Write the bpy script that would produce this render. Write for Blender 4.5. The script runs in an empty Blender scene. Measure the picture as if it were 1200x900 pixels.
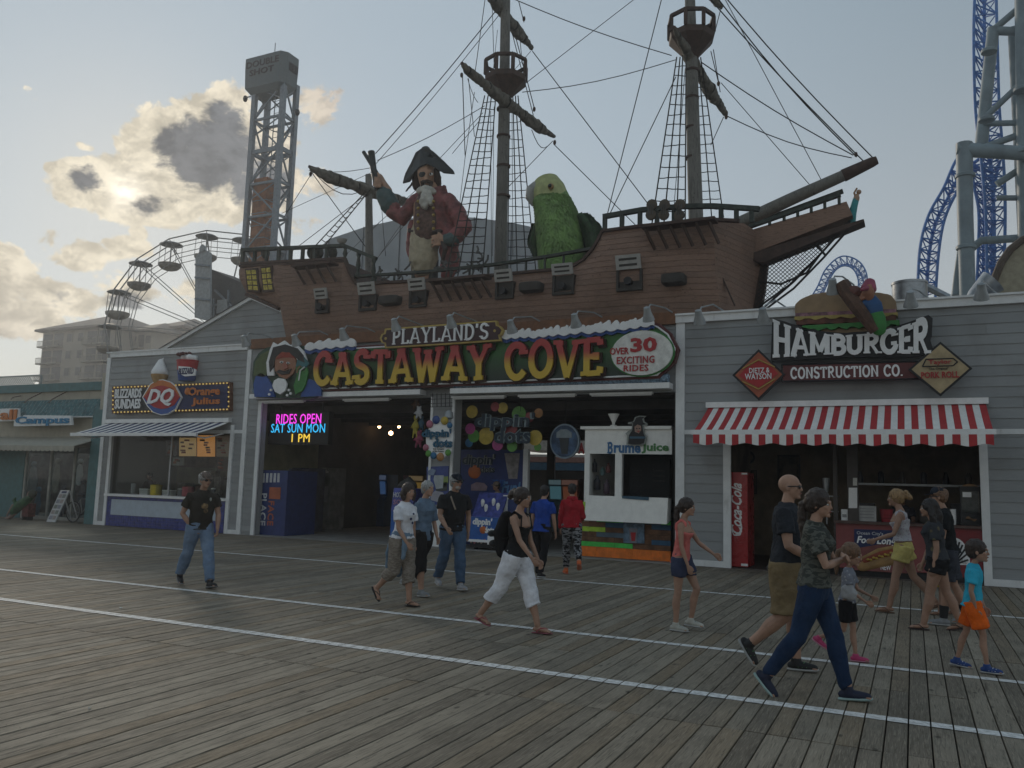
import bpy, bmesh, math, random
import numpy as np
from mathutils import Vector, Matrix, noise
random.seed(7)
C = bpy.context.scene.collection
SC = bpy.context.scene
# ------------------------------------------------------------------ camera
FPX, CX, CY, EYE = 970.0, 600.0, 450.0, 1.65
_vx = -np.array([-1420 - CX, 510 - CY, FPX]); _vx /= np.linalg.norm(_vx)
_vy = np.array([1070 - CX, 580 - CY, FPX]); _vy /= np.linalg.norm(_vy)
_vy -= _vx * _vx.dot(_vy); _vy /= np.linalg.norm(_vy)
_vz = np.cross(_vx, _vy)
RM = np.array([_vx, _vy, _vz])          # world axes (right along shops, towards shops, up)
cam_d = bpy.data.cameras.new('camera'); cam = bpy.data.objects.new('camera', cam_d); C.objects.link(cam)
cam.matrix_world = Matrix(((RM[0][0], -RM[0][1], -RM[0][2], 0), (RM[1][0], -RM[1][1], -RM[1][2], 0),
      (RM[2][0], -RM[2][1], -RM[2][2], EYE), (0, 0, 0, 1)))
cam_d.sensor_width = 36.0; cam_d.lens = FPX / 1200 * 36.0; cam_d.clip_end = 4000; cam_d.clip_start = 0.05
SC.camera = cam
def ray(px, py): return RM @ np.array([px - CX, py - CY, FPX])
def F(px, py, Y):                        # point of the plane y = Y seen at that spot of the photo
 d = ray(px, py); t = Y / d[1]; return Vector((d[0] * t, Y, EYE + d[2] * t))
def FX(px, py, X):
 d = ray(px, py); t = X / d[0]; return Vector((X, d[1] * t, EYE + d[2] * t))
def G(px, py, z=0.0):
 d = ray(px, py); t = (z - EYE) / d[2]; return Vector((d[0] * t, d[1] * t, z))
def proj(x, y, z):
 c = RM.T @ np.array([x, y, z - EYE]); return CX + FPX * c[0] / c[2], CY + FPX * c[1] / c[2], c[2]
# ------------------------------------------------------------------ sky, sun, exposure
_d = ray(152, 226); _d = _d / np.linalg.norm(_d)
SUN_DIR = Vector(_d); SUN_EL = math.asin(_d[2]); SUN_AZ = math.atan2(_d[0], _d[1])
W = bpy.data.worlds.new("World"); SC.world = W; W.use_nodes = True
nt = W.node_tree; nt.nodes.clear()
class NG:
 """tiny helper for node trees"""
 def __init__(s, tree): s.t = tree
 def n(s, kind, **kw):
  nd = s.t.nodes.new(kind)
  for k, v in kw.items(): setattr(nd, k, v)
  return nd
 def l(s, a, b): s.t.links.new(a, b)
 def _in(s, sock, v):
  if v is None: return
  if isinstance(v, bpy.types.NodeSocket): s.t.links.new(v, sock)
  else: sock.default_value = v
 def m(s, op, a, b=None, c=None, clamp=False):
  nd = s.n('ShaderNodeMath', operation=op); nd.use_clamp = clamp
  s._in(nd.inputs[0], a); s._in(nd.inputs[1], b)
  if c is not None: s._in(nd.inputs[2], c)
  return nd.outputs[0]
 def v(s, op, a, b=None):
  nd = s.n('ShaderNodeVectorMath', operation=op)
  s._in(nd.inputs[0], a)
  if b is not None:
   if op == 'SCALE': s._in(nd.inputs[3], b)
   else: s._in(nd.inputs[1], b)
  return nd.outputs[1] if op in ('DOT_PRODUCT', 'DISTANCE', 'LENGTH') else nd.outputs[0]
 def mix(s, f, a, b, blend='MIX'):
  nd = s.n('ShaderNodeMix', data_type='RGBA', blend_type=blend); nd.clamp_factor = True
  s._in(nd.inputs[0], f); s._in(nd.inputs[6], a); s._in(nd.inputs[7], b)
  return nd.outputs[2]
 def noise(s, vec, scale=5, detail=4, rough=.5, dist=0, dim='3D'):
  nd = s.n('ShaderNodeTexNoise', noise_dimensions=dim)
  s._in(nd.inputs['Vector'], vec); nd.inputs['Scale'].default_value = scale
  nd.inputs['Detail'].default_value = detail; nd.inputs['Roughness'].default_value = rough
  nd.inputs['Distortion'].default_value = dist
  return nd.outputs[0]
 def ss(s, x, a, b, o0=0.0, o1=1.0):
  nd = s.n('ShaderNodeMapRange', interpolation_type='SMOOTHSTEP')
  s._in(nd.inputs[0], x); nd.inputs[1].default_value = a; nd.inputs[2].default_value = b
  nd.inputs[3].default_value = o0; nd.inputs[4].default_value = o1
  return nd.outputs[0]
g = NG(nt)
sky = g.n('ShaderNodeTexSky', sky_type='NISHITA'); sky.sun_disc = False
sky.sun_elevation = SUN_EL; sky.sun_rotation = SUN_AZ
sky.altitude = 0; sky.air_density = 1.1; sky.dust_density = 0.4; sky.ozone_density = 1.2
tc = g.n('ShaderNodeTexCoord').outputs['Generated']
dirn = g.v('NORMALIZE', tc)
cosang = g.v('DOT_PRODUCT', dirn, tuple(SUN_DIR))
skyc = sky.outputs[0]
bw = g.n('ShaderNodeRGBToBW'); g.l(skyc, bw.inputs[0])
# a thin, even high veil under the blue, paler around the low sun
glow = g.ss(cosang, 0.45, 1.0)
z = g.n('ShaderNodeSeparateXYZ'); g.l(dirn, z.inputs[0])
up = g.ss(z.outputs[2], 0.12, 0.62)
veil = g.mix(up, (3.55, 3.60, 3.52, 1), (1.75, 2.28, 2.65, 1))
veil = g.mix(g.m('MULTIPLY', glow, .8), veil, (3.4, 4.0, 4.45, 1))
lin = g.mix(0.86, skyc, veil)
# cumulus: where banks of it stand (directions), broken up by noise
def blob(px, py, r, k=1.0, ay=1.0):
 c = ray(px, py); c = Vector(c / np.linalg.norm(c))
 off = g.v('SUBTRACT', dirn, tuple(c))
 if ay != 1.0:
  off = g.v('MULTIPLY', off, (1, 1, ay))
 dd = g.v('LENGTH', off)
 return g.m('MULTIPLY', g.ss(dd, r * .15, r, 1.0, 0.0), k)
def blobs(lst):
 tot = None
 for b in lst:
  x = blob(*b); tot = x if tot is None else g.m('MAXIMUM', tot, x)
 return tot
wvec = g.v('MULTIPLY', dirn, (1, 1, 1.5))
wob = g.n('ShaderNodeTexNoise'); g.l(wvec, wob.inputs['Vector']); wob.inputs['Scale'].default_value = 9; wob.inputs['Detail'].default_value = 4
warp_ = g.v('ADD', wvec, g.v('SCALE', g.v('SUBTRACT', wob.outputs[1], (.5, .5, .5)), .055))
n1 = g.noise(warp_, 15.0, 12, .66)
n2 = g.noise(wvec, 4.2, 3, .5, .2)
bank = blobs([(250, 180, .125, 1.15, 1.2), (200, 185, .085, 1.0, 1.2), (135, 222, .10, 1.12, 2.0), (95, 232, .05, .8, 1.8), (190, 240, .095, 1.05, 2.3), (245, 238, .07, .95, 2.0), (268, 118, .055, .85, 1.2), (245, 100, .03, .5, 1.2), (300, 215, .09, .95, 1.5), (310, 170, .07, .8, 1.2),
   (95, 300, .06, .70, 1.6), (60, 282, .04, .62, 1.5), (70, 350, .09, .74, 2.2), (150, 335, .08, .66, 2.2), (-10, 318, .08, .86, 1.2), (150, 290, .05, .66, 2.0), (20, 372, .11, .8, 2.4), (215, 345, .07, .66, 2.0),
   (365, 130, .05, .52, 1.0), (370, 225, .05, .54, 1.2), (350, 262, .05, .5, 1.4), (62, 198, .018, .75, 1.6), (98, 172, .022, .6, 2.2), (163, 273, .018, .66, 1.0), (30, 108, .03, .38, 2.0),
   (-200, 200, .18, .9, 1.8), (-330, 330, .2, .8, 2.2)])
darkb = blobs([(248, 186, .095, .95, 1.3), (268, 140, .05, .62, 1.1), (205, 196, .05, .62, 1.4), (103, 212, .034, .50, 1.1), (176, 240, .045, .50, 1.8), (222, 240, .05, .45, 2.2), (300, 215, .07, .85, 1.4), (75, 352, .06, .42, 2.6), (160, 356, .08, .50, 2.6), (-200, 210, .14, .9, 1.8)])
scatter = g.m('MULTIPLY', g.ss(n2, .50, .72), g.ss(g.v('DOT_PRODUCT', dirn, tuple(Vector((-.2, -.9, .35)).normalized())), -.2, .6))
field = g.m('MAXIMUM', bank, g.m('MULTIPLY', scatter, .5))
nn = g.m('MULTIPLY', g.m('SUBTRACT', n1, .5), 2.0)
dens = g.m('ADD', field, nn)
cover = g.ss(dens, .41, .58)
core = g.ss(g.m('ADD', darkb, g.m('MULTIPLY', nn, 1.0)), .38, .70)
f1 = g.m('POWER', g.m('MAXIMUM', cosang, 0.0), 90.0)
f2 = g.m('POWER', g.m('MAXIMUM', cosang, 0.0), 6000.0)
# thin cloud lets the hidden sun through: white gold near it, rosy grey away from it
rim = g.mix(g.ss(cosang, .955, .998), (4.0, 3.45, 3.05, 1), (6.4, 5.75, 4.5, 1))
rim = g.mix(f2, rim, (11, 10, 8.2, 1))
shade = g.ss(g.noise(warp_, 26, 6, .62), .35, .66, .68, 1.2)
dark = g.mix(f1, (1.55, 1.62, 1.72, 1), (1.22, 1.22, 1.25, 1))
cl = g.mix(core, rim, dark)
vs = g.n('ShaderNodeVectorMath', operation='SCALE'); g.l(cl, vs.inputs[0]); g.l(shade, vs.inputs[3])
halo = g.m('POWER', g.m('MAXIMUM', cosang, 0.0), 160.0)
lin = g.mix(g.m('MULTIPLY', halo, .22), lin, (6.2, 5.7, 4.8, 1))
final = g.mix(g.m('MULTIPLY', cover, .96), lin, vs.outputs[0])
bg = g.n('ShaderNodeBackground'); bg.inputs[1].default_value = 0.10
g.l(final, bg.inputs[0])
wo = g.n('ShaderNodeOutputWorld'); g.l(bg.outputs[0], wo.inputs[0])
sun_d = bpy.data.lights.new('sun', 'SUN'); sun_d.energy = 1.0; sun_d.angle = math.radians(12); sun_d.color = (1, .87, .70)
sun = bpy.data.objects.new('sun', sun_d); C.objects.link(sun)
sun.rotation_euler = SUN_DIR.to_track_quat('Z', 'Y').to_euler()
SC.view_settings.view_transform = 'Standard'; SC.view_settings.look = 'None'
SC.view_settings.exposure = 0.36; SC.view_settings.gamma = 1.0
SC.cycles.max_bounces = 6; SC.cycles.diffuse_bounces = 3; SC.cycles.glossy_bounces = 3; SC.cycles.transparent_max_bounces = 12
# ------------------------------------------------------------------ helpers: meshes, things
OFF = {}                                  # world position of each parent's origin
def thing(name, label, cat, loc=(0, 0, 0), group=None, rot=0.0):
 o = bpy.data.objects.new(name, None); C.objects.link(o); o.empty_display_size = .2
 o.location = loc; o.rotation_euler = (0, 0, rot); o['label'] = label; o['category'] = cat
 if group: o['group'] = group
 OFF[o.name] = Vector(loc)
 return o
def tag(o, label, cat, group=None, kind=None):
 o['label'] = label; o['category'] = cat
 if group: o['group'] = group
 if kind: o['kind'] = kind
 return o
class MB:
 """collects shapes; build() links them as ONE mesh object (world coordinates, parent's origin subtracted)"""
 def __init__(s): s.v = []; s.f = []; s.mi = []; s.cur = 0; s.rnd = None
 def add(s, vs, fs):
  b = len(s.v); s.v += [tuple(p) for p in vs]; s.f += [tuple(b + i for i in f) for f in fs]
  s.mi += [s.cur] * len(fs); return s
 def box(s, x0, x1, y0, y1, z0, z1):
  if x0 > x1: x0, x1 = x1, x0
  if y0 > y1: y0, y1 = y1, y0
  if z0 > z1: z0, z1 = z1, z0
  return s.add([(x0, y0, z0), (x1, y0, z0), (x1, y1, z0), (x0, y1, z0), (x0, y0, z1), (x1, y0, z1), (x1, y1, z1), (x0, y1, z1)],
     [(0, 3, 2, 1), (4, 5, 6, 7), (0, 1, 5, 4), (1, 2, 6, 5), (2, 3, 7, 6), (3, 0, 4, 7)])
 def bar(s, a, b, w, h, up=(0, 0, 1)):
  a = Vector(a); b = Vector(b); d = (b - a).normalized(); u = Vector(up)
  if abs(d.dot(u)) > .98: u = Vector((0, 1, 0))
  r = d.cross(u).normalized() * (w / 2); u = r.cross(d).normalized() * (h / 2)
  return s.add([a - r - u, a + r - u, a + r + u, a - r + u, b - r - u, b + r - u, b + r + u, b - r + u],
     [(0, 3, 2, 1), (4, 5, 6, 7), (0, 1, 5, 4), (1, 2, 6, 5), (2, 3, 7, 6), (3, 0, 4, 7)])
 def tube(s, pts, r, n=8, cap=True, el=None, fr=None):
  """round tube; r number or list; el=(a,b) squash along the frame's two axes, fr=fixed side vector"""
  pts = [Vector(p) for p in pts]; k = len(pts)
  rs = r if isinstance(r, (list, tuple)) else [r] * k
  vs = []; prev = Vector(fr) if fr is not None else None
  for i, p in enumerate(pts):
   d = (pts[min(i + 1, k - 1)] - pts[max(i - 1, 0)])
   d = d.normalized() if d.length > 1e-9 else Vector((0, 0, 1))
   if prev is None:
    prev = d.cross(Vector((0, 0, 1)))
    if prev.length < .1: prev = d.cross(Vector((1, 0, 0)))
   a = (prev - d * prev.dot(d)); a = a.normalized() if a.length > 1e-6 else d.orthogonal().normalized()
   b = d.cross(a)
   if fr is None: prev = a
   ea, eb = el[i] if (el and isinstance(el[0], (list, tuple))) else (el or (1, 1))
   for j in range(n):
    t = 2 * math.pi * j / n
    vs.append(p + a * (math.cos(t) * rs[i] * ea) + b * (math.sin(t) * rs[i] * eb))
  fs = [(i * n + j, i * n + (j + 1) % n, (i + 1) * n + (j + 1) % n, (i + 1) * n + j) for i in range(k - 1) for j in range(n)]
  if cap: fs += [tuple(range(n - 1, -1, -1)), tuple((k - 1) * n + j for j in range(n))]
  return s.add(vs, fs)
 def chain(s, pts, r, n=10, el=None, fr=None, round0=True, round1=True):
  """tube with rounded ends"""
  pts = [Vector(p) for p in pts]; rs = list(r) if isinstance(r, (list, tuple)) else [r] * len(pts)
  els = list(el) if (el and isinstance(el[0], (list, tuple))) else ([el] * len(pts) if el else [(1, 1)] * len(pts))
  if round0:
   d = (pts[0] - pts[1]).normalized(); r0 = rs[0]
   pts = [pts[0] + d * r0 * .95, pts[0] + d * r0 * .7] + pts; rs = [r0 * .25, r0 * .72] + rs; els = [els[0]] * 2 + els
  if round1:
   d = (pts[-1] - pts[-2]).normalized(); r0 = rs[-1]
   pts = pts + [pts[-1] + d * r0 * .7, pts[-1] + d * r0 * .95]; rs = rs + [r0 * .72, r0 * .25]; els = els + [els[-1]] * 2
  return s.tube(pts, rs, n, True, els, fr)
 def ball(s, c, r, n=10, m=7, rot=None):
  c = Vector(c); rr = Vector(r) if not isinstance(r, (int, float)) else Vector((r, r, r))
  vs = [Vector((0, 0, -1))]
  for i in range(1, m):
   a = -math.pi / 2 + math.pi * i / m
   for j in range(n):
    t = 2 * math.pi * j / n; vs.append(Vector((math.cos(a) * math.cos(t), math.cos(a) * math.sin(t), math.sin(a))))
  vs.append(Vector((0, 0, 1)))
  out = []
  for p in vs:
   p = Vector((p.x * rr.x, p.y * rr.y, p.z * rr.z))
   if rot is not None: p = rot @ p
   out.append(c + p)
  fs = [(0, 1 + (j + 1) % n, 1 + j) for j in range(n)]
  for i in range(m - 2):
   for j in range(n):
    a = 1 + i * n + j; b = 1 + i * n + (j + 1) % n; fs.append((a, b, b + n, a + n))
  t = len(vs) - 1; o = 1 + (m - 2) * n
  fs += [(o + j, o + (j + 1) % n, t) for j in range(n)]
  return s.add(out, fs)
 def prism(s, pts, depth, axis=(0, 1, 0)):
  """closed outline (3-D points in order), thickened by depth along axis"""
  ax = Vector(axis).normalized() * depth; k = len(pts); pts = [Vector(p) for p in pts]
  nrm = Vector((0, 0, 0))
  for i in range(k): nrm += pts[i].cross(pts[(i + 1) % k])
  if nrm.dot(ax) > 0: pts = pts[::-1]
  vs = pts + [p + ax for p in pts]
  fs = [tuple(range(k)), tuple(range(2 * k - 1, k - 1, -1))] + [(i, i + k, (i + 1) % k + k, (i + 1) % k) for i in range(k)]
  return s.add(vs, fs)
 def disc(s, c, r, depth=.02, n=24, ry=None, axis=(0, 1, 0), u=(1, 0, 0), w=(0, 0, 1)):
  c = Vector(c); u = Vector(u); w = Vector(w); ry = r if ry is None else ry
  return s.prism([c + u * (r * math.cos(2 * math.pi * i / n)) + w * (ry * math.sin(2 * math.pi * i / n)) for i in range(n)], depth, axis)
 def lathe(s, c, prof, n=16, u=(1, 0, 0), w=(0, 1, 0), ax=(0, 0, 1)):
  c = Vector(c); u = Vector(u); w = Vector(w); ax = Vector(ax); vs = []
  for (r, h) in prof:
   for j in range(n):
    t = 2 * math.pi * j / n; vs.append(c + u * (r * math.cos(t)) + w * (r * math.sin(t)) + ax * h)
  k = len(prof)
  fs = [(i * n + j, i * n + (j + 1) % n, (i + 1) * n + (j + 1) % n, (i + 1) * n + j) for i in range(k - 1) for j in range(n)]
  fs += [tuple(range(n - 1, -1, -1)), tuple((k - 1) * n + j for j in range(n))]
  return s.add(vs, fs)
 def build(s, name, mat, parent=None, smooth=False, local=False, label=None, kind=None):
  off = Vector((0, 0, 0)) if (parent is None or local) else OFF[parent.name]
  me = bpy.data.meshes.new(name)
  me.from_pydata([(p[0] - off.x, p[1] - off.y, p[2] - off.z) for p in s.v], [], s.f)
  mats = mat if isinstance(mat, (list, tuple)) else [mat]
  for mm in mats: me.materials.append(mm)
  if len(mats) > 1: me.polygons.foreach_set('material_index', s.mi)
  if smooth:
   me.polygons.foreach_set('use_smooth', [True] * len(me.polygons))
   if smooth != 'all': me.set_sharp_from_angle(angle=math.radians(42))
  if s.rnd is not None:
   at = me.attributes.new('rnd', 'FLOAT', 'FACE'); at.data.foreach_set('value', s.rnd)
  me.update()
  o = bpy.data.objects.new(name, me); C.objects.link(o)
  if parent: o.parent = parent
  OFF[o.name] = Vector(off) if parent is not None else Vector((0, 0, 0))
  if local and parent is not None: OFF[o.name] = OFF.get(parent.name, Vector((0, 0, 0)))
  if label: o['label'] = label
  if kind: o['kind'] = kind
  return o
def inst(mesh, name, parent, loc, scale=(1, 1, 1), rot=None, label=None):
 """one more object on shared mesh data"""
 o = bpy.data.objects.new(name, mesh); C.objects.link(o)
 off = OFF[parent.name] if parent else Vector((0, 0, 0))
 o.location = Vector(loc) - off; o.scale = scale
 if rot is not None: o.rotation_euler = rot
 if parent: o.parent = parent
 if label: o['label'] = label
 return o
def copy_tree(o, name=None):
 kids = [c for c in bpy.data.objects if c.parent == o]
 c = o.copy(); C.objects.link(c)
 OFF[c.name] = OFF.get(o.name, Vector((0, 0, 0)))
 for k in kids:
  d = copy_tree(k); d.parent = c
 return c
# ------------------------------------------------------------------ materials
_mats = {}
def mat(name, col, rough=.7, metal=0.0, var=.12, scale=6.0, bump=.0, bscale=60.0, spec=.35, emit=0.0, grime=0.0, coat=0.0):
 if name in _mats: return _mats[name]
 m = bpy.data.materials.new(name); m.use_nodes = True; t = m.node_tree; g = NG(t)
 b = t.nodes['Principled BSDF']
 oc = g.n('ShaderNodeTexCoord').outputs['Object']
 oi = g.n('ShaderNodeObjectInfo').outputs['Random']
 sh = g.v('ADD', oc, g.v('SCALE', (13.1, 7.7, 5.3), oi))
 nz = g.noise(sh, scale, 5, .6)
 c = (col[0], col[1], col[2], 1)
 dk = tuple(x * (1 - var * 1.6) for x in col[:3]) + (1,); lt = tuple(min(1, x * (1 + var)) for x in col[:3]) + (1,)
 cc = g.mix(g.ss(nz, .3, .7), dk, lt)
 if grime:
  n2 = g.noise(g.v('MULTIPLY', sh, (1, 1, .25)), scale * 2.3, 6, .65)
  cc = g.mix(g.ss(n2, .52, .78, 0, grime), cc, (col[0] * .35 + .02, col[1] * .33 + .018, col[2] * .3 + .015, 1))
 g.l(cc, b.inputs['Base Color'])
 g.l(g.ss(nz, .2, .8, max(.02, rough - .08), min(1, rough + .08)), b.inputs['Roughness'])
 b.inputs['Metallic'].default_value = metal; b.inputs['Specular IOR Level'].default_value = spec
 if coat: b.inputs['Coat Weight'].default_value = coat
 if emit:
  g.l(cc, b.inputs['Emission Color']); b.inputs['Emission Strength'].default_value = emit
 if bump:
  bn = g.n('ShaderNodeBump'); bn.inputs['Strength'].default_value = bump; bn.inputs['Distance'].default_value = .01
  g.l(g.noise(sh, bscale, 4, .6), bn.inputs['Height']); g.l(bn.outputs[0], b.inputs['Normal'])
 _mats[name] = m; return m
def siding_mat(name, col):
 m = bpy.data.materials.new(name); m.use_nodes = True; g = NG(m.node_tree); b = m.node_tree.nodes['Principled BSDF']
 p = g.n('ShaderNodeNewGeometry').outputs['Position']; oi = g.n('ShaderNodeObjectInfo').outputs['Random']
 sh = g.v('ADD', p, g.v('SCALE', (17.0, 3.0, 9.0), oi))
 grain = g.noise(g.v('MULTIPLY', sh, (1.2, 8, 26)), 2.2, 6, .65)
 big = g.noise(g.v('MULTIPLY', p, (.5, 1, .35)), 1.6, 5, .62)
 c = g.mix(g.m('MULTIPLY', oi, .9), tuple(x * .88 for x in col) + (1,), tuple(x * 1.08 for x in col) + (1,))
 c = g.mix(g.ss(grain, .45, .75, 0, .35), c, tuple(x * .72 for x in col) + (1,))
 c = g.mix(g.ss(big, .46, .72, 0, .5), c, (col[0] * .58, col[1] * .56, col[2] * .52, 1))
 g.l(c, b.inputs['Base Color']); b.inputs['Roughness'].default_value = .72; b.inputs['Specular IOR Level'].default_value = .3
 bn = g.n('ShaderNodeBump'); bn.inputs['Strength'].default_value = .35; bn.inputs['Distance'].default_value = .004
 g.l(grain, bn.inputs['Height']); g.l(bn.outputs[0], b.inputs['Normal'])
 return m
def wood_mat(name, c0, c1, c2, axis=(14, 1.2, 14), rough=.8, attr=True, bump=.5, vary=1.0):
 """weathered boards: grain runs along the axis with the small factor"""
 m = bpy.data.materials.new(name); m.use_nodes = True; g = NG(m.node_tree); b = m.node_tree.nodes['Principled BSDF']
 p = g.n('ShaderNodeNewGeometry').outputs['Position']; oi = g.n('ShaderNodeObjectInfo').outputs['Random']
 at = g.n('ShaderNodeAttribute'); at.attribute_name = 'rnd'
 rnd = g.m('FRACT', g.m('ADD', oi, at.outputs['Fac'])) if attr else oi
 sh = g.v('ADD', p, g.v('SCALE', (37.0, 19.0, 11.0), rnd))
 gr = g.noise(g.v('MULTIPLY', sh, axis), 3.0, 7, .68, 1.2)
 gf = g.noise(g.v('MULTIPLY', sh, tuple(a * 2.4 if a > 3 else a * 1.8 for a in axis)), 4.0, 4, .6)
 bl = g.noise(g.v('MULTIPLY', sh, (1, 1, 1)), 1.7, 4, .55)
 c = g.mix(rnd, c0 + (1,), c1 + (1,))
 r2 = g.m('FRACT', g.m('MULTIPLY', rnd, 7.13))
 c = g.mix(g.m('MULTIPLY', g.ss(r2, .62, 1.0), .75 * vary), c, c2 + (1,))
 c = g.mix(g.ss(bl, .45, .75, 0, .5), c, tuple(x * .62 for x in c0) + (1,))
 c = g.mix(g.ss(gr, .48, .70, 0, .75), c, tuple(x * .40 for x in c0) + (1,))
 c = g.mix(g.ss(gf, .50, .68, 0, .5), c, tuple(min(1, x * 1.35) for x in c1) + (1,))
 c = g.mix(g.ss(g.noise(p, .55, 4, .6), .48, .72, 0, .42), c, tuple(x * .5 for x in c0) + (1,))
 vo = g.n('ShaderNodeTexVoronoi', feature='F1'); vo.inputs['Scale'].default_value = 1.0
 g.l(g.v('MULTIPLY', sh, (5, 2.4, 5)), vo.inputs['Vector'])
 c = g.mix(g.ss(vo.outputs['Distance'], .05, .13, .8, 0), c, tuple(x * .3 for x in c0) + (1,))
 g.l(c, b.inputs['Base Color']); g.l(g.ss(gr, .3, .7, rough - .12, rough + .1), b.inputs['Roughness'])
 b.inputs['Specular IOR Level'].default_value = .3
 bn = g.n('ShaderNodeBump'); bn.inputs['Strength'].default_value = bump; bn.inputs['Distance'].default_value = .006
 g.l(g.m('ADD', gr, g.m('MULTIPLY', gf, .6)), bn.inputs['Height']); g.l(bn.outputs[0], b.inputs['Normal'])
 return m
def glass_mat(name='glass', tint=(.8, .86, .88)):
 if name in _mats: return _mats[name]
 m = bpy.data.materials.new(name); m.use_nodes = True; g = NG(m.node_tree); t = m.node_tree; t.nodes.clear()
 tr = g.n('ShaderNodeBsdfTransparent'); tr.inputs[0].default_value = tint + (1,)
 gl = g.n('ShaderNodeBsdfGlossy'); gl.inputs['Roughness'].default_value = .03; gl.inputs[0].default_value = (.9, .95, 1, 1)
 fr = g.n('ShaderNodeFresnel'); fr.inputs[0].default_value = 1.5
 mx = g.n('ShaderNodeMixShader'); gb = g.n('ShaderNodeNewGeometry').outputs['Backfacing']; g.l(g.m('MULTIPLY', fr.outputs[0], g.m('SUBTRACT', .7, g.m('MULTIPLY', gb, .7))), mx.inputs[0]); g.l(tr.outputs[0], mx.inputs[1]); g.l(gl.outputs[0], mx.inputs[2])
 o = g.n('ShaderNodeOutputMaterial'); g.l(mx.outputs[0], o.inputs[0]); _mats[name] = m; return m
def emis(name, col, s):
 if name in _mats: return _mats[name]
 m = bpy.data.materials.new(name); m.use_nodes = True; b = m.node_tree.nodes['Principled BSDF']
 b.inputs['Base Color'].default_value = (col[0] * .3, col[1] * .3, col[2] * .3, 1); b.inputs['Emission Color'].default_value = col + (1,); b.inputs['Emission Strength'].default_value = s
 _mats[name] = m; return m
WHITE = mat('white_trim_paint', (.78, .79, .79), .5, var=.05, grime=.35, scale=3)
WHITE2 = mat('white_sign_paint', (.84, .84, .84), .5, var=.04)
LINEW = mat('white_line_paint', (.76, .75, .73), .7, var=.2, scale=22, grime=.75)
DARK = mat('black_paint', (.02, .02, .022), .5, var=.2)
DARKIN = mat('dark_interior', (.035, .032, .03), .85, var=.3, scale=2)
CONC = mat('concrete', (.30, .29, .27), .85, var=.15, scale=2, grime=.4, bump=.2)
SIDING = siding_mat('grey_clapboard', (.325, .335, .34))
STEEL = mat('galvanised_steel', (.38, .40, .42), .42, .75, var=.15)
METALW = mat('white_metal', (.78, .79, .79), .4, .1, var=.05)
# ------------------------------------------------------------------ lettering
def text(s, parent, m, x0, x1, z0, z1, Y, ext=.01, shear=0.0, offset=0.0, name='lettering', rot=0, sp=1.0, fwd=(0, -1, 0), ux=(1, 0, 0), kind=None, res=2, label=None):
 """default-font words fitted into the rectangle x0..x1, z0..z1 on the plane facing the viewer at y = Y; ux for other planes: then x are distances along ux from the point given as Y"""
 cu = bpy.data.curves.new(name, 'FONT'); cu.body = s; cu.resolution_u = res; cu.shear = shear; cu.offset = offset; cu.space_character = sp
 cu.space_line = .95; cu.align_x = 'CENTER'
 o = bpy.data.objects.new(name, cu); C.objects.link(o)
 dg = bpy.context.evaluated_depsgraph_get(); me0 = bpy.data.meshes.new_from_object(o.evaluated_get(dg))
 vs = np.array([v.co[:] for v in me0.vertices]); fs = [tuple(p.vertices) for p in me0.polygons]
 bpy.data.objects.remove(o); bpy.data.curves.remove(cu); bpy.data.meshes.remove(me0)
 if rot: a = math.radians(rot); c_, s_ = round(math.cos(a)), round(math.sin(a)); vs = np.stack([vs[:, 0] * c_ - vs[:, 1] * s_, vs[:, 0] * s_ + vs[:, 1] * c_, vs[:, 2]], 1)
 mn = vs.min(0); mx = vs.max(0)
 U = (vs[:, 0] - mn[0]) / (mx[0] - mn[0]) * (x1 - x0) + x0; V = (vs[:, 1] - mn[1]) / (mx[1] - mn[1]) * (z1 - z0) + z0
 mb = MB(); fw = Vector(fwd); uu = Vector(ux)
 base = Vector((0, Y, 0)) if not isinstance(Y, Vector) else Vector((Y.x, Y.y, 0))
 front = [base + uu * a + Vector((0, 0, b)) + fw * ext for a, b in zip(U, V)]
 edges = {}
 for f in fs:
  for i in range(len(f)):
   a, b = f[i], f[(i + 1) % len(f)]; edges[(a, b)] = 1
 mb.add(front, fs)
 n = len(front); k = len(mb.v)
 mb.v += [tuple(p - fw * (ext * 1.0)) for p in front]
 for (a, b) in edges:
  if (b, a) not in edges: mb.f.append((a, a + n, b + n, b)); mb.mi.append(0)
 return mb.build(name, m, parent, kind=kind, label=label)
def arc(cx, cy, rx, ry, a0, a1, n=9):
 return [(cx + rx * math.cos(math.radians(a0 + (a1 - a0) * i / (n - 1))), cy + ry * math.sin(math.radians(a0 + (a1 - a0) * i / (n - 1)))) for i in range(n)]
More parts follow.
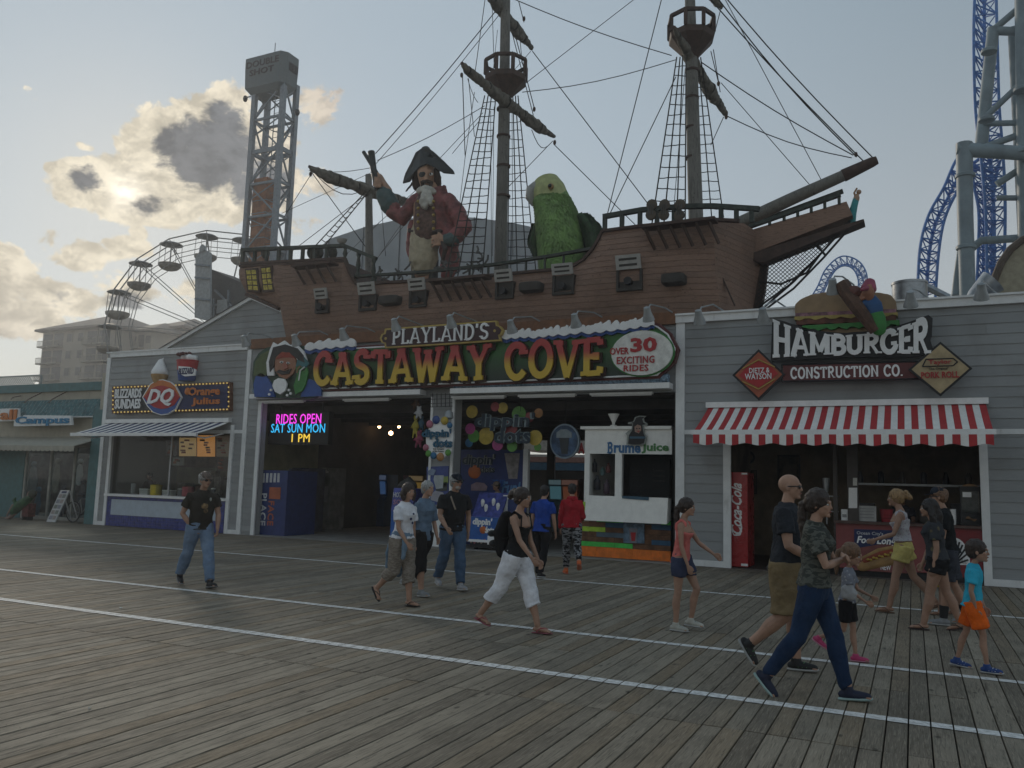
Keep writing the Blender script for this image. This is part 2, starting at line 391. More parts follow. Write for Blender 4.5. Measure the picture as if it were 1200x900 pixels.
# slab-serif letters: width, strokes, serif centres
GL = {
'A': (.86, [[(.08, 0), (.43, 1)], [(.43, 1), (.78, 0)], [(.22, .32), (.64, .32)]], [(.10, 0), (.76, 0), (.40, 1)]),
'B': (.72, [[(.15, 0), (.15, 1)], [(.15, .96)] + arc(.38, .75, .22, .21, 90, -90) + [(.15, .54)], [(.15, .5)] + arc(.40, .27, .24, .24, 90, -90) + [(.15, .04)]], [(.13, 0), (.13, 1)]),
'C': (.78, [arc(.42, .5, .34, .46, 38, 322, 15)], [(.66, .80)]),
'D': (.78, [[(.15, 0), (.15, 1)], [(.15, .96)] + arc(.32, .5, .36, .46, 90, -90, 11) + [(.15, .04)]], [(.13, 0), (.13, 1)]),
'E': (.68, [[(.16, 0), (.16, 1)], [(.16, .95), (.60, .95)], [(.16, .5), (.46, .5)], [(.16, .05), (.60, .05)], [(.58, .05), (.60, .22)], [(.58, .95), (.60, .80)], [(.46, .6), (.46, .4)]], [(.13, 0), (.13, 1)]),
'G': (.82, [arc(.42, .5, .34, .46, 40, 345, 15), [(.50, .42), (.78, .42)]], [(.68, .80)]),
'H': (.86, [[(.16, 0), (.16, 1)], [(.70, 0), (.70, 1)], [(.16, .5), (.70, .5)]], [(.16, 0), (.16, 1), (.70, 0), (.70, 1)]),
'I': (.34, [[(.17, 0), (.17, 1)]], [(.17, 0), (.17, 1)]),
'L': (.66, [[(.16, 0), (.16, 1)], [(.16, .05), (.60, .05)], [(.58, .05), (.60, .24)]], [(.16, 0), (.16, 1)]),
'M': (1.0, [[(.15, 0), (.15, 1)], [(.15, 1), (.5, .15)], [(.5, .15), (.85, 1)], [(.85, 1), (.85, 0)]], [(.15, 0), (.13, 1), (.85, 0), (.87, 1)]),
'N': (.84, [[(.15, 0), (.15, 1)], [(.15, 1), (.69, 0)], [(.69, 0), (.69, 1)]], [(.15, 0), (.12, 1), (.69, 1)]),
'O': (.84, [arc(.42, .5, .33, .46, 0, 180, 11), arc(.42, .5, .33, .46, 180, 360, 11)], []),
'P': (.70, [[(.16, 0), (.16, 1)], [(.16, .96)] + arc(.38, .72, .23, .24, 90, -90) + [(.16, .48)]], [(.16, 0), (.13, 1)]),
'R': (.80, [[(.16, 0), (.16, 1)], [(.16, .96)] + arc(.38, .73, .23, .23, 90, -90) + [(.16, .50)], [(.36, .50), (.68, 0)]], [(.16, 0), (.13, 1), (.72, 0)]),
'S': (.68, [arc(.34, .74, .24, .22, 30, 250, 9) + arc(.34, .26, .25, .23, 70, -150, 9)], [(.56, .86), (.12, .14)]),
'T': (.76, [[(.38, 0), (.38, 1)], [(.08, .95), (.68, .95)], [(.08, .97), (.07, .76)], [(.68, .97), (.69, .76)]], [(.38, 0)]),
'U': (.82, [[(.15, 1), (.15, .35)] + arc(.41, .33, .26, .28, 180, 360, 9) + [(.67, .35), (.67, 1)]], [(.15, 1), (.67, 1)]),
'V': (.84, [[(.10, 1), (.42, 0)], [(.42, 0), (.74, 1)]], [(.11, 1), (.73, 1)]),
'W': (1.12, [[(.10, 1), (.34, 0)], [(.34, 0), (.56, .9)], [(.56, .9), (.78, 0)], [(.78, 0), (1.02, 1)]], [(.11, 1), (1.01, 1), (.56, .95)]),
'Y': (.82, [[(.10, 1), (.41, .45)], [(.41, .45), (.72, 1)], [(.41, .45), (.41, 0)]], [(.11, 1), (.71, 1), (.41, 0)]),
"'": (.26, [[(.13, 1), (.10, .74)]], []), '.': (.26, [[(.13, 0), (.13, .12)]], []), ' ': (.42, [], []),
'3': (.66, [arc(.32, .74, .22, .22, 150, -90, 9), arc(.32, .27, .25, .25, 90, -150, 9)], []),
'0': (.72, [arc(.36, .5, .26, .46, 0, 180, 11), arc(.36, .5, .26, .46, 180, 360, 11)], []),
}
def slab(s, parent, m, pos, wt=.17, ext=.04, serif=.30, sh=.10, grow=0.0, name='letter', gap=.06, joined=False, thin=.7):
 """pos(u, v) -> (x, z, y): u 0..1 along the word, v 0..1 cap height; one object per letter"""
 tot = sum(GL[c][0] + gap for c in s) - gap; x = 0.0; out = []; mbj = MB()
 k = 0
 hw = None
 for c in s:
  w, st, sf = GL[c]; mb = mbj if joined else MB()
  def quad(poly, dz):
   vs = []
   for (a, b) in poly:
    X, Z, Yy = pos((x + a) / tot, b); vs.append(Vector((X, Yy - ext - dz, Z)))
   mb.prism(vs, ext + dz, (0, 1, 0))
  for si, pl in enumerate(st):
   t = (wt if (len(pl) > 2 or abs(pl[0][0] - pl[-1][0]) < .12 or si == 0 or c in 'VWMN' and si % 2 == 0) else wt * thin) / 2 + grow
   n = len(pl); nr = []
   for i in range(n):
    a = pl[max(i - 1, 0)]; b = pl[min(i + 1, n - 1)]; dx, dy = b[0] - a[0], b[1] - a[1]; L = math.hypot(dx, dy) or 1
    nr.append((-dy / L * t, dx / L * t))
   e = grow
   for i in range(n - 1):
    p, q = pl[i], pl[i + 1]; (ax, ay), (bx, by) = nr[i], nr[i + 1]
    ext_ = .0015 if i % 2 else 0
    dx, dy = q[0] - p[0], q[1] - p[1]; L = math.hypot(dx, dy) or 1; ox, oy = dx / L * e, dy / L * e
    p2 = (p[0] - (ox if i == 0 else 0), p[1] - (oy if i == 0 else 0)); q2 = (q[0] + (ox if i == n - 2 else 0), q[1] + (oy if i == n - 2 else 0))
    quad([(p2[0] + ax, p2[1] + ay), (p2[0] - ax, p2[1] - ay), (q2[0] - bx, q2[1] - by), (q2[0] + bx, q2[1] + by)], .0006 * (k % 7)); k += 1
  for (a, b) in sf:
   s2 = serif / 2 + grow; h2 = sh / 2 + grow; bb = b + (sh / 2 if b < .5 else -sh / 2)
   quad([(a - s2, bb - h2), (a + s2, bb - h2), (a + s2, bb + h2), (a - s2, bb + h2)], .0045 + .0006 * (k % 5)); k += 1
  if not joined and mb.v: out.append(mb.build(name, m, parent))
  x += w + gap
 if joined: out.append(mbj.build(name, m, parent))
 return out
# ================================================================== the setting
YF = 18.2                                   # the shop fronts
SAND = mat('sandy_ground', (.24, .22, .18), .95, var=.2, scale=.4)
gr = MB().add([(-300, -100, -.35), (200, -100, -.35), (200, 400, -.35), (-300, 400, -.35)], [(0, 1, 2, 3)]).build('ground', SAND); gr['kind'] = 'structure'
# boardwalk: joists' dark bed, planks at right angles to the shops
PLANK = wood_mat('weathered_planks', (.172, .146, .112), (.310, .268, .208), (.240, .178, .112), axis=(16, .9, 16))
BED = mat('dark_bed', (.012, .011, .010), .95)
bw_ = MB().box(-60, 14, -6, 18.12, -.34, -.075).build('boardwalk', BED); bw_['kind'] = 'structure'
PW, PGAP = .146, .0095
def plank_mesh(L, seed):
 rr = random.Random(seed); mb = MB(); w = (PW - PGAP) / 2; t = .045; b = .004
 # worn board: eased long edges, ends a touch uneven
 prof = [(-w, -t), (-w, -b), (-w + b, 0), (w - b, 0), (w, -b), (w, -t)]
 vs = []; 
 for yy in (0, L - .012):
  sk = rr.uniform(-.002, .002)
  vs += [(x, yy + (sk if x > 0 else 0), z) for x, z in prof]
 n = 6
 fs = [(i, i + 1, i + 1 + n, i + n) for i in range(n - 1)] + [tuple(range(n - 1, -1, -1)), tuple(range(n, 2 * n))]
 mb.add(vs, fs); me = bpy.data.meshes.new('plank'); me.from_pydata([tuple(v) for v in vs], [], [f[::-1] for f in fs]); me.materials.append(PLANK); me.update()
 return me
_pm = {}
planks = []
rp = random.Random(3)
xi0, xi1 = -300, 60
group_off = 0
for i in range(xi0, xi1):
 x = i * PW
 if i % rp.choice((3, 4, 5)) == 0: group_off = rp.choice((0, 0, 1, 2))
 segs = [(-4.0, 2.2), (2.2, 6.1)]
 cuts = {0: [6.1, 9.95, 13.8, 18.1], 1: [6.1, 11.9, 15.75, 18.1], 2: [6.1, 8.0, 13.8, 18.1]}[group_off]
 segs += list(zip(cuts[:-1], cuts[1:]))
 for (a, b) in segs: planks.append((x, a, round(b - a, 2)))
def plank_px(p):
 x, a, L = p; best = 0
 for t in (0, .5, 1):
  yy = max(a + L * t, 3.2); q = proj(x, yy, 0); q2 = proj(x + PW, yy, 0)
  if q[2] > .5 and -30 < q[0] < 1230 and q[1] < 930: best = max(best, math.hypot(q2[0] - q[0], q2[1] - q[1]) * min(1.0, L / 2) * (abs(q2[0] - q[0]) + 2))
 return best
planks.sort(key=plank_px, reverse=True)
rest = MB(); rest.rnd = []
for k, (x, a, L) in enumerate(planks):
 dz = rp.uniform(-.003, .002)
 if k < 300:
  key = (L, rp.randrange(2))
  if key not in _pm: _pm[key] = plank_mesh(*key)
  inst(_pm[key], 'plank', bw_, (x, a, dz), (1, 1, 1))
 else:
  w = (PW - PGAP) / 2; t = .045; b = .004
  rest.add([(x - w, a, dz - t), (x - w, a, dz - b), (x - w + b, a, dz), (x + w - b, a, dz), (x + w, a, dz - b), (x + w, a, dz - t),
    (x - w, a + L - .006, dz - t), (x - w, a + L - .006, dz - b), (x - w + b, a + L - .006, dz), (x + w - b, a + L - .006, dz), (x + w, a + L - .006, dz - b), (x + w, a + L - .006, dz - t)],
    [(i + 6, i + 7, i + 1, i) for i in range(5)] + [(0, 1, 2, 3, 4, 5), (11, 10, 9, 8, 7, 6)])
  rest.rnd += [rp.random()] * 7
rest.build('planks', PLANK, bw_, kind='stuff')
# screw heads, two at each joist on the nearer boards
NAIL = mat('rusty_screw', (.05, .042, .036), .7)
nb = MB()
for (x, a, L) in planks[:420]:
 yy = a + .05
 for jy in [a + .05, a + L - .06] + [q * .6096 for q in range(int(a / .6096) + 1, int((a + L) / .6096) + 1)]:
  if jy > 9.5 or jy < 2.5: continue
  for sx in (-.045, .045):
   cx_, cy_ = x + sx + rp.uniform(-.008, .008), jy + rp.uniform(-.01, .01); r = .0045
   nb.add([(cx_ + r * math.cos(q * math.pi / 3), cy_ + r * math.sin(q * math.pi / 3), .0035) for q in range(6)], [(0, 1, 2, 3, 4, 5)])
nb.build('screw_heads', NAIL, bw_, kind='stuff')
# painted lane lines: worn paint on the board tops, broken at the gaps
def lane(y0, w):
 m_ = MB()
 for i in range(xi0, xi1):
  x = i * PW; h = (PW - PGAP) / 2 - .0005
  j = rp.uniform(-.004, .004)
  m_.add([(x - h, y0 + j, .0042), (x + h, y0 + j, .0042), (x + h, y0 + w + j, .0042), (x - h, y0 + w + j, .0042)], [(0, 1, 2, 3)])
 return m_.build('lane_line', LINEW, bw_)
for (yy, w) in ((6.90, .135), (8.90, .12), (13.61, .115)): lane(yy, w)
# litter: a few scraps and gum spots
PAPER = mat('paper_scrap', (.6, .6, .56), .8)
for (px, py, lb_) in ((183, 772, 'pale scrap of litter on the boards below the nearest painted line at left'), (104, 831, 'pale scrap of litter nearest the bottom left corner'), (142, 713, 'small scrap of litter just under the nearest painted line at left')):
 p = G(px, py); a = rp.uniform(0, 3)
 o = MB().add([(p.x + math.cos(a) * .03, p.y + math.sin(a) * .03, .012), (p.x - .02, p.y + .02, .006), (p.x - math.cos(a) * .03, p.y - .01, .016), (p.x + .015, p.y - .02, .006)], [(0, 1, 2), (0, 2, 3)]).build('paper_scrap', PAPER)
 tag(o, lb_, 'litter', 'scraps of litter on the boardwalk')
# ================================================================== buildings along the boardwalk
bpm = {}
def board_mesh(h, m_, key):
 """unit-long clapboard, tilted face, bottom edge proud"""
 if (h, key) in bpm: return bpm[(h, key)]
 me = bpy.data.meshes.new('siding_board')
 v = [(0, 0, 0), (1, 0, 0), (1, -.022, 0), (0, -.022, 0), (0, -.006, h + .012), (1, -.006, h + .012), (1, 0, h + .012), (0, 0, h + .012)]
 f = [(0, 1, 2, 3), (3, 2, 5, 4), (4, 5, 6, 7), (0, 3, 4, 7), (1, 6, 5, 2), (0, 7, 6, 1)]
 me.from_pydata(v, [], [q[::-1] for q in f]); me.materials.append(m_); me.update(); bpm[(h, key)] = me; return me
def siding(parent, x0, x1, z0, z1, Y, step, m_=SIDING, gable=None):
 me = board_mesh(round(step, 3), m_, m_.name); z = z0; k = 0
 while z < z1 - .02:
  a, b = x0, x1
  if gable: a, b = gable(z + step * .6)
  if b - a < .1: break
  cut = a + (b - a) * (.3 + .4 * ((k * 37) % 10) / 10) if b - a > 4 else None
  segs = [(a, cut - .002), (cut + .002, b)] if cut else [(a, b)]
  for (p, q) in segs:
   o = inst(me, 'siding_board', parent, (p, Y - (.0012 if p != a else 0), z), (q - p, 1, 1 if z + step <= z1 else (z1 - z) / (step + .012)))
  z += step; k += 1
def trim(parent, x0, x1, z0, z1, Y, d=.05, m_=WHITE, name='trim'):
 return MB().box(x0, x1, Y - d, Y + .02, z0, z1).build(name, m_, parent)
# ---------------- grey clapboard burger shop on the right
xL, xR = -4.72, 9.5; ZT = 5.45
o1, o2 = F(857, 600, YF).x, F(1150, 600, YF).x           # opening
ZO = 3.05
BSH = thing('burger_shop', 'grey clapboard burger shop building with a red striped awning opening', 'shop building', (0, YF, 0))
MB().box(xL, o1 - .16, YF, YF + .2, 0, ZT).box(o2 + .14, xR, YF, YF + .2, 0, ZT).box(o1 - .16, o2 + .14, YF, YF + .2, ZO, ZT).box(xL, xL + .2, YF + .2, YF + 9, 0, ZT).box(xR - .2, xR, YF + .2, YF + 9, 0, ZT).box(xL, xR, YF + 9, YF + 9.2, 0, ZT).build('wall', SIDING, BSH)
MB().box(xL, xR, YF + .2, YF + 9, ZT - .45, ZT - .3).build('roof', mat('grey_roof', (.22, .23, .24), .8), BSH)
zb = F(1175, 509, YF).z                                    # belt trim
siding(BSH, xL + .2, xR, zb + .1, ZT - .1, YF, .205)
siding(BSH, xL + .2, o1 - .16, .13, zb, YF, .205)
siding(BSH, o2 + .14, xR, .13, zb, YF, .205)
trim(BSH, xL + .2, F(829, 500, YF).x, zb, zb + .10, YF, .035); trim(BSH, F(1156, 500, YF).x, xR, zb, zb + .10, YF, .035)
trim(BSH, xL, xL + .2, 0, ZT - .1, YF, .045)
trim(BSH, xL, xR, ZT - .1, ZT + .06, YF, .09); MB().box(xL, xR, YF - .14, YF + .3, ZT + .06, ZT + .10).build('coping', WHITE, BSH)
trim(BSH, o1 - .16, o1, 0, ZO, YF, .06, name='door_trim'); trim(BSH, o2, o2 + .14, 0, ZO, YF, .06, name='door_trim')
trim(BSH, xL + .2, o1 - .16, 0, .13, YF, .045); trim(BSH, o2 + .14, xR, 0, .13, YF, .045)
# interior shell
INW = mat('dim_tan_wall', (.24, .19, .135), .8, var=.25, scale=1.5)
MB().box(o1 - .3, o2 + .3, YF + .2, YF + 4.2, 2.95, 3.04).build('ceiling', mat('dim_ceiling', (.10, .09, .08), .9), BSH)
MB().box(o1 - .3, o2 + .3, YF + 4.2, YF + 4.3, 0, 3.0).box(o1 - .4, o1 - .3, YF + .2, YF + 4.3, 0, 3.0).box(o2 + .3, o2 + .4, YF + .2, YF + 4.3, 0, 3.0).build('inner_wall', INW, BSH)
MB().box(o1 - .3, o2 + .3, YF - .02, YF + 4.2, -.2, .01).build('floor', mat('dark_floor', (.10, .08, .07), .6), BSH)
pX = F(980, 600, YF).x
MB().box(pX - .06, pX + .02, YF + .12, YF + .2, 0, ZO).build('post', mat('dark_post', (.08, .07, .065), .6), BSH)
# ---------------- grey clapboard soft serve shop on the left
dx0, dx1 = -23.35, -17.25; DT = 5.42
dq = thing('ice_cream_shop', 'small grey clapboard ice cream shop with a blue tiled counter front', 'shop building', (0, YF, 0))
qa, qb = F(129, 560, YF).x, F(268, 560, YF).x
zs = F(129, 579, YF).z; zt = 3.12
MB().box(dx0, qa - .12, YF, YF + .2, 0, DT).box(qb + .12, dx1, YF, YF + .2, 0, DT).box(qa - .12, qb + .12, YF, YF + .2, zt, DT).box(qa - .12, qb + .12, YF + .02, YF + .2, 0, zs - .05).box(dx0, dx0 + .2, YF + .2, YF + 8, 0, DT).box(dx0 + .2, dx1, YF + 8, YF + 8.2, 0, DT).box(dx1 - .2, dx1, YF + .2, YF + 8, 0, DT).build('wall', SIDING, dq)
zb2 = F(250, 508, YF).z
siding(dq, dx0 + .16, dx1 - .15, zb2 + .10, DT - .1, YF, .205)
siding(dq, dx0 + .16, qa - .12, .12, zb2, YF, .165); siding(dq, qb + .12, dx1 - .15, .12, zb2, YF, .165)
trim(dq, dx0, dx0 + .16, 0, DT - .1, YF, .045); trim(dq, dx1 - .15, dx1, 0, DT - .1, YF, .045)
trim(dq, dx0 + .16, dx1 - .15, DT - .1, DT + .04, YF, .07); MB().box(dx0, dx1, YF - .1, YF + .3, DT + .04, DT + .08).build('coping', WHITE, dq)
trim(dq, dx0 + .16, dx1 - .15, zb2, zb2 + .1, YF, .035)
trim(dq, qa - .12, qa, .0, zt, YF, .06); trim(dq, qb, qb + .12, 0, zt, YF, .06)
trim(dq, dx0 + .16, qa - .12, 0, .12, YF, .045); trim(dq, qb + .12, dx1 - .15, 0, .12, YF, .045)
MB().box(dx0 + .2, dx1 - .2, YF + .2, YF + 8, DT - .5, DT - .4).build('roof', mat('grey_roof', (.22, .23, .24)), dq)
# counter front: blue mosaic tiles round a pale panel
TILE = mat('cobalt_tile', (.045, .06, .26), .35, var=.25, scale=9, spec=.5)
PANEL = mat('pale_panel', (.45, .52, .60), .5, var=.05, grime=.2)
MB().box(qa, qb, YF - .02, YF + .02, 0, zs - .05).build('tile_backing', mat('grout', (.12, .13, .2), .8), dq)
tme = MB().box(0, .095, -.012, 0, 0, .075); t0 = tme.build('tile', TILE, dq); tm = t0.data; bpy.data.objects.remove(t0)
cols = int((qb - qa) / .10); kk = 0
stt = MB()
for i in range(cols):
 for j in range(int((zs - .06) / .082)):
  if 3 < j and 1 < i < cols - 2 and j < int((zs - .06) / .082) - 1: continue
  x = qa + .005 + i * .10; z_ = .01 + j * .082
  if j < 4: stt.box(x, x + .092, YF - .032, YF - .02, z_, z_ + .075)
  else: stt.box(x, x + .092, YF - .032, YF - .02, z_, z_ + .075)
stt.build('mosaic_tiles', TILE, dq, kind='stuff')
MB().box(qa + .2, qb - .2, YF - .038, YF - .02, .345, zs - .15).build('counter_panel', PANEL, dq)
MB().box(qa - .02, qb + .02, YF - .16, YF + .5, zs - .05, zs + .02).build('counter_top', WHITE2, dq)
INQ = mat('olive_inner_wall', (.20, .19, .11), .8, var=.2, scale=1.5)
MB().box(qa - .6, qb + .6, YF + 2.95, YF + 3.1, 0, 3.3).box(qa - .7, qa - .6, YF + .2, YF + 3.1, 0, 3.3).box(qb + .6, qb + .7, YF + .2, YF + 3.1, 0, 3.3).build('inner_wall', INQ, dq)
MB().box(qa - .6, qb + .6, YF + .2, YF + 3.0, 3.2, 3.3).build('ceiling', mat('dim_ceiling2', (.2, .19, .17), .9), dq)
MB().box(qa - .6, qb + .6, YF + .2, YF + 3.0, -.1, .01).build('floor', mat('dark_floor', (.10, .08, .07)), dq)
MB().box(qa + .02, qb - .02, YF + .10, YF + .108, zs + .05, zt).build('window_pane', glass_mat('shop_glass', (.86, .88, .86)), dq)
MB().box((qa + qb) / 2 - .03, (qa + qb) / 2 + .03, YF + .08, YF + .13, zs + .02, zt).build('mullion', STEEL, dq)
# ---------------- amusement hall with the ship on its roof
cx0, cx1 = dx1, xL
ch = thing('amusement_hall', 'grey amusement hall with two wide dark openings under the pirate ship', 'hall', (0, YF, 0))
pl0, pl1 = F(503, 550, YF).x, F(531, 550, YF).x                # clapboard pier between the openings
zo = F(400, 467, YF).z - .02
e0 = F(303, 550, YF).x
MB().box(cx0, e0, YF, YF + .2, 0, ZT).box(e0, cx1, YF, YF + .2, zo, ZT).box(pl0, pl1, YF, YF + .35, 0, zo).build('wall', SIDING, ch)
siding(ch, pl0 + .07, pl1 - .07, .02, zo, YF, .165)
trim(ch, pl0, pl0 + .07, 0, zo, YF, .05); trim(ch, pl1 - .07, pl1, 0, zo, YF, .05)
siding(ch, cx0 + .01, e0 - .12, .1, ZT - .1, YF, .165); trim(ch, e0 - .12, e0, 0, zo, YF, .05)
siding(ch, cx0 + .01, cx1 - .01, zo + .4, ZT - .12, YF, .205)
trim(ch, cx0, cx1, ZT - .12, ZT + .16, YF, .10, m_=mat('brown_fascia', (.20, .095, .05), .7, var=.15, grime=.3), name='fascia')
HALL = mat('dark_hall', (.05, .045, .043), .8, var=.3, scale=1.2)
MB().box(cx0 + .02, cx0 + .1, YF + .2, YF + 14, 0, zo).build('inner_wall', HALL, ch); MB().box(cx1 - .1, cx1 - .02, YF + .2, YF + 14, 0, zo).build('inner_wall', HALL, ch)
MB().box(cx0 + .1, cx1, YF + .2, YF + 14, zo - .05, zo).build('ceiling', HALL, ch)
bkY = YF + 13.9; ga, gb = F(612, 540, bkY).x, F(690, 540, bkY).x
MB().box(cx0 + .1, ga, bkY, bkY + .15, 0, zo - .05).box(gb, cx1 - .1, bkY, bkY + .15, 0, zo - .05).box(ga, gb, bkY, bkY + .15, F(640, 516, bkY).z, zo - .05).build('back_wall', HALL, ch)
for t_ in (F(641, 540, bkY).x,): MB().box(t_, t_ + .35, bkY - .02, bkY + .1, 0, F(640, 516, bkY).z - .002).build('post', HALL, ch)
MB().box(cx0, cx1, YF - .08, YF + 22, -.25, .012).build('floor', CONC, ch)
MB().box(cx0, cx1, YF + .2, YF + 14, ZT - .3, ZT - .2).build('roof', mat('grey_roof', (.22, .23, .24)), ch)
# joists under the hall ceiling
for k in range(8):
 y_ = YF + 1.0 + k * 1.6
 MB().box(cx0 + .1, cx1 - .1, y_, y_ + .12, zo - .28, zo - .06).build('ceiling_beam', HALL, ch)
# gable of clapboard behind the soft serve shop
ap = F(297, 349, YF + 6); lf = F(150, 434, YF + 6)
gx = ap.x; slope = (ap.z - lf.z) / (ap.x - lf.x)
gbd = thing('gabled_hall', 'grey clapboard gable rising behind the ice cream shop and the ship stern', 'building', (gx, YF + 6, 0))
YG = YF + 6; ze = 5.0
hw_ = (ap.z - ze) / slope
MB().prism([(gx - hw_, YG, ze - .02), (gx, YG, ap.z - .05), (gx + hw_, YG, ze - .02)], 9).build('wall', SIDING, gbd)
siding(gbd, 0, 0, 5.0, ap.z - .12, YG, .24, gable=lambda z_: (gx - (ap.z - .05 - z_) / slope, gx + (ap.z - .05 - z_) / slope))
MB().bar((gx - hw_ - .2, YG - .06, ze - .2 * slope), (gx, YG - .06, ap.z), .14, .16, (0, 0, 1)).bar((gx, YG - .062, ap.z), (gx + hw_ + .2, YG - .062, ze - .2 * slope), .14, .16).build('rake_board', WHITE, gbd)
MB().add([(gx - hw_, YG - .2, ze + .06), (gx, YG - .2, ap.z + .05), (gx, YG + 9, ap.z + .05), (gx - hw_, YG + 9, ze + .06)], [(0, 1, 2, 3)]).add([(gx, YG - .2, ap.z + .05), (gx + hw_, YG - .2, ze + .06), (gx + hw_, YG + 9, ze + .06), (gx, YG + 9, ap.z + .05)], [(0, 1, 2, 3)]).build('roof', mat('grey_roof', (.22, .23, .24)), gbd)
# ---------------- teal shop at the far left
TEAL = mat('teal_paint', (.07, .17, .18), .5, var=.12, grime=.3)
CREAM = mat('cream_stucco', (.42, .39, .32), .8, var=.08, grime=.35, scale=2, bump=.2)
tx1 = dx0 - .02; tx0 = -40
YT = YF + .5
ts = thing('teal_shop', 'cream and teal souvenir shop with a scalloped awning at the far left', 'shop building', (tx1, YT, 0))
zc0, zc1 = F(60, 516, YT).z, F(100, 458, YT).z
MB().box(tx0, tx1, YT, YT + .2, zc0, zc1).box(tx0, tx1, YT + 7, YT + 7.2, 0, zc1).box(tx1 - .1, tx1, YT + .2, YT + 7, 0, zc1).build('wall', CREAM, ts)
pa = F(105, 560, YF).x
MB().box(pa - .1, tx1, YF - .0, YT + .2, 0, F(112, 480, YF).z).build('pillar', TEAL, ts)
MB().box(tx0, tx1, YT - .1, YT + .3, zc1, zc1 + .28).build('parapet_cap', TEAL, ts)
MB().box(tx1 - .25, tx1, YF + .05, YT + .2, zc1 - .9, zc1 + .5).build('corner_post', CREAM, ts)
# shingled teal mansard strip: courses of shingles
za, zbb = F(60, 489, YT).z, F(60, 470, YT).z
SHG = mat('teal_shingle', (.08, .18, .195), .6, var=.3, scale=7, grime=.3)
sh_ = MB(); rq = random.Random(5)
rows = 5
for r in range(rows):
 z0 = za + (zbb - za) * r / rows; y0 = YT - .32 + .28 * r / rows
 x = tx0 + 8 + (r % 2) * .1
 while x < pa - .1:
  w = rq.uniform(.16, .24); j = rq.uniform(-.008, .008)
  sh_.add([(x, y0 - .012, z0 + j), (x + w - .012, y0 - .012, z0 + j), (x + w - .012, y0 + .07, z0 + (zbb - za) / rows + .03), (x, y0 + .07, z0 + (zbb - za) / rows + .03),
    (x, y0 + .01, z0 + j), (x + w - .012, y0 + .01, z0 + j)], [(0, 1, 2, 3), (4, 5, 1, 0)]); x += w
sh_.build('shingles', SHG, ts, kind='stuff')
MB().prism([(tx0, YT, za - .04), (tx0, YT - .36, za - .04), (tx0, YT - .30, za), (tx0, YT - .03, zbb), (tx0, YT, zbb)], abs(pa - .1 - tx0), (1, 0, 0)).build('fascia', WHITE, ts)
# scalloped cream awning
CAN = mat('cream_canvas', (.40, .38, .32), .85, var=.08, grime=.3)
aw0 = F(60, 512, YT).z; ax1 = F(107, 520, YF).x
v = MB(); zA = aw0; zB = F(40, 522, YT - 1.1).z
x0_ = tx0 + 6
v.add([(x0_, YT - .02, zA), (ax1, YT - .02, zA), (ax1, YT - 1.1, zB), (x0_, YT - 1.1, zB), (x0_, YT - .02, zA - .02), (ax1, YT - .02, zA - .02), (ax1, YT - 1.1, zB - .02), (x0_, YT - 1.1, zB - .02)], [(0, 3, 2, 1), (4, 5, 6, 7), (1, 2, 6, 5), (0, 4, 7, 3)])
x = x0_
while x < ax1 - .05:
 w = .22; w = min(w, ax1 - x)
 pts = [(x, YT - 1.1, zB)] + [(x + w * (1 - math.cos(math.pi * q / 6)) / 2, YT - 1.1, zB - .13 - .055 * math.sin(math.pi * q / 6)) for q in range(7)] + [(x + w, YT - 1.1, zB)]
 v.prism(pts, .008); x += w
v.build('awning', CAN, ts)
MB().box(tx0, pa - .1, YT + .02, YT + .12, zc0 - .25, zc0).build('header', mat('header_grey', (.3, .29, .26), .7), ts)
# glazed shop front
FR = mat('pale_frame', (.33, .33, .30), .6)
fx = [F(p, 560, YT).x for p in (-60, -10, 28, 57, 85, 104)]
for i, x in enumerate(fx): MB().box(x - .045, x + .045, YT + .02, YT + .10, 0, zc0 - .25).build('mullion', FR, ts)
for i in range(len(fx) - 1): MB().box(fx[i] + .045, fx[i + 1] - .045, YT + .055, YT + .062, .12, zc0 - .25).build('window_pane', glass_mat(), ts)
MB().box(fx[2], fx[-1], YT + .03, YT + .1, 0, .12).build('kick_plate', FR, ts)
MB().box(tx0, F(28, 560, YT).x - .05, YT - .0, YT + .14, 0, 2.3).build('teal_panel', TEAL, ts)
MB().box(tx0, tx1, YT + 3, YT + 3.1, 0, zc0).build('inner_wall', mat('dim_shop', (.10, .09, .08), .8, var=.5, scale=3), ts)
MB().box(tx0, tx1, YT, YT + 3, -.1, .012).build('floor', mat('dim_shop_floor', (.2, .18, .15), .6), ts)
# goods hanging inside, seen through the glass
for i, (px, py, w, h, c) in enumerate(((38, 565, .5, .9, (.35, .36, .38)), (44, 590, .35, .6, (.08, .2, .3)), (66, 560, .4, .8, (.3, .28, .22)), (73, 590, .4, .7, (.12, .12, .14)), (93, 556, .4, .5, (.5, .5, .48)), (96, 585, .45, .8, (.1, .1, .11)))):
 p = F(px, py, YT + .9)
 mm = MB(); mm.chain([(p.x, p.y, p.z - h / 2), (p.x, p.y, p.z), (p.x, p.y, p.z + h / 2)], [w * .35, w * .5, w * .3], 10, el=(1, .4), fr=(1, 0, 0)).ball((p.x, p.y, p.z + h / 2 + .2), .1)
 o = mm.build('mannequin', mat('goods_%d' % i, c, .8), None, True)
 tag(o, ['pale grey shirt on a mannequin behind the teal shop window', 'small blue outfit on a mannequin low in the teal shop window', 'tan shirt on a mannequin in the middle of the shop window', 'dark outfit on a mannequin low in the middle window', 'white top on a mannequin high in the right shop window', 'black outfit on a mannequin behind the bicycle'][i], 'mannequin', 'mannequins inside the teal shop')
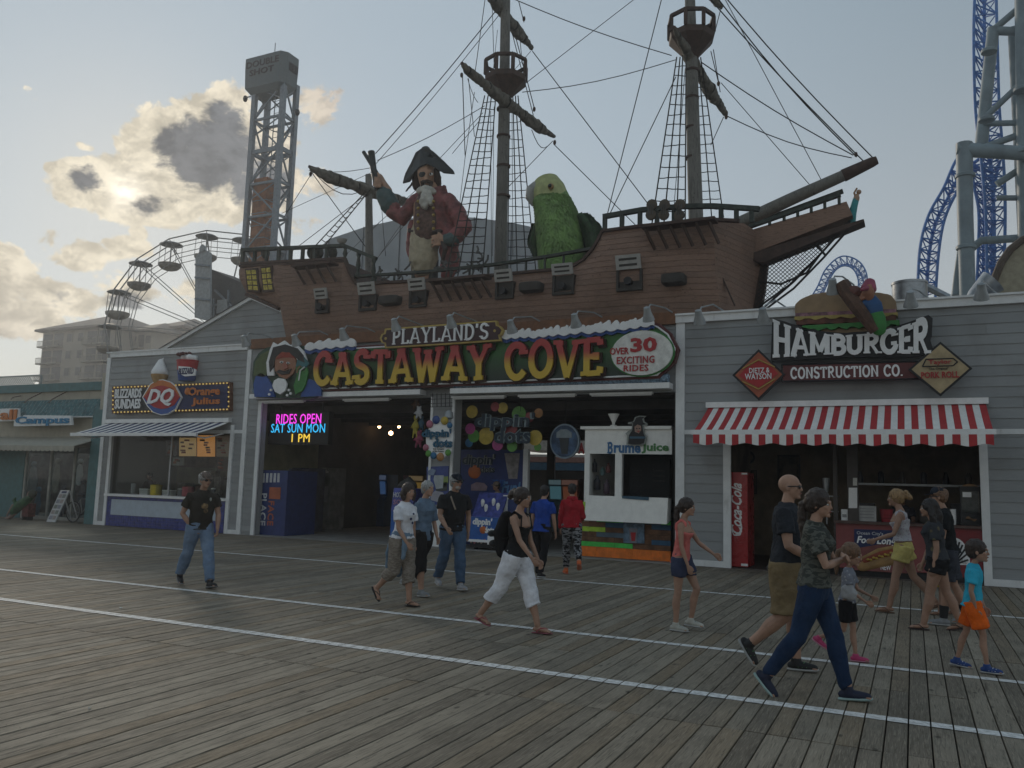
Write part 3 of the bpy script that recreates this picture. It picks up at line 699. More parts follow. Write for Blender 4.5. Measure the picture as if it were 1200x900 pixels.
# lattice screen on the teal roof
YL = YT + 3
za, zb_ = F(20, 459, YL).z, F(20, 442, YL).z; lx0, lx1 = F(-30, 450, YL).x, F(47, 450, YL).x
lt = thing('roof_lattice', 'pale diagonal lattice screen on the roof of the teal shop', 'lattice', (lx0, YL, za))
m_ = MB(); LW = mat('lattice_white', (.35, .38, .38), .7)
h = zb_ - za; n = 0; x = lx0 - h
while x < lx1:
 for s in (1, -1):
  a = (x, za) if s > 0 else (x, zb_); b = (x + h, zb_) if s > 0 else (x + h, za)
  if a[0] >= lx0 and b[0] <= lx1: m_.bar((a[0], YL + (.012 if s > 0 else 0), a[1]), (b[0], YL + (.012 if s > 0 else 0), b[1]), .035, .01, (0, 1, 0))
 x += .12
m_.build('lattice_strips', LW, lt, kind='stuff')
MB().box(lx0 - .02, lx1 + .02, YL - .03, YL + .03, zb_, zb_ + .06).build('top_rail', LW, lt); MB().box(lx1, lx1 + .07, YL - .03, YL + .03, za, zb_).build('post', LW, lt)
# three lamp arms over the teal fascia
for k, (a, b) in enumerate((((24, 464), (13, 468)), ((49, 460), (29, 472)), ((78, 459), (57, 472)))):
 p = F(a[0], a[1], YT); q = F(b[0], b[1], YT - .9)
 o = MB().tube([p, p + (q - p) * .8 + Vector((0, 0, .05)), q], .02, 6).build('lamp_arm', mat('rust_arm', (.16, .12, .09), .7))
 tag(o, ['left slanting lamp arm above the teal shop sign', 'middle slanting lamp arm above the teal shingles', 'right slanting lamp arm above the teal shingles'][k], 'lamp arm', 'lamp arms over the teal shop')
# ---------------- awnings
STRIPE_R = mat('red_canvas', (.46, .045, .05), .8, var=.08, grime=.1)
STRIPE_W = mat('white_canvas', (.84, .83, .80), .8, var=.04, grime=.12)
NAVY = mat('navy_canvas', (.04, .05, .14), .8)
def striped_awning(t, xa, xb, zw, yf, zf, wst, mA, mB, val=0.0, first=0, n=None):
 """flat sloping awning made of sewn stripes, front roller bar, scalloped valance"""
 n = n or max(2, int(round((xb - xa) / wst))); w = (xb - xa) / n
 for i in range(n):
  x0, x1 = xa + i * w, xa + (i + 1) * w - .002
  m_ = mA if (i + first) % 2 == 0 else mB
  sag = .02
  rowsv = []
  for j in range(5):
   t_ = j / 4; y = YF - .05 + (yf - YF + .05) * t_; z_ = zw + (zf - zw) * t_ - sag * math.sin(math.pi * t_)
   rowsv.append((y, z_))
  mb = MB(); vs = []
  for (y, z_) in rowsv: vs += [(x0, y, z_), (x1, y, z_), (x1, y, z_ - .008), (x0, y, z_ - .008)]
  fs = []
  for j in range(4):
   a = j * 4
   fs += [(a, a + 4, a + 5, a + 1), (a + 1, a + 5, a + 6, a + 2), (a + 3, a + 2, a + 6, a + 7), (a, a + 3, a + 7, a + 4)]
  mb.add(vs, fs); mb.build('canvas_stripe', m_, t)
 MB().box(xa - .04, xb + .04, yf - .05, yf + .02, zf - .075, zf + .02).build('front_bar', METALW, t)
 MB().box(xa - .04, xb + .04, YF - .16, YF - .02, zw - .02, zw + .10).build('housing', METALW, t)
 if val:
  n2 = int(round((xb - xa) / (wst))); w = (xb - xa) / n2
  for i in range(n2):
   x0 = xa + i * w; ph = lambda x: .5 - .5 * math.cos(2 * math.pi * (x - xa) / (w * 4))
   pts = [(x0 + .001, yf - .06, zf - .075)] + [(x0 + .001 + (w - .002) * q / 4, yf - .06 - .006 * math.sin(i * 1.3 + q * .6), zf - .075 - val - .045 * ph(x0 + w * q / 4)) for q in range(5)] + [(x0 + w - .001, yf - .06, zf - .075)]
   MB().prism(pts, .006).build('valance_strip', mA if (i + first) % 2 == 0 else mB, t)
 for x in (xa + .25, xb - .25):
  k = Vector((x, (YF + yf) / 2 - .1, zf - .1)); MB().tube([(x, YF - .04, zw - .35), k, (x, yf, zf - .04)], .02, 6).build('folding_arm', METALW, t)
ax0, ax1 = F(831, 477, YF).x, F(1155, 472, YF).x
pf = FX(813, 505, ax0)
aw = thing('red_striped_awning', 'red and white striped awning with scalloped valance over the burger opening', 'awning', ((ax0 + ax1) / 2, YF, F(1000, 475, YF).z))
striped_awning(aw, ax0, ax1, F(1000, 475, YF).z, pf.y, pf.z, .129, STRIPE_R, STRIPE_W, val=.17, n=45)
bx0, bx1 = F(129, 497, YF).x, F(271, 497, YF).x
pf2 = FX(85, 508, bx0)
aw2 = thing('blue_striped_awning', 'navy and white striped awning over the ice cream shop window', 'awning', ((bx0 + bx1) / 2, YF, F(200, 497, YF).z))
striped_awning(aw2, bx0, bx1, F(200, 495, YF).z, pf2.y, pf2.z, .19, STRIPE_W, NAVY, n=29)
# rolled-up awnings over the hall openings
for k, (a, b, yy) in enumerate(((301, 500, 467), (534, 789, 459))):
 xa, xb = F(a, yy, YF).x + .03, F(b, yy, YF).x
 z_ = zo + .04
 t = thing('rolled_awning', ['white cased rolled awning over the left hall opening', 'white cased rolled awning over the right hall opening'][k], 'awning', ((xa + xb) / 2, YF - .2, z_), 'rolled awnings under the long sign')
 MB().box(xa, xb, YF - .34, YF - .02, z_, z_ + .13).build('housing', METALW, t)
 MB().tube([(xa + .05, YF - .2, z_ + .24), (xb - .05, YF - .2, z_ + .24)], .10, 12).build('canvas_roll', mat('blue_grey_canvas', (.22, .32, .42), .8, var=.4, scale=18), t)
 for q in range(3 if k else 2):
  x = xa + (xb - xa) * (q + .35) / (3 if k else 2); 
  if q % 2 == 0 or k: 
   fx_ = thing('strip_light', 'white strip light fitting number under the rolled awning' if 0 else ['white strip light left under the left rolled awning', 'white strip light right under the left rolled awning', 'white strip light at the left of the right opening', 'white strip light in the middle of the right opening', 'white strip light at the right of the right opening'][k * 2 + q], 'light fitting', (x, YF - .05, z_ - .1), 'strip lights over the hall openings')
   MB().box(x - .75, x + .75, YF - .10, YF + .02, z_ - .09, z_ - .04).build('casing', METALW, fx_)
   MB().tube([(x - .72, YF - .04, z_ - .105), (x + .72, YF - .04, z_ - .105)], .016, 6).build('tube', WHITE2, fx_)
  else:
   fx_ = thing('strip_light', 'white strip light right under the left rolled awning', 'light fitting', (x, YF - .05, z_ - .1), 'strip lights over the hall openings')
   MB().box(x - .75, x + .75, YF - .10, YF + .02, z_ - .09, z_ - .04).build('casing', METALW, fx_)
   MB().tube([(x - .72, YF - .04, z_ - .105), (x + .72, YF - .04, z_ - .105)], .016, 6).build('tube', WHITE2, fx_)
# ================================================================== soft shapes: union of chains, fused to one skin
_tex = {}
def cloud_tex(size):
 k = round(size, 3)
 if k not in _tex:
  t = bpy.data.textures.new('folds', 'CLOUDS'); t.noise_scale = size; t.noise_depth = 2; _tex[k] = t
 return _tex[k]
def fuse(mb, name, m, parent, vox=.01, smooth=3, disp=0.0, dsize=.1, stretch=None, local=True, label=None, paint=None, dec=0.0):
 """overlapping closed shapes -> one continuous surface"""
 me = bpy.data.meshes.new(name); off = Vector((0, 0, 0)) if local else OFF[parent.name]
 me.from_pydata([(p[0] - off.x, p[1] - off.y, p[2] - off.z) for p in mb.v], [], mb.f)
 bm = bmesh.new(); bm.from_mesh(me); bmesh.ops.recalc_face_normals(bm, faces=bm.faces); bm.to_mesh(me); bm.free()
 o = bpy.data.objects.new(name, me); C.objects.link(o)
 r = o.modifiers.new('r', 'REMESH'); r.mode = 'VOXEL'; r.voxel_size = vox; r.use_smooth_shade = True
 if disp:
  d = o.modifiers.new('d', 'DISPLACE'); d.texture = cloud_tex(dsize); d.strength = disp; d.mid_level = .38; d.texture_coords = 'LOCAL'
 if smooth:
  s = o.modifiers.new('s', 'SMOOTH'); s.factor = .5; s.iterations = smooth
 if dec:
  q = o.modifiers.new('q', 'DECIMATE'); q.ratio = dec
 dg = bpy.context.evaluated_depsgraph_get(); me2 = bpy.data.meshes.new_from_object(o.evaluated_get(dg))
 bpy.data.objects.remove(o); bpy.data.meshes.remove(me)
 me2.name = name; me2.materials.clear()
 mats = m if isinstance(m, (list, tuple)) else [m]
 for mm in mats: me2.materials.append(mm)
 me2.polygons.foreach_set('use_smooth', [True] * len(me2.polygons))
 if paint:
  me2.polygons.foreach_set('material_index', [paint(p.center) for p in me2.polygons])
 ob = bpy.data.objects.new(name, me2); C.objects.link(ob); ob.parent = parent
 OFF[ob.name] = OFF.get(parent.name, Vector((0, 0, 0))) if parent else Vector((0, 0, 0))
 if label: ob['label'] = label
 return ob
# ================================================================== the pirate ship on the roof
YS = YF + 1.0; YC = YS + 2.3
def dep(p): return proj(p[0], p[1], p[2])[2]
def pxm(n, p): return n * dep(p) / FPX
HULL = wood_mat('terracotta_hull_boards', (.240, .150, .110), (.275, .172, .125), (.215, .145, .110), axis=(1.5, 6, 14), rough=.75, attr=False, bump=.35, vary=.6)
HULLD = mat('dark_brown_paint', (.075, .045, .035), .7, var=.2, grime=.3)
RAIL = mat('dark_green_grey_rail', (.055, .065, .055), .7, var=.25, scale=8)
SPAR = wood_mat('grey_spar_wood', (.17, .165, .15), (.22, .21, .19), (.15, .14, .12), axis=(8, 8, .8), attr=False, vary=.4)
SAILM = mat('furled_canvas', (.15, .138, .115), .9, var=.3, scale=5, grime=.5, bump=.6, bscale=25)
ROPE = mat('tarred_rope', (.035, .033, .030), .9)
ROPE2 = mat('grey_rope', (.11, .11, .105), .9)
ship = thing('pirate_ship', 'brown planked pirate ship with three masts and furled sails standing on the hall roof', 'ship', (F(600, 340, YC).x, YC, 6.0))
# stations: top spot, bottom spot, depth of the near side
ST = [((283, 309), (289, 343), .15), ((300, 308.4), (303, 349), .05), ((327, 307), (329, 363), 0), ((334, 306.6), (336, 398), 0), ((370, 305.5), (370, 402), 0), ((404, 304), (404, 402), 0), ((411, 322), (411, 402), 0), ((416, 333), (416, 402), 0),
 ((470, 331), (470, 400), 0), ((530, 327.5), (530, 398), 0), ((590, 322), (590, 395), 0), ((630, 318), (630, 392), 0), ((656, 316), (656, 390), 0), ((672, 312), (672, 389), 0), ((684, 305), (684, 388), 0), ((694, 294), (694, 387), 0), ((701, 282), (701, 387), 0), ((706, 271.5), (706, 387), 0),
 ((752, 265.5), (752, 385), 0), ((800, 261), (800, 382), .05), ((836, 258), (846, 380), .22), ((852, 259), (862, 378), .75), ((872, 262), (872, 376), 1.45), ((888, 272), (880, 374), 2.0), ((896, 296), (882, 372), 2.28)]
NR = 17
def hull_pt(k, t, push=0.0):
 (tx, ty), (bx, by), yo = ST[k]
 a = F(tx, ty, YS + yo); b = F(bx, by, YS + yo)
 p = a.lerp(b, t); fl = .22 * math.sin(math.pi * min(1, t * 1.05)) * (1 - yo / 2.4); p.y -= fl + push; return p
zmax = max(hull_pt(k, 0).z for k in range(len(ST))); zmin = min(hull_pt(k, 1).z for k in range(len(ST)))
def tz(k, z_): a_, b_ = hull_pt(k, 0).z, hull_pt(k, 1).z; return min(1, max(0, (a_ - z_) / (a_ - b_)))
for r in range(NR + 3):
 z1_, z0_ = zmax - (zmax - zmin) * r / (NR + 3), zmax - (zmax - zmin) * (r + 1) / (NR + 3); nS = len(ST); vs = []; fs = []
 for k in range(nS): vs += [hull_pt(k, tz(k, z1_), .004), hull_pt(k, tz(k, z0_ + .004), .013), hull_pt(k, tz(k, z0_ + .004), -.03)]
 runs = []
 for k in range(nS - 1):
  a = k * 3
  if (vs[a] - vs[a + 1]).length + (vs[a + 3] - vs[a + 4]).length > .06:
   if runs and runs[-1][1] == k: runs[-1][1] = k + 1
   else: runs.append([k, k + 1])
 for (k0, k1) in runs:
  n_ = k1 - k0; MB().add(vs[k0 * 3:(k1 + 1) * 3], [f for k in range(n_) for f in ((k * 3, k * 3 + 1, k * 3 + 4, k * 3 + 3), (k * 3 + 1, k * 3 + 2, k * 3 + 5, k * 3 + 4))]).build('hull_plank', HULL, ship)
far = MB(); vs = []
for k in range(len(ST)):
 for t in (0, .5, 1):
  p = hull_pt(k, t); vs.append((p.x, 2 * YC - p.y, p.z))
far.add(vs, [(k * 3 + j, k * 3 + j + 1, k * 3 + j + 4, k * 3 + j + 3) for k in range(len(ST) - 1) for j in (0, 1)]).build('far_side', HULL, ship)
MB().add([hull_pt(0, 0), hull_pt(0, 1), (hull_pt(0, 1).x, 2 * YC - hull_pt(0, 1).y, hull_pt(0, 1).z), (hull_pt(0, 0).x, 2 * YC - hull_pt(0, 0).y, hull_pt(0, 0).z)], [(0, 1, 2, 3)]).build('transom', HULLD, ship)
dk = MB()
for k in range(len(ST) - 1):
 a, b = hull_pt(k, .03), hull_pt(k + 1, .03); dk.add([a, b, (b.x, 2 * YC - b.y, b.z), (a.x, 2 * YC - a.y, a.z)], [(0, 1, 2, 3)])
dk.build('deck', HULLD, ship)
# wales: dark mouldings
def strip(pts, name, m_, w=.05, d=.06, Y=None, off=-.26, parent=None):
 pp = [F(x, y, (Y if Y else YS) + off) for x, y in pts]; mb = MB()
 for a, b in zip(pp[:-1], pp[1:]): mb.bar(a, b, d, w)
 return mb.build(name, m_, parent or ship)
strip([(281, 312), (404, 306)], 'moulding', HULLD, .07, .1, off=-.02)
strip([(283, 309), (404, 303), (411, 321), (418, 333), (530, 327), (656, 315.5), (672, 311.5), (684, 304.5), (694, 293.5), (701, 281.5), (706, 271), (752, 265), (836, 257.5), (866, 259)], 'gunwale', HULLD, .07, .14, off=-.02)
strip([(289, 345), (327, 362)], 'moulding', HULLD, .1, .14, off=-.05)
strip([(834, 298), (845, 322), (861, 358)], 'bow_moulding', HULLD, .035, .05, off=.30)  # dark strip stands in for the shaded crease where the hull turns
MB().prism([F(893, 300, YC - .12), F(900, 303, YC - .12), F(896, 340, YC - .12), F(889, 374, YC - .12), F(880, 374, YC - .12), F(886, 340, YC - .12)], .24).build('stem_post', HULLD, ship)
# stern windows with yellow panes
YEL = mat('yellow_glass', (.50, .40, .06), .35, var=.3, scale=12)
for (pts) in (((288, 316.5), (300, 315.5), (303, 341), (291, 340)), ((306, 314), (317, 312.8), (320, 340), (309, 340.5))):
 q = [F(x, y, YS - .22) for x, y in pts]
 fr_ = MB(); fr_.prism([q[0] + Vector((-.04, 0, .04)), q[1] + Vector((.04, 0, .04)), q[2] + Vector((.04, 0, -.04)), q[3] + Vector((-.04, 0, -.04))], .06)
 wf = fr_.build('stern_window', HULLD, ship)
 for i in range(2):
  for j in range(4):
   def bl(u, v): return q[0].lerp(q[1], u).lerp(q[3].lerp(q[2], u), v)
   u0, u1, v0, v1 = i / 2 + .05, (i + 1) / 2 - .05, j / 4 + .03, (j + 1) / 4 - .03
   MB().prism([bl(u0, v0) - Vector((0, .015, 0)), bl(u1, v0) - Vector((0, .015, 0)), bl(u1, v1) - Vector((0, .015, 0)), bl(u0, v1) - Vector((0, .015, 0))], .012).build('pane', YEL, wf)
# gun ports: opened pale lids with slots above dark openings, cannon mouths
LID = mat('pale_port_lid', (.40, .39, .37), .6, var=.1, grime=.3)
PORT = mat('port_frame', (.05, .045, .04), .7)
for (lx0, ly0, lx1, ly1, ox0, oy0, ox1, oy1) in ((367, 338, 379, 351, 369, 351, 384, 366), (421, 331, 437, 346, 420, 346, 440, 363), (480, 326, 496, 341, 479, 341, 499, 359), (580, 316, 597, 331, 580, 331, 601, 349), (648, 309, 667, 323, 647, 323, 672, 344), (725, 299, 749, 317, 722, 317, 752, 339)):
 yy = YS - .30
 a, b = F(ox0, (oy0 + oy1) / 2, yy), F(ox1, (oy0 + oy1) / 2, yy); z1 = F(ox0, oy0, yy).z; z0 = F(ox1, oy1, yy).z
 fr_ = MB().box(a.x, b.x, yy, yy + .3, z0, z0 + .07).box(a.x, a.x + .06, yy + .001, yy + .3, z0 + .07, z1).box(b.x - .06, b.x, yy + .001, yy + .3, z0 + .07, z1).box(a.x, b.x, yy + .08, yy + .3, z0 + .02, z1 - .002).build('gun_port', PORT, ship)
 cxm = (a.x + b.x) / 2; czm = z0 + (z1 - z0) * .42
 MB().lathe((cxm, yy - .12, czm), [(.05, 0), (.095, 0), (.10, .05), (.075, .09), (.085, .35)], 12, u=(1, 0, 0), w=(0, 0, 1), ax=(0, 1, 0)).build('cannon_muzzle', mat('gun_iron', (.03, .03, .032), .5, .5), ship)
 la, lb = F(lx0, ly1, yy - .1), F(lx1, ly1, yy - .1); zt_ = F(lx0, ly0, yy - .25).z
 zl = z1 + .005
 # lid swung up and out
 lid = MB(); H_ = zt_ - zl + .05
 n_ = Vector((0, -.33, 1)).normalized(); w_ = lb.x - la.x
 def L(u, v, d=0.0): return Vector((a.x + .01 + u * (b.x - a.x - .02), yy - .01 + n_.y * v * H_ - d * n_.z, zl + n_.z * v * H_ + d * n_.y))
 def slab_(u0, u1, v0, v1, d0, d1, mb):
  return mb.add([L(u0, v0, d0), L(u1, v0, d0), L(u1, v1, d0), L(u0, v1, d0), L(u0, v0, d1), L(u1, v0, d1), L(u1, v1, d1), L(u0, v1, d1)], [(0, 3, 2, 1), (4, 5, 6, 7), (0, 1, 5, 4), (1, 2, 6, 5), (2, 3, 7, 6), (3, 0, 4, 7)])
 lo = slab_(0, 1, 0, 1, -.03, .03, lid).build('port_lid', LID, ship)
 s_ = MB(); slab_(.14, .86, .22, .38, .031, .036, s_); slab_(.14, .86, .62, .78, .031, .036, s_); s_.build('slot', PORT, lo)
# dark rounded boxes between the ports
for (x0, y0, x1, y1) in ((444, 345, 469, 359), (609, 329, 635, 344), (776, 319, 802, 335)):
 p = F((x0 + x1) / 2, (y0 + y1) / 2, YS - .35); w = pxm((x1 - x0) / 2 * 1.08, p); h = pxm((y1 - y0) / 2 * .8, p)
 mb = MB(); vs = []
 for dy, s in ((.18, 1), (-.05, 1), (-.13, .93), (-.16, .8)):
  for j in range(20):
   t = 2 * math.pi * j / 20; cx_, sx_ = math.cos(t), math.sin(t)
   vs.append((p.x + w * s * math.copysign(abs(cx_) ** .35, cx_), p.y + dy, p.z + h * s * math.copysign(abs(sx_) ** .35, sx_)))
 mb.add(vs, [(i * 20 + j, i * 20 + (j + 1) % 20, (i + 1) * 20 + (j + 1) % 20, (i + 1) * 20 + j) for i in range(3) for j in range(20)] + [tuple(60 + j for j in range(20)), tuple(range(19, -1, -1))])
 mb.build('rounded_hatch', PORT, ship, True)
# channels: shelves with braces under the shrouds
for (x0, x1, ytop, yb, nb_) in ((342, 388, 311, 334, 4), (502, 569, 328, 353, 6), (751, 838, 264, 293, 6)):
 a, b = F(x0, ytop, YS - .55), F(x1, ytop - (x1 - x0) * .05, YS - .55)
 MB().prism([(a.x, YS - .6, a.z - .06), (b.x, YS - .6, a.z - .06), (b.x, YS - .2, a.z - .06), (a.x, YS - .2, a.z - .06)], .07, (0, 0, 1)).build('channel_shelf', HULLD, ship)
 for i in range(nb_):
  x = a.x + (b.x - a.x) * (i + .3) / (nb_ - .2); zb_ = F(x0, yb, YS - .3).z
  MB().bar((x, YS - .52, a.z - .08), (x + .18, YS - .26, zb_ - .02), .05, .06).build('channel_brace', HULLD, ship)
# rails
def rail(top, bot, posts, Y, name='rail', rw=.10, pw=.09, turned=False, tt=None):
 T = [F(x, y, Y) for x, y in top]; B = [F(x, y, Y) for x, y in bot]
 mb = MB()
 for a, b in zip(T[:-1], T[1:]): mb.bar(a, b, .13, rw)
 mb.build(name, RAIL, ship)
 def at(P, x):
  for a, b in zip(P[:-1], P[1:]):
   if a.x <= x <= b.x: return a.lerp(b, (x - a.x) / (b.x - a.x))
  return P[0] if x < P[0].x else P[-1]
 for px in posts:
  x = F(px, top[0][1], Y).x; a = at(B, x); b = at(T, x)
  if turned:
   h = b.z - a.z; MB().lathe((a.x, Y, a.z), [(.07, 0), (.07, h * .12), (.035, h * .2), (.075, h * .45), (.04, h * .75), (.07, h * .86), (.07, h)], 10).build('baluster', RAIL, ship, True)
  else: MB().box(x - pw / 2, x + pw / 2, Y - pw / 2, Y + pw / 2, a.z, b.z - .03).build('baluster', RAIL, ship)
rail([(284, 293), (344, 290.5), (404, 288)], [(284, 308), (404, 303)], [285, 299, 313, 327, 341, 355, 369, 383], YS + .05)
rail([(404, 288), (433, 300), (441, 303)], [(404, 305), (411, 321), (441, 332)], [404, 421, 439], YS + .05, turned=True)
rail([(404, 325), (500, 318.5), (580, 310), (640, 301), (697, 291)], [(404, 335), (530, 327), (656, 315.5), (684, 305), (697, 293)], [418, 440, 462, 484, 506, 528, 550, 572, 594, 616, 638, 660], YS + .08, rw=.07, pw=.05)
rail([(707, 254), (752, 246), (800, 242), (836, 241.5), (890, 245)], [(706, 271), (752, 265), (836, 257.5), (866, 259), (895, 262)], [709, 729, 750, 770, 790, 845, 863, 881], YS + .08, rw=.11, pw=.10)
yF2 = YC - .38
rail([(878, 266), (985, 228)], [(862, 276), (992, 237)], [902, 919, 935, 951, 967, 984], yF2, rw=.09, pw=.07)
rail([(884, 262), (988, 224)], [(862, 276), (992, 237)], [], YC + .34, rw=.09, pw=.07)
# beak
MB().prism([F(858, 276, yF2), F(992, 236, yF2), F(999, 252, yF2), F(868, 302, yF2)], .66).build('beak', HULL, ship)
MB().prism([F(866, 301, yF2 - .06), F(1012, 256.5, yF2 - .06), F(1013, 259, yF2 - .06), F(893, 308, yF2 - .06)], .5).build('beak_keel', HULLD, ship)
# figurehead: painted woman leaning out with raised arm
fb = F(1001, 250, YC); fg = MB()
SKINP = mat('painted_skin', (.42, .26, .17), .5)
def P(x, y, Y=YC): return F(x, y, Y)
fgh = MB().chain([P(998, 262), P(999, 250), P(1001, 241), P(1003, 234)], [pxm(4.4, fb), pxm(4.6, fb), pxm(4.0, fb), pxm(3.6, fb)], 10).build('figurehead', mat('turquoise_paint', (.04, .26, .28), .5), ship, True)
MB().chain([P(1003, 235), P(1004, 231), P(1005, 228)], [pxm(3.6, fb), pxm(3.4, fb), pxm(1.8, fb)], 10).ball(P(1006.5, 225), pxm(2.9, fb)).chain([P(1003, 231), P(1001, 226), P(1004, 221)], [pxm(1.5, fb), pxm(1.2, fb), pxm(1.1, fb)], 8).build('torso', SKINP, fgh, True)
# masts, spars
def taper(pts, m_, name='mast', n=14, Y=YC, par=None):
 P3 = [F(x, y, Y) for x, y, r in pts]; return MB().tube(P3, [pxm(r, p) for p, (x, y, r) in zip(P3, pts)], n).build(name, m_, par or ship, True)
taper([(586, 335, 7.8), (588.5, 220, 7.0), (591, 110, 6.4), (592.5, 0, 5.6), (593.5, -70, 5)], SPAR)
taper([(816, 270, 8.6), (813, 180, 8.0), (810, 60, 6.8), (807, -70, 5)], SPAR)
taper([(433, 322, 5.2), (432.5, 260, 4.4), (432, 205, 3.8)], SPAR)
taper([(862, 264, 8.0), (930, 232, 7.4), (990, 205, 6.6)], SPAR, 'bowsprit')
taper([(988, 206, 7.6), (1022, 190, 6.0), (1028, 187.5, 4.8)], HULLD, 'bowsprit_tip')
for (x, y) in ((590, 100), (811, 55)):
 p = F(x, y, YC)
 for dy in (28, 60, 95, 130): 
  q = F(x, y + dy, YC); MB().lathe((q.x, q.y, q.z), [(pxm(8.1, q), -.03), (pxm(8.3, q), 0), (pxm(8.1, q), .03)], 14).build('mast_band', HULLD, ship, True)
def nest(cx_, yb, yt, yr, r):
 p = F(cx_, yb, YC); zb_, zt_, zr = p.z, F(cx_, yt, YC).z, F(cx_, yr, YC).z; R = pxm(r, p)
 nn = 8
 o = MB().lathe((p.x, p.y, 0), [(R * .30, zb_), (R * .62, zb_ + (zt_ - zb_) * .35), (R, zb_ + (zt_ - zb_) * .75), (R * 1.02, zt_)], nn).build('crows_nest', HULLD, ship)
 for i in range(nn):
  a0, a1 = 2 * math.pi * i / nn, 2 * math.pi * (i + 1) / nn; e = Vector((p.x, p.y, 0))
  q0, q1 = e + Vector((R * math.cos(a0), R * math.sin(a0), 0)), e + Vector((R * math.cos(a1), R * math.sin(a1), 0))
  MB().bar(q0 + Vector((0, 0, zr)), q1 + Vector((0, 0, zr)), .08, .09).build('nest_rail', HULLD, o)
  MB().bar(q0 + Vector((0, 0, zt_)), q0 + Vector((0, 0, zr)), .09, .09).build('nest_post', HULLD, o)
nest(592, 114, 92, 75, 25)
nest(810, 68, 42, 24, 26.5)
def furled(pn, pf, cz, r, seed, yard_r=.05, r0=.35):
 """yard across the ship with its rolled sail, from the near to the far end"""
 a = G(pn[0], pn[1], cz); b = G(pf[0], pf[1], cz); rr = random.Random(seed); n = 26
 y_ = MB().tube([a, b], yard_r, 8).build('yard', HULLD, ship, True)
 pts, rs = [], []
 R = pxm(r * .86, a.lerp(b, .5))
 for i in range(n + 1):
  t = i / n; p = a.lerp(b, .02 + t * .96)
  e = min(1, .45 + 2.4 * min(t, 1 - t)) ; w = R * e * (1 + .16 * math.sin(t * 17 + seed) + rr.uniform(-.07, .07)) * (.86 if i % 5 == 0 else 1)
  p = p + Vector((0, 0, -w * .55 - .03 * math.sin(math.pi * t))); pts.append(p); rs.append(w)
 mb = MB().chain(pts, rs, 12, el=(.85, 1.1)); s = fuse(mb, 'furled_sail', SAILM, ship, vox=.03, smooth=2, disp=.10, dsize=.16, local=False)
 for i in range(1, n, 5):
  MB().tube([pts[i] + Vector((0, 0, 0)) + (b - a).normalized() * d for d in (-.02, .02)], rs[i] * 1.06, 12).build('gasket', ROPE, s)
 return a, b
cz1 = F(592, 117, YC).z
a1, b1 = furled((541, 74), (650, 160), cz1, 7.4, 1)
cz2 = F(592, 4, YC).z; a2, b2 = furled((560, -30), (624, 56), cz2, 7.5, 2)
cz3 = F(809, 62, YC).z; a3, b3 = furled((790, 32), (851, 133), cz3, 8.0, 3)
cz4 = F(808, -40, YC).z; a4, b4 = furled((775, -80), (846, 8), cz4, 7, 4)
cz5 = F(432, 219, YC).z; a5, b5 = furled((362, 195), (487, 238), cz5, 7.5, 5)
# shrouds and ratlines
def shrouds(tops, bots, Yt, Yb, nr, sag=.03):
 T = [F(x, y, Yt) for x, y in tops]; B = [F(x, y, Yb) for x, y in bots]
 for a, b in zip(T, B): MB().tube([a, b], .018, 5).build('shroud', ROPE, ship)
 for k in range(1, nr):
  t = k / nr; pts = []
  L = [a.lerp(b, t + .004 * math.sin(k * 2.3 + i)) for i, (a, b) in enumerate(zip(T, B))]
  for i, (p, q) in enumerate(zip(L[:-1], L[1:])):
   pts += [p, p.lerp(q, .5) - Vector((0, 0, sag * (p - q).length * 1.3))]
  pts.append(L[-1]); MB().tube(pts, .013, 4, cap=False).build('ratline', ROPE, ship)
shrouds([(568, 112), (572, 112), (576, 112), (581, 112)], [(522, 326), (536, 326), (550, 326), (565, 326)], YC - .4, YS - .5, 24)
shrouds([(597, 112), (601, 112), (604, 112), (607, 112)], [(595, 318), (606, 318), (617, 318), (628, 318)], YC + .4, YC + 2.4, 21)
shrouds([(793, 67), (797, 67), (800, 67), (804, 67)], [(764, 262), (778, 262), (793, 262), (803, 262)], YC - .5, YS - .5, 16)
shrouds([(815, 67), (818, 67), (821, 67)], [(820, 255), (834, 255), (848, 255)], YC + .4, YC + 2.2, 17)
shrouds([(431, 222), (434, 222)], [(366, 292), (377, 292)], YC - .1, YS + .3, 13, .2)
# deadeyes with lanyards
for (x, y0, y1) in ((764, 240, 252), (779, 240, 252), (797, 240, 252.5)):
 p = F(x, y0, YS - .5); q = F(x - 1, y1, YS - .5)
 for c in (p, q): MB().lathe((c.x, c.y - .05, c.z), [(.07, 0), (.13, .01), (.13, .07), (.07, .08)], 12, u=(1, 0, 0), w=(0, 0, 1), ax=(0, 1, 0)).build('deadeye', mat('deadeye_wood', (.10, .08, .06), .7), ship)
 for dx in (-.05, 0, .05): MB().tube([p + Vector((dx, -.06, 0)), q + Vector((dx, -.06, 0))], .01, 4).build('lanyard', ROPE2, ship)
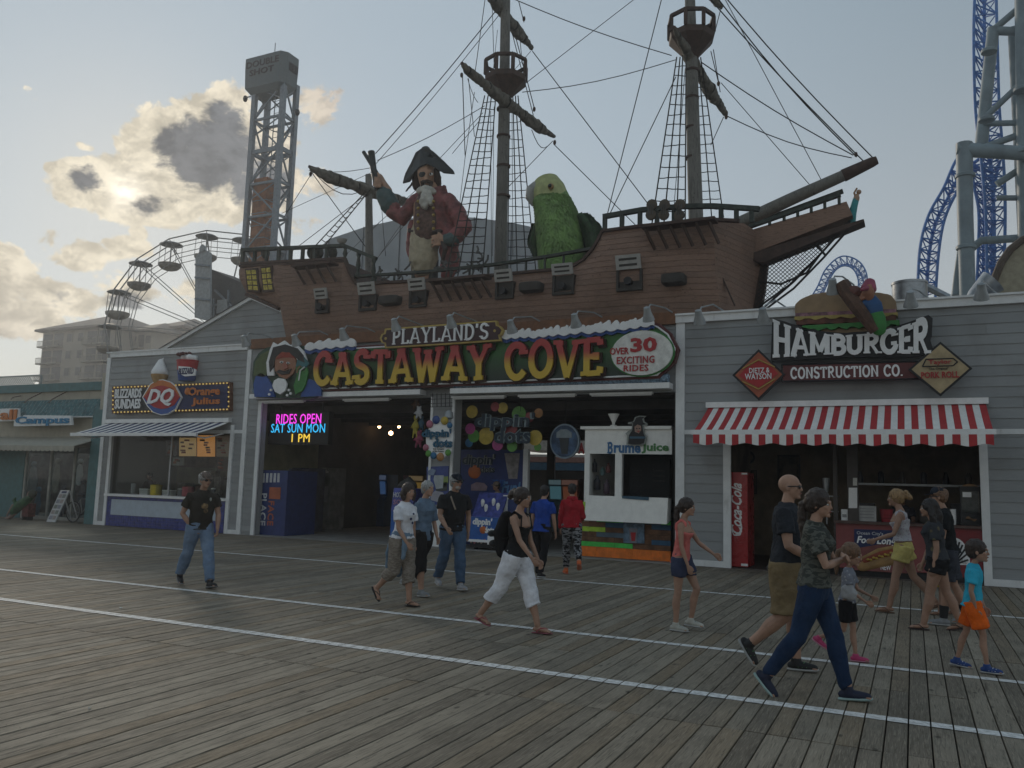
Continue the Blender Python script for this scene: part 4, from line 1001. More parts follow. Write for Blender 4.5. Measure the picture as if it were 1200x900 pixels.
# running rigging
def rope(a, b, r=.55, m_=ROPE2, sag=0.0, Ya=YC, Yb=YC):
 p, q = F(a[0], a[1], Ya), F(b[0], b[1], Yb); n = 7 if sag else 2
 pts = [p.lerp(q, i / (n - 1)) - Vector((0, 0, sag * math.sin(math.pi * i / (n - 1)))) for i in range(n)]
 MB().tube(pts, [pxm(r, x) for x in pts], 4).build('rope', m_, ship)
for a, b, r, m_, s in (((600, -2), (787, 65), .55, ROPE, .1), ((618, 96), (755, -10), .5, ROPE2, 0), ((612, 108), (792, 70), .55, ROPE2, .15), ((624, 60), (761, 241), .55, ROPE2, 0), ((650, 170), (745, 264), .5, ROPE2, 0),
     ((778, -12), (712, 250), .6, ROPE, 0), ((792, 90), (714, 252), .6, ROPE, 0), ((841, -14), (1023, 185), .7, ROPE, .12), ((826, -8), (1012, 189), .7, ROPE, .1), ((838, -6), (1004, 184), .7, ROPE, .2),
     ((847, -6), (963, 212), .45, ROPE2, 0), ((822, 73), (1000, 182), .65, ROPE, .1), ((852, 136), (998, 185), .6, ROPE, .15), ((845, 97), (951, 219), .45, ROPE2, 0), ((844, 13), (834, 52), .5, ROPE, 0), ((848, 137), (833, 170), .5, ROPE, 0),
     ((833, 60), (842, 97), .5, ROPE, 0), ((836, 58), (844, 108), .5, ROPE, 0),
     ((584, 9), (440, 180), .7, ROPE, .1), ((586, 16), (437, 196), .5, ROPE, .1), ((569, -5), (556, 90), .5, ROPE, 0), ((576.5, -5), (579, 80), .4, ROPE2, 0), ((583, 35), (578, 82), .35, ROPE2, 0),
     ((542, 88), (545, 182), .6, ROPE, 0), ((548, 92), (560, 120), .4, ROPE2, .1), ((549, 92), (556, 160), .45, ROPE, 0), ((556, 108), (545, 185), .45, ROPE, 0), ((545, 185), (535, 270), .4, ROPE2, 0),
     ((568, 124), (442, 188), .5, ROPE2, .1), ((566, 132), (497, 205), .45, ROPE2, 0), ((563, 140), (530, 180), .45, ROPE, 0),
     ((440, 200), (330, 250), .35, ROPE2, 0), ((366, 202), (333, 254), .5, ROPE, 0), ((366, 203), (436, 300), .5, ROPE, 0), ((437, 222), (340, 296), .5, ROPE2, 0), ((369, 203), (437, 218), .5, ROPE, .5),
     ((444, 262), (372, 330), .3, ROPE2, 0), ((438, 196), (362, 200), .4, ROPE, .1), ((447, 236), (452, 300), .4, ROPE, .1), ((500, 212), (436, 268), .4, ROPE2, 0), ((500, 232), (444, 300), .4, ROPE2, 0), ((486, 240), (437, 310), .35, ROPE2, 0),
     ((648, 165), (590, 225), .5, ROPE2, 0), ((623, 152), (646, 167), .45, ROPE, .35), ((608, 30), (612, 75), .45, ROPE, 0), ((604, 42), (627, 130), .55, ROPE, 0), ((600, 38), (625, 135), .5, ROPE, 0), ((622, 60), (600, 85), .4, ROPE2, 0),
     ((608, 2), (614, 26), .5, ROPE, 0), ((601, 60), (599, 80), .4, ROPE2, 0), ((600, 125), (601, 300), .35, ROPE2, 0), ((579, 125), (577, 300), .35, ROPE2, 0), ((575, 130), (576, 310), .35, ROPE, 0), ((803, 80), (790, 240), .4, ROPE, 0)):
 rope(a, b, r, m_, s)
for (x, y) in ((1003, 181), (626, 128), (842, 98), (614, 22), (650, 167), (851, 137), (541, 88), (364, 204)):
 p = F(x, y, YC - .05); MB().ball(p, (pxm(2.0, p), pxm(1.6, p), pxm(3.2, p)), 8, 6).build('block', HULLD, ship, True)
# far stern lanterns and blocks along the quarterdeck
for x in (365, 374, 390, 311):
 p = F(x, 296, YS + .3); MB().ball(p, (.14, .14, .2), 8, 6).build('deck_block', RAIL, ship, True)
p = F(400.5, 284, YS + .05); MB().lathe(p, [(.03, -.05), (.12, 0), (.16, .09), (.06, .12)], 10).build('post_cap', LID, ship, True)
# bow net
YN = YC - .2
net = MB(); tri = [(893, 311), (996, 259), (884, 363)]
e1 = [(996, 259), (962, 297), (925, 334), (884, 363)]
def inside(x, y):
 # between the keel line, the stem, and the slack outer rope
 if y < 311 + (x - 893) * (259 - 311) / (996 - 893): return False
 if x < 893 - (y - 311) * 9 / 52: return False
 for (ax, ay), (bx, by) in zip(e1[:-1], e1[1:]):
  if (bx - ax) * (y - ay) - (by - ay) * (x - ax) < 0: return False
 return True
for s in (1, -1):
 c = -700
 while c < 1500:
  run = None
  for q in range(0, 140):
   x = 880 + q; y = (c + s * x * .9)
   ok = inside(x, y)
   if ok and run is None: run = (x, y)
   if (not ok) and run is not None:
    if x - run[0] > 1.2: net.bar(F(run[0], run[1], YN), F(x, y, YN), .015, .015)
    run = None
  c += 4.6
net.build('bow_net', ROPE, ship, kind='stuff')
for pl in ([(996, 259), (962, 297), (925, 334), (884, 363)], [(890, 330), (915, 333), (945, 320), (962, 297)], [(1000, 262), (965, 302), (930, 338), (892, 366)], [(955, 285), (968, 300)], [(962, 297), (930, 330), (893, 362)]):
 pts = [F(x, y, YN - .03) for x, y in pl]; MB().tube(pts, .03, 5).build('net_rope', ROPE, ship)
# dark clutter on the waist deck: coils and tackles behind the rail
for k, (x, y, w, h) in enumerate(((445, 322, 8, 12), (535, 308, 9, 14), (552, 310, 10, 10), (563, 305, 5, 16), (520, 312, 6, 10), (470, 318, 12, 8))):
 p = F(x, y, YS + 1.0); rr = random.Random(k); mb = MB()
 for q in range(7):
  a = p + Vector((rr.uniform(-1, 1) * pxm(w, p) * .7, rr.uniform(-.2, .2), rr.uniform(-1, .8) * pxm(h, p) * .7)); b = a + Vector((rr.uniform(-.2, .2), rr.uniform(-.1, .1), rr.uniform(-.3, .3)))
  mb.tube([a, a.lerp(b, .5) + Vector((.05, 0, 0)), b], .03, 5)
 mb.build('rope_coil', ROPE2, ship)
# big grey dome roof far behind the deck
DOME = mat('grey_dome_sheet', (.36, .38, .40), .7, var=.08, grime=.2, scale=.6)
YD = YC + 16
dome = thing('domed_roof', 'wide grey domed sheet roof seen behind the ship deck', 'roof', (F(565, 330, YD).x, YD, 5))
pts = [(425, 350), (432, 325), (452, 309), (490, 297), (530, 289), (570, 287), (610, 289), (650, 295), (690, 304), (720, 316), (740, 350)]
P3 = [F(x, y, YD) for x, y in pts]
mb = MB(); vs = []
for j in range(8):
 t = j / 7; yy = YD - 5 + 10 * t; s = 1 - .25 * t * t
 for p in P3: vs.append((p.x, yy + (0 if j == 0 else 0), 6 + (p.z - 6) * s))
n = len(P3)
mb.add(vs, [(j * n + i, j * n + i + 1, (j + 1) * n + i + 1, (j + 1) * n + i) for j in range(7) for i in range(n - 1)]).add([(p.x, YD - 5, p.z if 0 else 6 + (p.z - 6)) for p in P3] + [(P3[-1].x, YD - 5, 5), (P3[0].x, YD - 5, 5)], [tuple(range(n + 2))])
mb.build('sheet', DOME, dome)
for i in range(1, n - 1):
 a = P3[i]; MB().tube([(a.x, YD - 5.03, 5.0), (a.x, YD - 5.03, a.z)], .03, 4).build('rib', mat('dome_rib', (.14, .15, .16), .6), dome)
for zz in (6.2, 7.2):
 MB().bar((P3[1].x, YD - 5.03, zz), (P3[-2].x, YD - 5.03, zz), .03, .03).build('seam', mat('dome_rib', (.14, .15, .16), .6), dome)
# ================================================================== statues on deck
def PX(mb, pts, Y, rs, n=10, el=None, fr=None):
 P3 = [F(p[0], p[1], Y + (p[2] if len(p) > 2 else 0)) for p in pts]
 return mb.chain(P3, [pxm(r, p) for r, p in zip(rs, P3)], n, el=el, fr=fr)
YP = YS + 1.6
pr0 = F(497, 325, YP)
pirate = thing('pirate_statue', 'giant painted pirate statue in red coat and black tricorn, one arm raised on deck', 'statue', (pr0.x, YP, pr0.z))
COAT = mat('red_coat_paint', (.24, .080, .078), .6, var=.35, scale=3, grime=.25, bump=.3, bscale=20); CUFF = mat('teal_cuff_paint', (.06, .10, .10), .6); SKN = mat('statue_skin', (.44, .26, .17), .5, var=.15)
VEST = mat('brown_vest_paint', (.12, .065, .05), .6, var=.35, scale=9, grime=.3); TROU = mat('cream_tunic', (.42, .36, .25), .7, var=.12, grime=.25); BLK = mat('statue_black', (.022, .026, .026), .5); LACE = mat('lace_white', (.5, .48, .43), .7, var=.15)
# body with head and hands (one piece)
b = MB()
PX(b, [(498, 322), (497, 290), (499, 262), (502, 240), (503, 226)], YP, [15, 17, 17, 20, 15], el=(1, .62), fr=(1, 0, 0))
PX(b, [(501, 222), (500, 213)], YP, [6.5, 7]); PX(b, [(500, 213, -.05), (500, 205, -.06), (500, 197, 0)], YP, [9.2, 11.2, 11])
PX(b, [(500, 206, -.28), (499.5, 211, -.34)], YP, [2.2, 2.8])                       # nose
PX(b, [(489, 205), (489, 209)], YP, [2, 1.6]); PX(b, [(512, 205), (512, 209)], YP, [2, 1.6]); PX(b, [(500, 217, -.14), (500, 219, -.18)], YP, [4.5, 4])
for sx in (-1, 1): PX(b, [(500 + 5 * sx, 201, -.22), (500 + 2 * sx, 202, -.25)], YP, [1.9, 1.9])
# raised hand: palm, fingers round the spyglass
PX(b, [(455, 224, -.3), (448, 216, -.35), (444, 208, -.35)], YP, [5.2, 5.8, 5.2])
for i in range(4): PX(b, [(440.5, 206 + i * 3.3, -.36), (438, 207 + i * 3.3, -.5), (441, 209 + i * 3.2, -.62), (446, 209 + i * 3.2, -.58)], YP, [1.7, 1.7, 1.6, 1.4])
PX(b, [(447, 214, -.5), (445, 207, -.6), (443, 203, -.6)], YP, [2.0, 1.9, 1.6])
# hand on the belt
PX(b, [(527, 282, -.4), (519, 281, -.45)], YP, [4.6, 5])
for i in range(4): PX(b, [(516, 277.5 + i * 3.0, -.5), (510, 276 + i * 3.6, -.54), (506, 277 + i * 4.2, -.5)], YP, [1.7, 1.6, 1.3])
PX(b, [(519, 278, -.5), (514, 273, -.52)], YP, [1.9, 1.5])
fuse(b, 'body', SKN, pirate, vox=.028, smooth=2, local=False)
b = MB()
PX(b, [(500, 232), (505, 230), (509, 250), (507, 272)], YP, [15, 22, 22.5, 20], el=(1, .6), fr=(1, 0, 0))
PX(b, [(488, 236), (470, 256, -.1), (461, 247, -.2), (456, 239, -.27)], YP, [8.5, 9.5, 10, 9])                      # raised arm's sleeve
PX(b, [(526, 236), (537, 252, -.05), (544, 267, -.15), (533, 279, -.32)], YP, [9.5, 10, 10, 8.5])
PX(b, [(522, 262), (526, 285), (528, 305), (525, 318)], YP, [10, 12, 12, 10], el=(1, .7), fr=(1, 0, 0)); PX(b, [(484, 262), (482, 285), (482, 300)], YP, [5, 5, 4], el=(1, 1.4), fr=(1, 0, 0))
fuse(b, 'coat', COAT, pirate, vox=.035, smooth=2, disp=.12, dsize=.22, local=False)
for q_ in (([(457, 241, -.26), (451, 229, -.32)], [11.5, 10.5]), ([(531, 280, -.36), (525, 281, -.4)], [8.5, 7.5])):
 b = MB(); PX(b, q_[0], YP, q_[1]); fuse(b, 'cuff', CUFF, pirate, vox=.035, smooth=2, disp=.06, dsize=.1, local=False)
b = MB(); PX(b, [(499, 236, -.22), (498, 262, -.34), (498, 272, -.32)], YP, [14, 15, 14], el=(1, .55), fr=(1, 0, 0)); fuse(b, 'vest', VEST, pirate, vox=.035, smooth=2, disp=.04, dsize=.1, local=False)
b = MB(); PX(b, [(492, 224, -.34), (499, 222, -.40), (507, 224, -.34)], YP, [4, 5, 4]); PX(b, [(499, 226, -.46), (496, 236, -.56), (498, 243, -.58)], YP, [4.5, 5, 3.2]); PX(b, [(502, 226, -.46), (505, 238, -.55)], YP, [3.4, 3.2]); fuse(b, 'lace_cravat', LACE, pirate, vox=.028, smooth=1, disp=.10, dsize=.09, local=False)
b = MB(); PX(b, [(497, 272, -.12), (497, 288, -.16), (496, 306, -.18)], YP, [17, 19, 18.5], el=(1, .66), fr=(1, 0, 0)); fuse(b, 'tunic_skirt', TROU, pirate, vox=.035, smooth=2, disp=.10, dsize=.16, local=False)
for x in (488, 507): 
 b = MB(); PX(b, [(x, 304), (x, 316), (x, 332)], YP, [7.5, 7, 6]); fuse(b, 'leg', BLK, pirate, vox=.035, smooth=2, local=False)
b = MB(); PX(b, [(480, 270, -.2), (498, 274, -.42), (516, 271, -.25)], YP, [3, 3, 3]); PX(b, [(514, 272, -.45), (522, 292, -.5), (518, 308, -.4)], YP, [2.5, 3.2, 2.2]); fuse(b, 'belt_and_scabbard', mat('belt_brown', (.05, .035, .03), .5), pirate, vox=.03, smooth=1, local=False)
for i in range(5): p = F(490, 236 + i * 8, YP - .62); MB().ball(p, .05, 8, 6).build('button', mat('brass_button', (.4, .28, .08), .35, .5), pirate, True); p = F(508, 236 + i * 8, YP - .60); MB().ball(p, .05, 8, 6).build('button', mat('brass_button', (.4, .28, .08)), pirate, True)
# tricorn: brim turned up at the sides, crown, skull beard and eyes
def hatp(x, y, d=0): return F(502 + (x - 502) * 1.1, y, YP + d)
b = MB()
b.prism([hatp(474, 215, -.12), hatp(476, 205, -.14), hatp(483, 190, -.16), hatp(488, 178, -.16), hatp(494, 173.5, -.16), hatp(500, 172, -.16), hatp(507, 177, -.16), hatp(518, 188, -.14), hatp(528, 199, -.1), hatp(530, 204, -.08), hatp(518, 203, -.3), hatp(508, 196, -.36), hatp(500, 192, -.38), hatp(492, 196, -.36), hatp(486, 203, -.3), hatp(482, 213, -.2)], .06)
PX(b, [(500, 196, .05), (500, 186, .08), (499, 178, .1)], YP, [12, 11, 7])
b.prism([hatp(474, 214, 0), hatp(484, 192, .2), hatp(500, 182, .5), hatp(520, 192, .3), hatp(530, 203, 0), hatp(500, 199, .42)], .05)
fuse(b, 'tricorn_hat', BLK, pirate, vox=.028, smooth=2, local=False)
for sx, pt in ((-1, 1), (1, 0)):
 p = F(500 + 5.3 * sx, 204.2, YP - .30)
 if pt: MB().ball(p, (pxm(4.6, p), .05, pxm(3.6, p)), 12, 8).build('eye_patch', BLK, pirate, True)
 else:
  e = MB().ball(p, (pxm(2.6, p), .05, pxm(1.7, p)), 10, 7).build('eye', WHITE2, pirate, True); MB().ball(p - Vector((0, .045, 0)), (pxm(1.1, p), .02, pxm(1.2, p)), 8, 6).build('iris', BLK, e, True)
b = MB(); PX(b, [(488, 219, .05), (487, 209, .02), (489, 200, 0)], YP, [4.5, 4.5, 3.5]); PX(b, [(513, 219, .05), (513, 209, .02), (511, 200, 0)], YP, [4, 4.2, 3.5])
PX(b, [(494, 213.5, -.30), (499.7, 212, -.38), (506, 213.5, -.30)], YP, [1.6, 1.9, 1.6]); PX(b, [(495, 214, -.28), (495.5, 219, -.3), (500, 222, -.32), (504.5, 219, -.3), (505, 214, -.28)], YP, [1.8, 2, 3, 2, 1.8]); PX(b, [(484, 214, .1), (476, 224, .2)], YP, [1.3, .8])
fuse(b, 'dark_hair_and_beard', mat('beard_dark', (.05, .03, .022), .8), pirate, vox=.022, smooth=1, disp=.05, dsize=.05, local=False)
b = MB(); P0, P1 = F(428, 184, YP - .5), F(443, 205, YP - .5)
spy = thing('brass_spyglass', 'dark crossed spyglass and pistol gripped in the raised hand of the pirate statue', 'spyglass', P0)
MB().tube([F(442, 222, YP - .5), F(438, 200, YP - .52), F(435, 178, YP - .5)], [pxm(3.2, P0), pxm(3.6, P0), pxm(4.2, P0)], 10).build('barrel', BLK, spy, True)
MB().tube([F(444, 207, YP - .56), F(426, 178, YP - .56)], [pxm(2.6, P0), pxm(2.3, P0)], 8).build('crossed_tube', BLK, spy, True)
# parrot
GRN = mat('parrot_green', (.17, .29, .085), .65, var=.18, scale=4, bump=.2); YLG = mat('parrot_head_yellow', (.42, .45, .20), .6, var=.12); WNG = mat('parrot_wing_dark', (.035, .07, .03), .7, var=.3, scale=6); BEAK = mat('parrot_beak', (.33, .33, .31), .4)
YQ = YS + 1.4
q0 = F(655, 316, YQ)
parrot = thing('parrot_statue', 'giant green parrot statue with yellow head and grey hooked beak standing on deck', 'statue', q0)
b = MB(); PX(b, [(658, 318), (658, 290), (655, 264), (651, 246), (645, 230), (643, 223)], YQ, [25, 27, 26, 23, 20.5, 20], n=16)
def ppaint(c):
 w = Vector(c) + OFF[parrot.name]; x, y, _ = proj(*w); return 1 if (y < 236 - (x - 640) * .55 and y < 243) else 0
fuse(b, 'body', [GRN, YLG], parrot, vox=.04, smooth=3, local=False, paint=ppaint)
b = MB(); PX(b, [(630, 219, -.15), (624, 224, -.2), (622, 232, -.22), (624, 240, -.22)], YQ, [8, 8.5, 6.5, 2.2], n=12); PX(b, [(634, 232, -.2), (632, 238, -.22)], YQ, [6, 4]); fuse(b, 'beak', BEAK, parrot, vox=.025, smooth=2, local=False)
p = F(645.5, 218.5, YQ - .53); e = MB().ball(p, (pxm(3.8, p), .09, pxm(3.8, p)), 12, 8).build('eye', mat('eye_orange', (.3, .18, .06), .4), parrot, True); MB().ball(p - Vector((0, .07, 0)), (pxm(2.3, p), .035, pxm(2.4, p)), 10, 7).build('pupil', BLK, e, True)
b = MB(); PX(b, [(682, 256, -.1), (692, 270, 0), (697, 290, .1), (699, 302, .1)], YQ, [8, 12, 12, 6], n=12, el=(.9, .6)); fuse(b, 'right_wing_core', WNG, parrot, vox=.04, smooth=2, local=False)
b = MB(); PX(b, [(631, 266, -.1), (627, 282, -.05), (632, 300, 0)], YQ, [8, 8, 5], n=12, el=(.9, .6)); fuse(b, 'left_wing_core', WNG, parrot, vox=.04, smooth=2, local=False)
# feather scales over breast and wings
fr = random.Random(9); scl = MB(); scd = MB()
def feather(mb, c, nrm, s, down=Vector((0, 0, -1))):
 t = (down - nrm * down.dot(nrm)).normalized(); u = t.cross(nrm)
 mb.add([c - t * s * .5 - u * s * .30, c - t * s * .5 + u * s * .30, c + t * s * .15 + u * s * .42 + nrm * .010, c + t * s * .62 + nrm * .035, c + t * s * .15 - u * s * .42 + nrm * .010], [(0, 1, 2, 3, 4), (0, 4, 3, 2, 1)])
AX = [(658, 318, 25), (658, 290, 27), (655, 264, 26), (651, 246, 23), (647, 235, 21)]
for i in range(len(AX) - 1):
 for s in range(11):
  t = s / 11; x = AX[i][0] * (1 - t) + AX[i + 1][0] * t; y = AX[i][1] * (1 - t) + AX[i + 1][1] * t; r = AX[i][2] * (1 - t) + AX[i + 1][2] * t
  c = F(x, y, YQ); R = pxm(r, c); nn = 40
  for j in range(nn):
   a = 2 * math.pi * (j + .5 * (s % 2)) / nn + fr.uniform(-.05, .05); nrm = Vector((math.cos(a), math.sin(a), fr.uniform(-.1, .1))).normalized()
   feather(scl, c + Vector((math.cos(a), math.sin(a), 0)) * (R * 1.01 + .02) + Vector((0, 0, fr.uniform(-.02, .02))), nrm, fr.uniform(.12, .15))
scl.build('breast_feathers', GRN, parrot, kind='stuff')
for (pts, sgn) in (([(684, 256, 9), (693, 270, 13), (698, 290, 13), (699, 302, 7)], 1), ([(631, 266, 8), (627, 282, 9), (632, 300, 6)], -1)):
 for i in range(len(pts) - 1):
  for s in range(8):
   t = s / 8; x = pts[i][0] * (1 - t) + pts[i + 1][0] * t; y = pts[i][1] * (1 - t) + pts[i + 1][1] * t; r = pts[i][2] * (1 - t) + pts[i + 1][2] * t
   c = F(x, y, YQ); R = pxm(r, c)
   for j in range(14):
    a = 2 * math.pi * j / 14; nrm = Vector((math.cos(a), math.sin(a), 0)); feather(scd, c + Vector((math.cos(a) * .9, math.sin(a) * .62, 0)) * R, nrm, fr.uniform(.16, .26), Vector((.25 * sgn, 0, -1)).normalized())
scd.build('wing_feathers', WNG, parrot, kind='stuff')
# ================================================================== rides and buildings beyond
GALV = mat('tower_steel', (.21, .24, .27), .5, .3, var=.12); BLUE = mat('coaster_blue', (.08, .21, .54), .45, var=.15); GRYP = mat('support_grey', (.20, .255, .285), .5, var=.12, grime=.35, scale=1.2)
# drop tower
YW = 42.0
tA = F(285.5, 307, YW); tB = F(319.5, 307, YW); X0, X1 = tA.x, tB.x
yb_ = FX(335.5, 300, X1).y; SD = yb_ - YW; Y1 = YW + SD
ZTp = F(295.5, 100, YW).z
tow = thing('drop_tower', 'grey lattice drop tower ride with a lettered cap standing behind the ship stern', 'ride tower', ((X0 + X1) / 2, YW, 0))
cs = [(X0, YW), (X1, YW), (X1, Y1), (X0, Y1)]
for (x, y) in cs: MB().box(x - .16, x + .16, y - .16, y + .16, 0, ZTp).build('tower_leg', GALV, tow)
lev = [3 + i * 2.35 for i in range(20)]; lev = [z for z in lev if z < ZTp - .5] + [ZTp - .3]
for k, z_ in enumerate(lev):
 for i in range(4):
  a, b = cs[i], cs[(i + 1) % 4]
  MB().bar((a[0], a[1], z_), (b[0], b[1], z_), .14, .16 if k % 3 else .3).build('girder', GALV, tow)
  if k and z_ > 9:
   z0 = lev[k - 1]; p, q = (a, b) if (k + i) % 2 else (b, a)
   MB().bar((p[0], p[1], z0), (q[0], q[1], z_), .10, .10).build('brace', GALV, tow)
   MB().bar((q[0], q[1], (z0 + z_) / 2), (p[0], p[1], z_), .06, .06).build('brace', GALV, tow)
mx_, my_ = (X0 + X1) / 2 + .2, YW + SD / 2
lad = MB()
for dx in (-.22, .22): lad.bar((mx_ + dx, my_, 2), (mx_ + dx, my_, ZTp), .05, .05)
z_ = 10
while z_ < ZTp: lad.bar((mx_ - .22, my_, z_), (mx_ + .22, my_, z_), .03, .03); z_ += .45
lad.build('ladder', GALV, tow)
oc0, oc1 = F(305, 300, YW + .8), F(305, 212, YW + .8)
MB().box(oc0.x - .62, oc0.x + .62, YW + .35, YW + 1.4, 2, oc1.z).build('orange_shaft', mat('orange_ride_paint', (.30, .12, .05), .5, var=.25, scale=2, grime=.3), tow)
for q in range(14):
 z_ = 9 + q * .9
 if z_ < oc1.z: MB().box(oc0.x - .66, oc0.x + .66, YW + .32, YW + 1.0, z_, z_ + .06).build('shaft_band', GALV, tow)
# lettered cap: flared chamfered box
c0, c1 = F(288, 72, YW - .5), F(328, 72, YW - .5); zt_, zm_, zb_ = F(300, 65, YW - .5).z, F(300, 78, YW - .5).z, F(300, 107, YW - .5).z
dpt = (FX(352, 85, c1.x + .5).y - YW - .3) * 1.85
def capring(z_, g_): return [(c0.x - g_, YW - .5 - g_, z_), (c1.x + g_, YW - .5 - g_, z_), (c1.x + g_ + .35, YW - .1 - g_, z_), (c1.x + g_ + .35, YW + dpt + g_ - .4, z_), (c1.x + g_, YW + dpt + g_, z_), (c0.x - g_, YW + dpt + g_, z_)]
rg = capring(zb_, -.35) + capring(zb_ + .4, -.05) + capring(zm_, 0) + capring(zt_ - .1, 0) + capring(zt_, -.12)
capo = MB().add(rg, [(i * 6 + j, i * 6 + (j + 1) % 6, (i + 1) * 6 + (j + 1) % 6, (i + 1) * 6 + j) for i in range(4) for j in range(6)] + [(5, 4, 3, 2, 1, 0), (24, 25, 26, 27, 28, 29)]).build('cap', mat('cap_grey', (.11, .135, .145), .5, var=.06), tow)
mid_ = (c0.x + c1.x) / 2; TX = mat('cap_letters', (.03, .02, .022), .5)
def zpx(y): return F(308, y, YW - .5).z
text('DOUBLE', capo, TX, c0.x + .12, c1.x - .10, zpx(76.5), zpx(69), YW - .5, .03, offset=.02)
text('SHOT', capo, TX, c0.x + .45, c1.x - .5, zpx(86), zpx(79), YW - .5, .03, offset=.02)
text('DOUBLE SHOT', capo, TX, .1, dpt - .4, zpx(84), zpx(74), Vector((c1.x + .36, YW - .05, 0)), .03, offset=.02, fwd=(1, 0, 0), ux=(0, 1, 0))
p = F(322, 62, YW + .5); MB().tube([p - Vector((0, 0, .2)), p + Vector((0, 0, .75))], .03, 5).build('antenna', GALV, capo)
for (x, y, hx) in ((287.5, 115, 294), (348.5, 131, 343)):
 p = F(x, y, YW); q = F(hx, y - 2, YW)
 o = MB().tube([q, (p.x + (q.x - p.x) * .2, p.y, q.z), p + Vector((0, 0, .15))], .05, 6).build('lamp_arm', GALV, tow); MB().lathe(p, [(.02, .2), (.12, .14), (.17, -.05), (.12, -.22), (.04, -.28)], 10).build('lamp_head', DARK, o)
# ferris wheel
YR = 47.0; fc = F(258, 392, YR); RW = pxm(121, fc)
whl = thing('ferris_wheel', 'thin steel ferris wheel with canopied tubs partly hidden behind the roofs', 'ferris wheel', fc)
FW = mat('wheel_steel', (.22, .23, .23), .5, .3); TUB = mat('tub_grey', (.16, .17, .17), .5, var=.3)
_wd = Vector((fc.x, fc.y, 0)).normalized(); _wu = Vector((_wd.y, -_wd.x, 0))
def wp(a, r, y): return fc + _wu * (math.cos(a) * r) + _wd * (y - YR) + Vector((0, 0, math.sin(a) * r))
NG_ = 18; YW0, YW1 = YR - .9, YR + .9
for yy in (YW0, YW1):
 for i in range(NG_):
  a0, a1 = math.radians(i * 20 + 1), math.radians(i * 20 + 21)
  for r_, w in ((RW, .085), (RW * .90, .055), (RW * .80, .05)): MB().tube([wp(a0, r_, yy), wp(a1, r_, yy)], w * .6, 5).build('rim_bar', FW, whl)
  MB().tube([wp(a0, .5, yy), wp(a0, RW, yy)], .032, 5).build('spoke', FW, whl)
for i in range(NG_): a0 = math.radians(i * 20 + 1); MB().tube([wp(a0, RW * .9, YW0), wp(a0, RW * .9, YW1)], .05, 5).build('cross_bar', FW, whl)
MB().lathe(fc - _wd * 1.2, [(.5, 0), (.6, .1), (.6, 2.3), (.5, 2.4)], 14, u=_wu, w=(0, 0, 1), ax=_wd).build('hub', FW, whl)
for sx in (-1, 1):
 for yy in (YR - 1.6, YR + 1.6): MB().tube([fc + _wd * (yy - YR), fc + _wd * (yy - YR) + _wu * (sx * 3.6) - Vector((0, 0, fc.z))], .16, 8).build('support_leg', FW, whl)
for i in range(2, 11):
 a = math.radians(i * 20 + 1); p = wp(a, RW * .965, YR)
 gd = MB().tube([p - _wd * .9, p + _wd * .9], .05, 6).tube([p, p - Vector((0, 0, 1.35))], .05, 6).build('gondola', FW, whl)
 MB().lathe(p + Vector((0, 0, .0)), [(.85, -.02), (.86, .02), (.62, .15), (.25, .24), (.04, .28)], 14).build('canopy', TUB, gd)
 MB().lathe(p - Vector((0, 0, 2.05)), [(.3, .05), (.6, .15), (.82, .35), (.86, .55), (.8, .57), (.55, .4)], 14).build('tub', mat('tub_paint', (.30, .28, .25), .5, var=.4, scale=.6), gd)
 for k in range(4):
  t = math.pi * k / 2 + .4; d = Vector((math.cos(t), math.sin(t), 0)); MB().tube([p + d * .85, p + d * .9 - Vector((0, 0, 1.5))], .028, 4).build('rod', FW, gd)
# backs of sign panels beside the wheel
YB = 34.0
sp = thing('sign_panel_back', 'pale tall sign panel seen from behind left of the drop tower', 'sign back', F(236, 374, YB))
a, b = F(227, 374, YB), F(245, 292, YB)
MB().prism([F(228, 372, YB), F(229, 301, YB), F(233, 296, YB), F(240, 293, YB), F(246, 296, YB), F(246, 377, YB)], .15).build('panel', mat('pale_panel_back', (.34, .36, .37), .6, grime=.3), sp)
for y in (310, 325, 350): MB().bar(F(228.5, y, YB - .06), F(246, y + 1.5, YB - .06), .08, .10).build('rib', GALV, sp)
MB().prism([F(233, 297, YB), F(234, 289, YB), F(237, 286, YB), F(240, 289, YB), F(241, 295, YB)], .12).build('finial', mat('pale_panel_back', (.34, .36, .37)), sp)
sp2 = thing('lean_to_roof', 'dark grey sloping roof and frame between the wheel and the ship stern', 'roof', F(268, 374, YB + 1))
MB().prism([F(246, 377, YB + 1), F(246, 315, YB + 1), F(285, 332, YB + 1), F(295, 340, YB + 1), F(295, 377, YB + 1)], 2).build('sheet', mat('dark_sheet', (.085, .085, .085), .7, grime=.3), sp2)
for a, b in (((251, 350), (251, 376)), ((252, 340), (275, 362)), ((246, 358), (268, 356)), ((268, 340), (268, 372))): MB().bar(F(a[0], a[1], YB + .95), F(b[0], b[1], YB + .95), .12, .12).build('brace', GALV, sp2)
MB().box(F(255, 350, YB + .9).x, F(267, 350, YB + .9).x, YB + .88, YB + .95, F(260, 362, YB).z, F(260, 346, YB).z).build('pale_sheet', mat('pale_panel_back', (.34, .36, .37)), sp2)
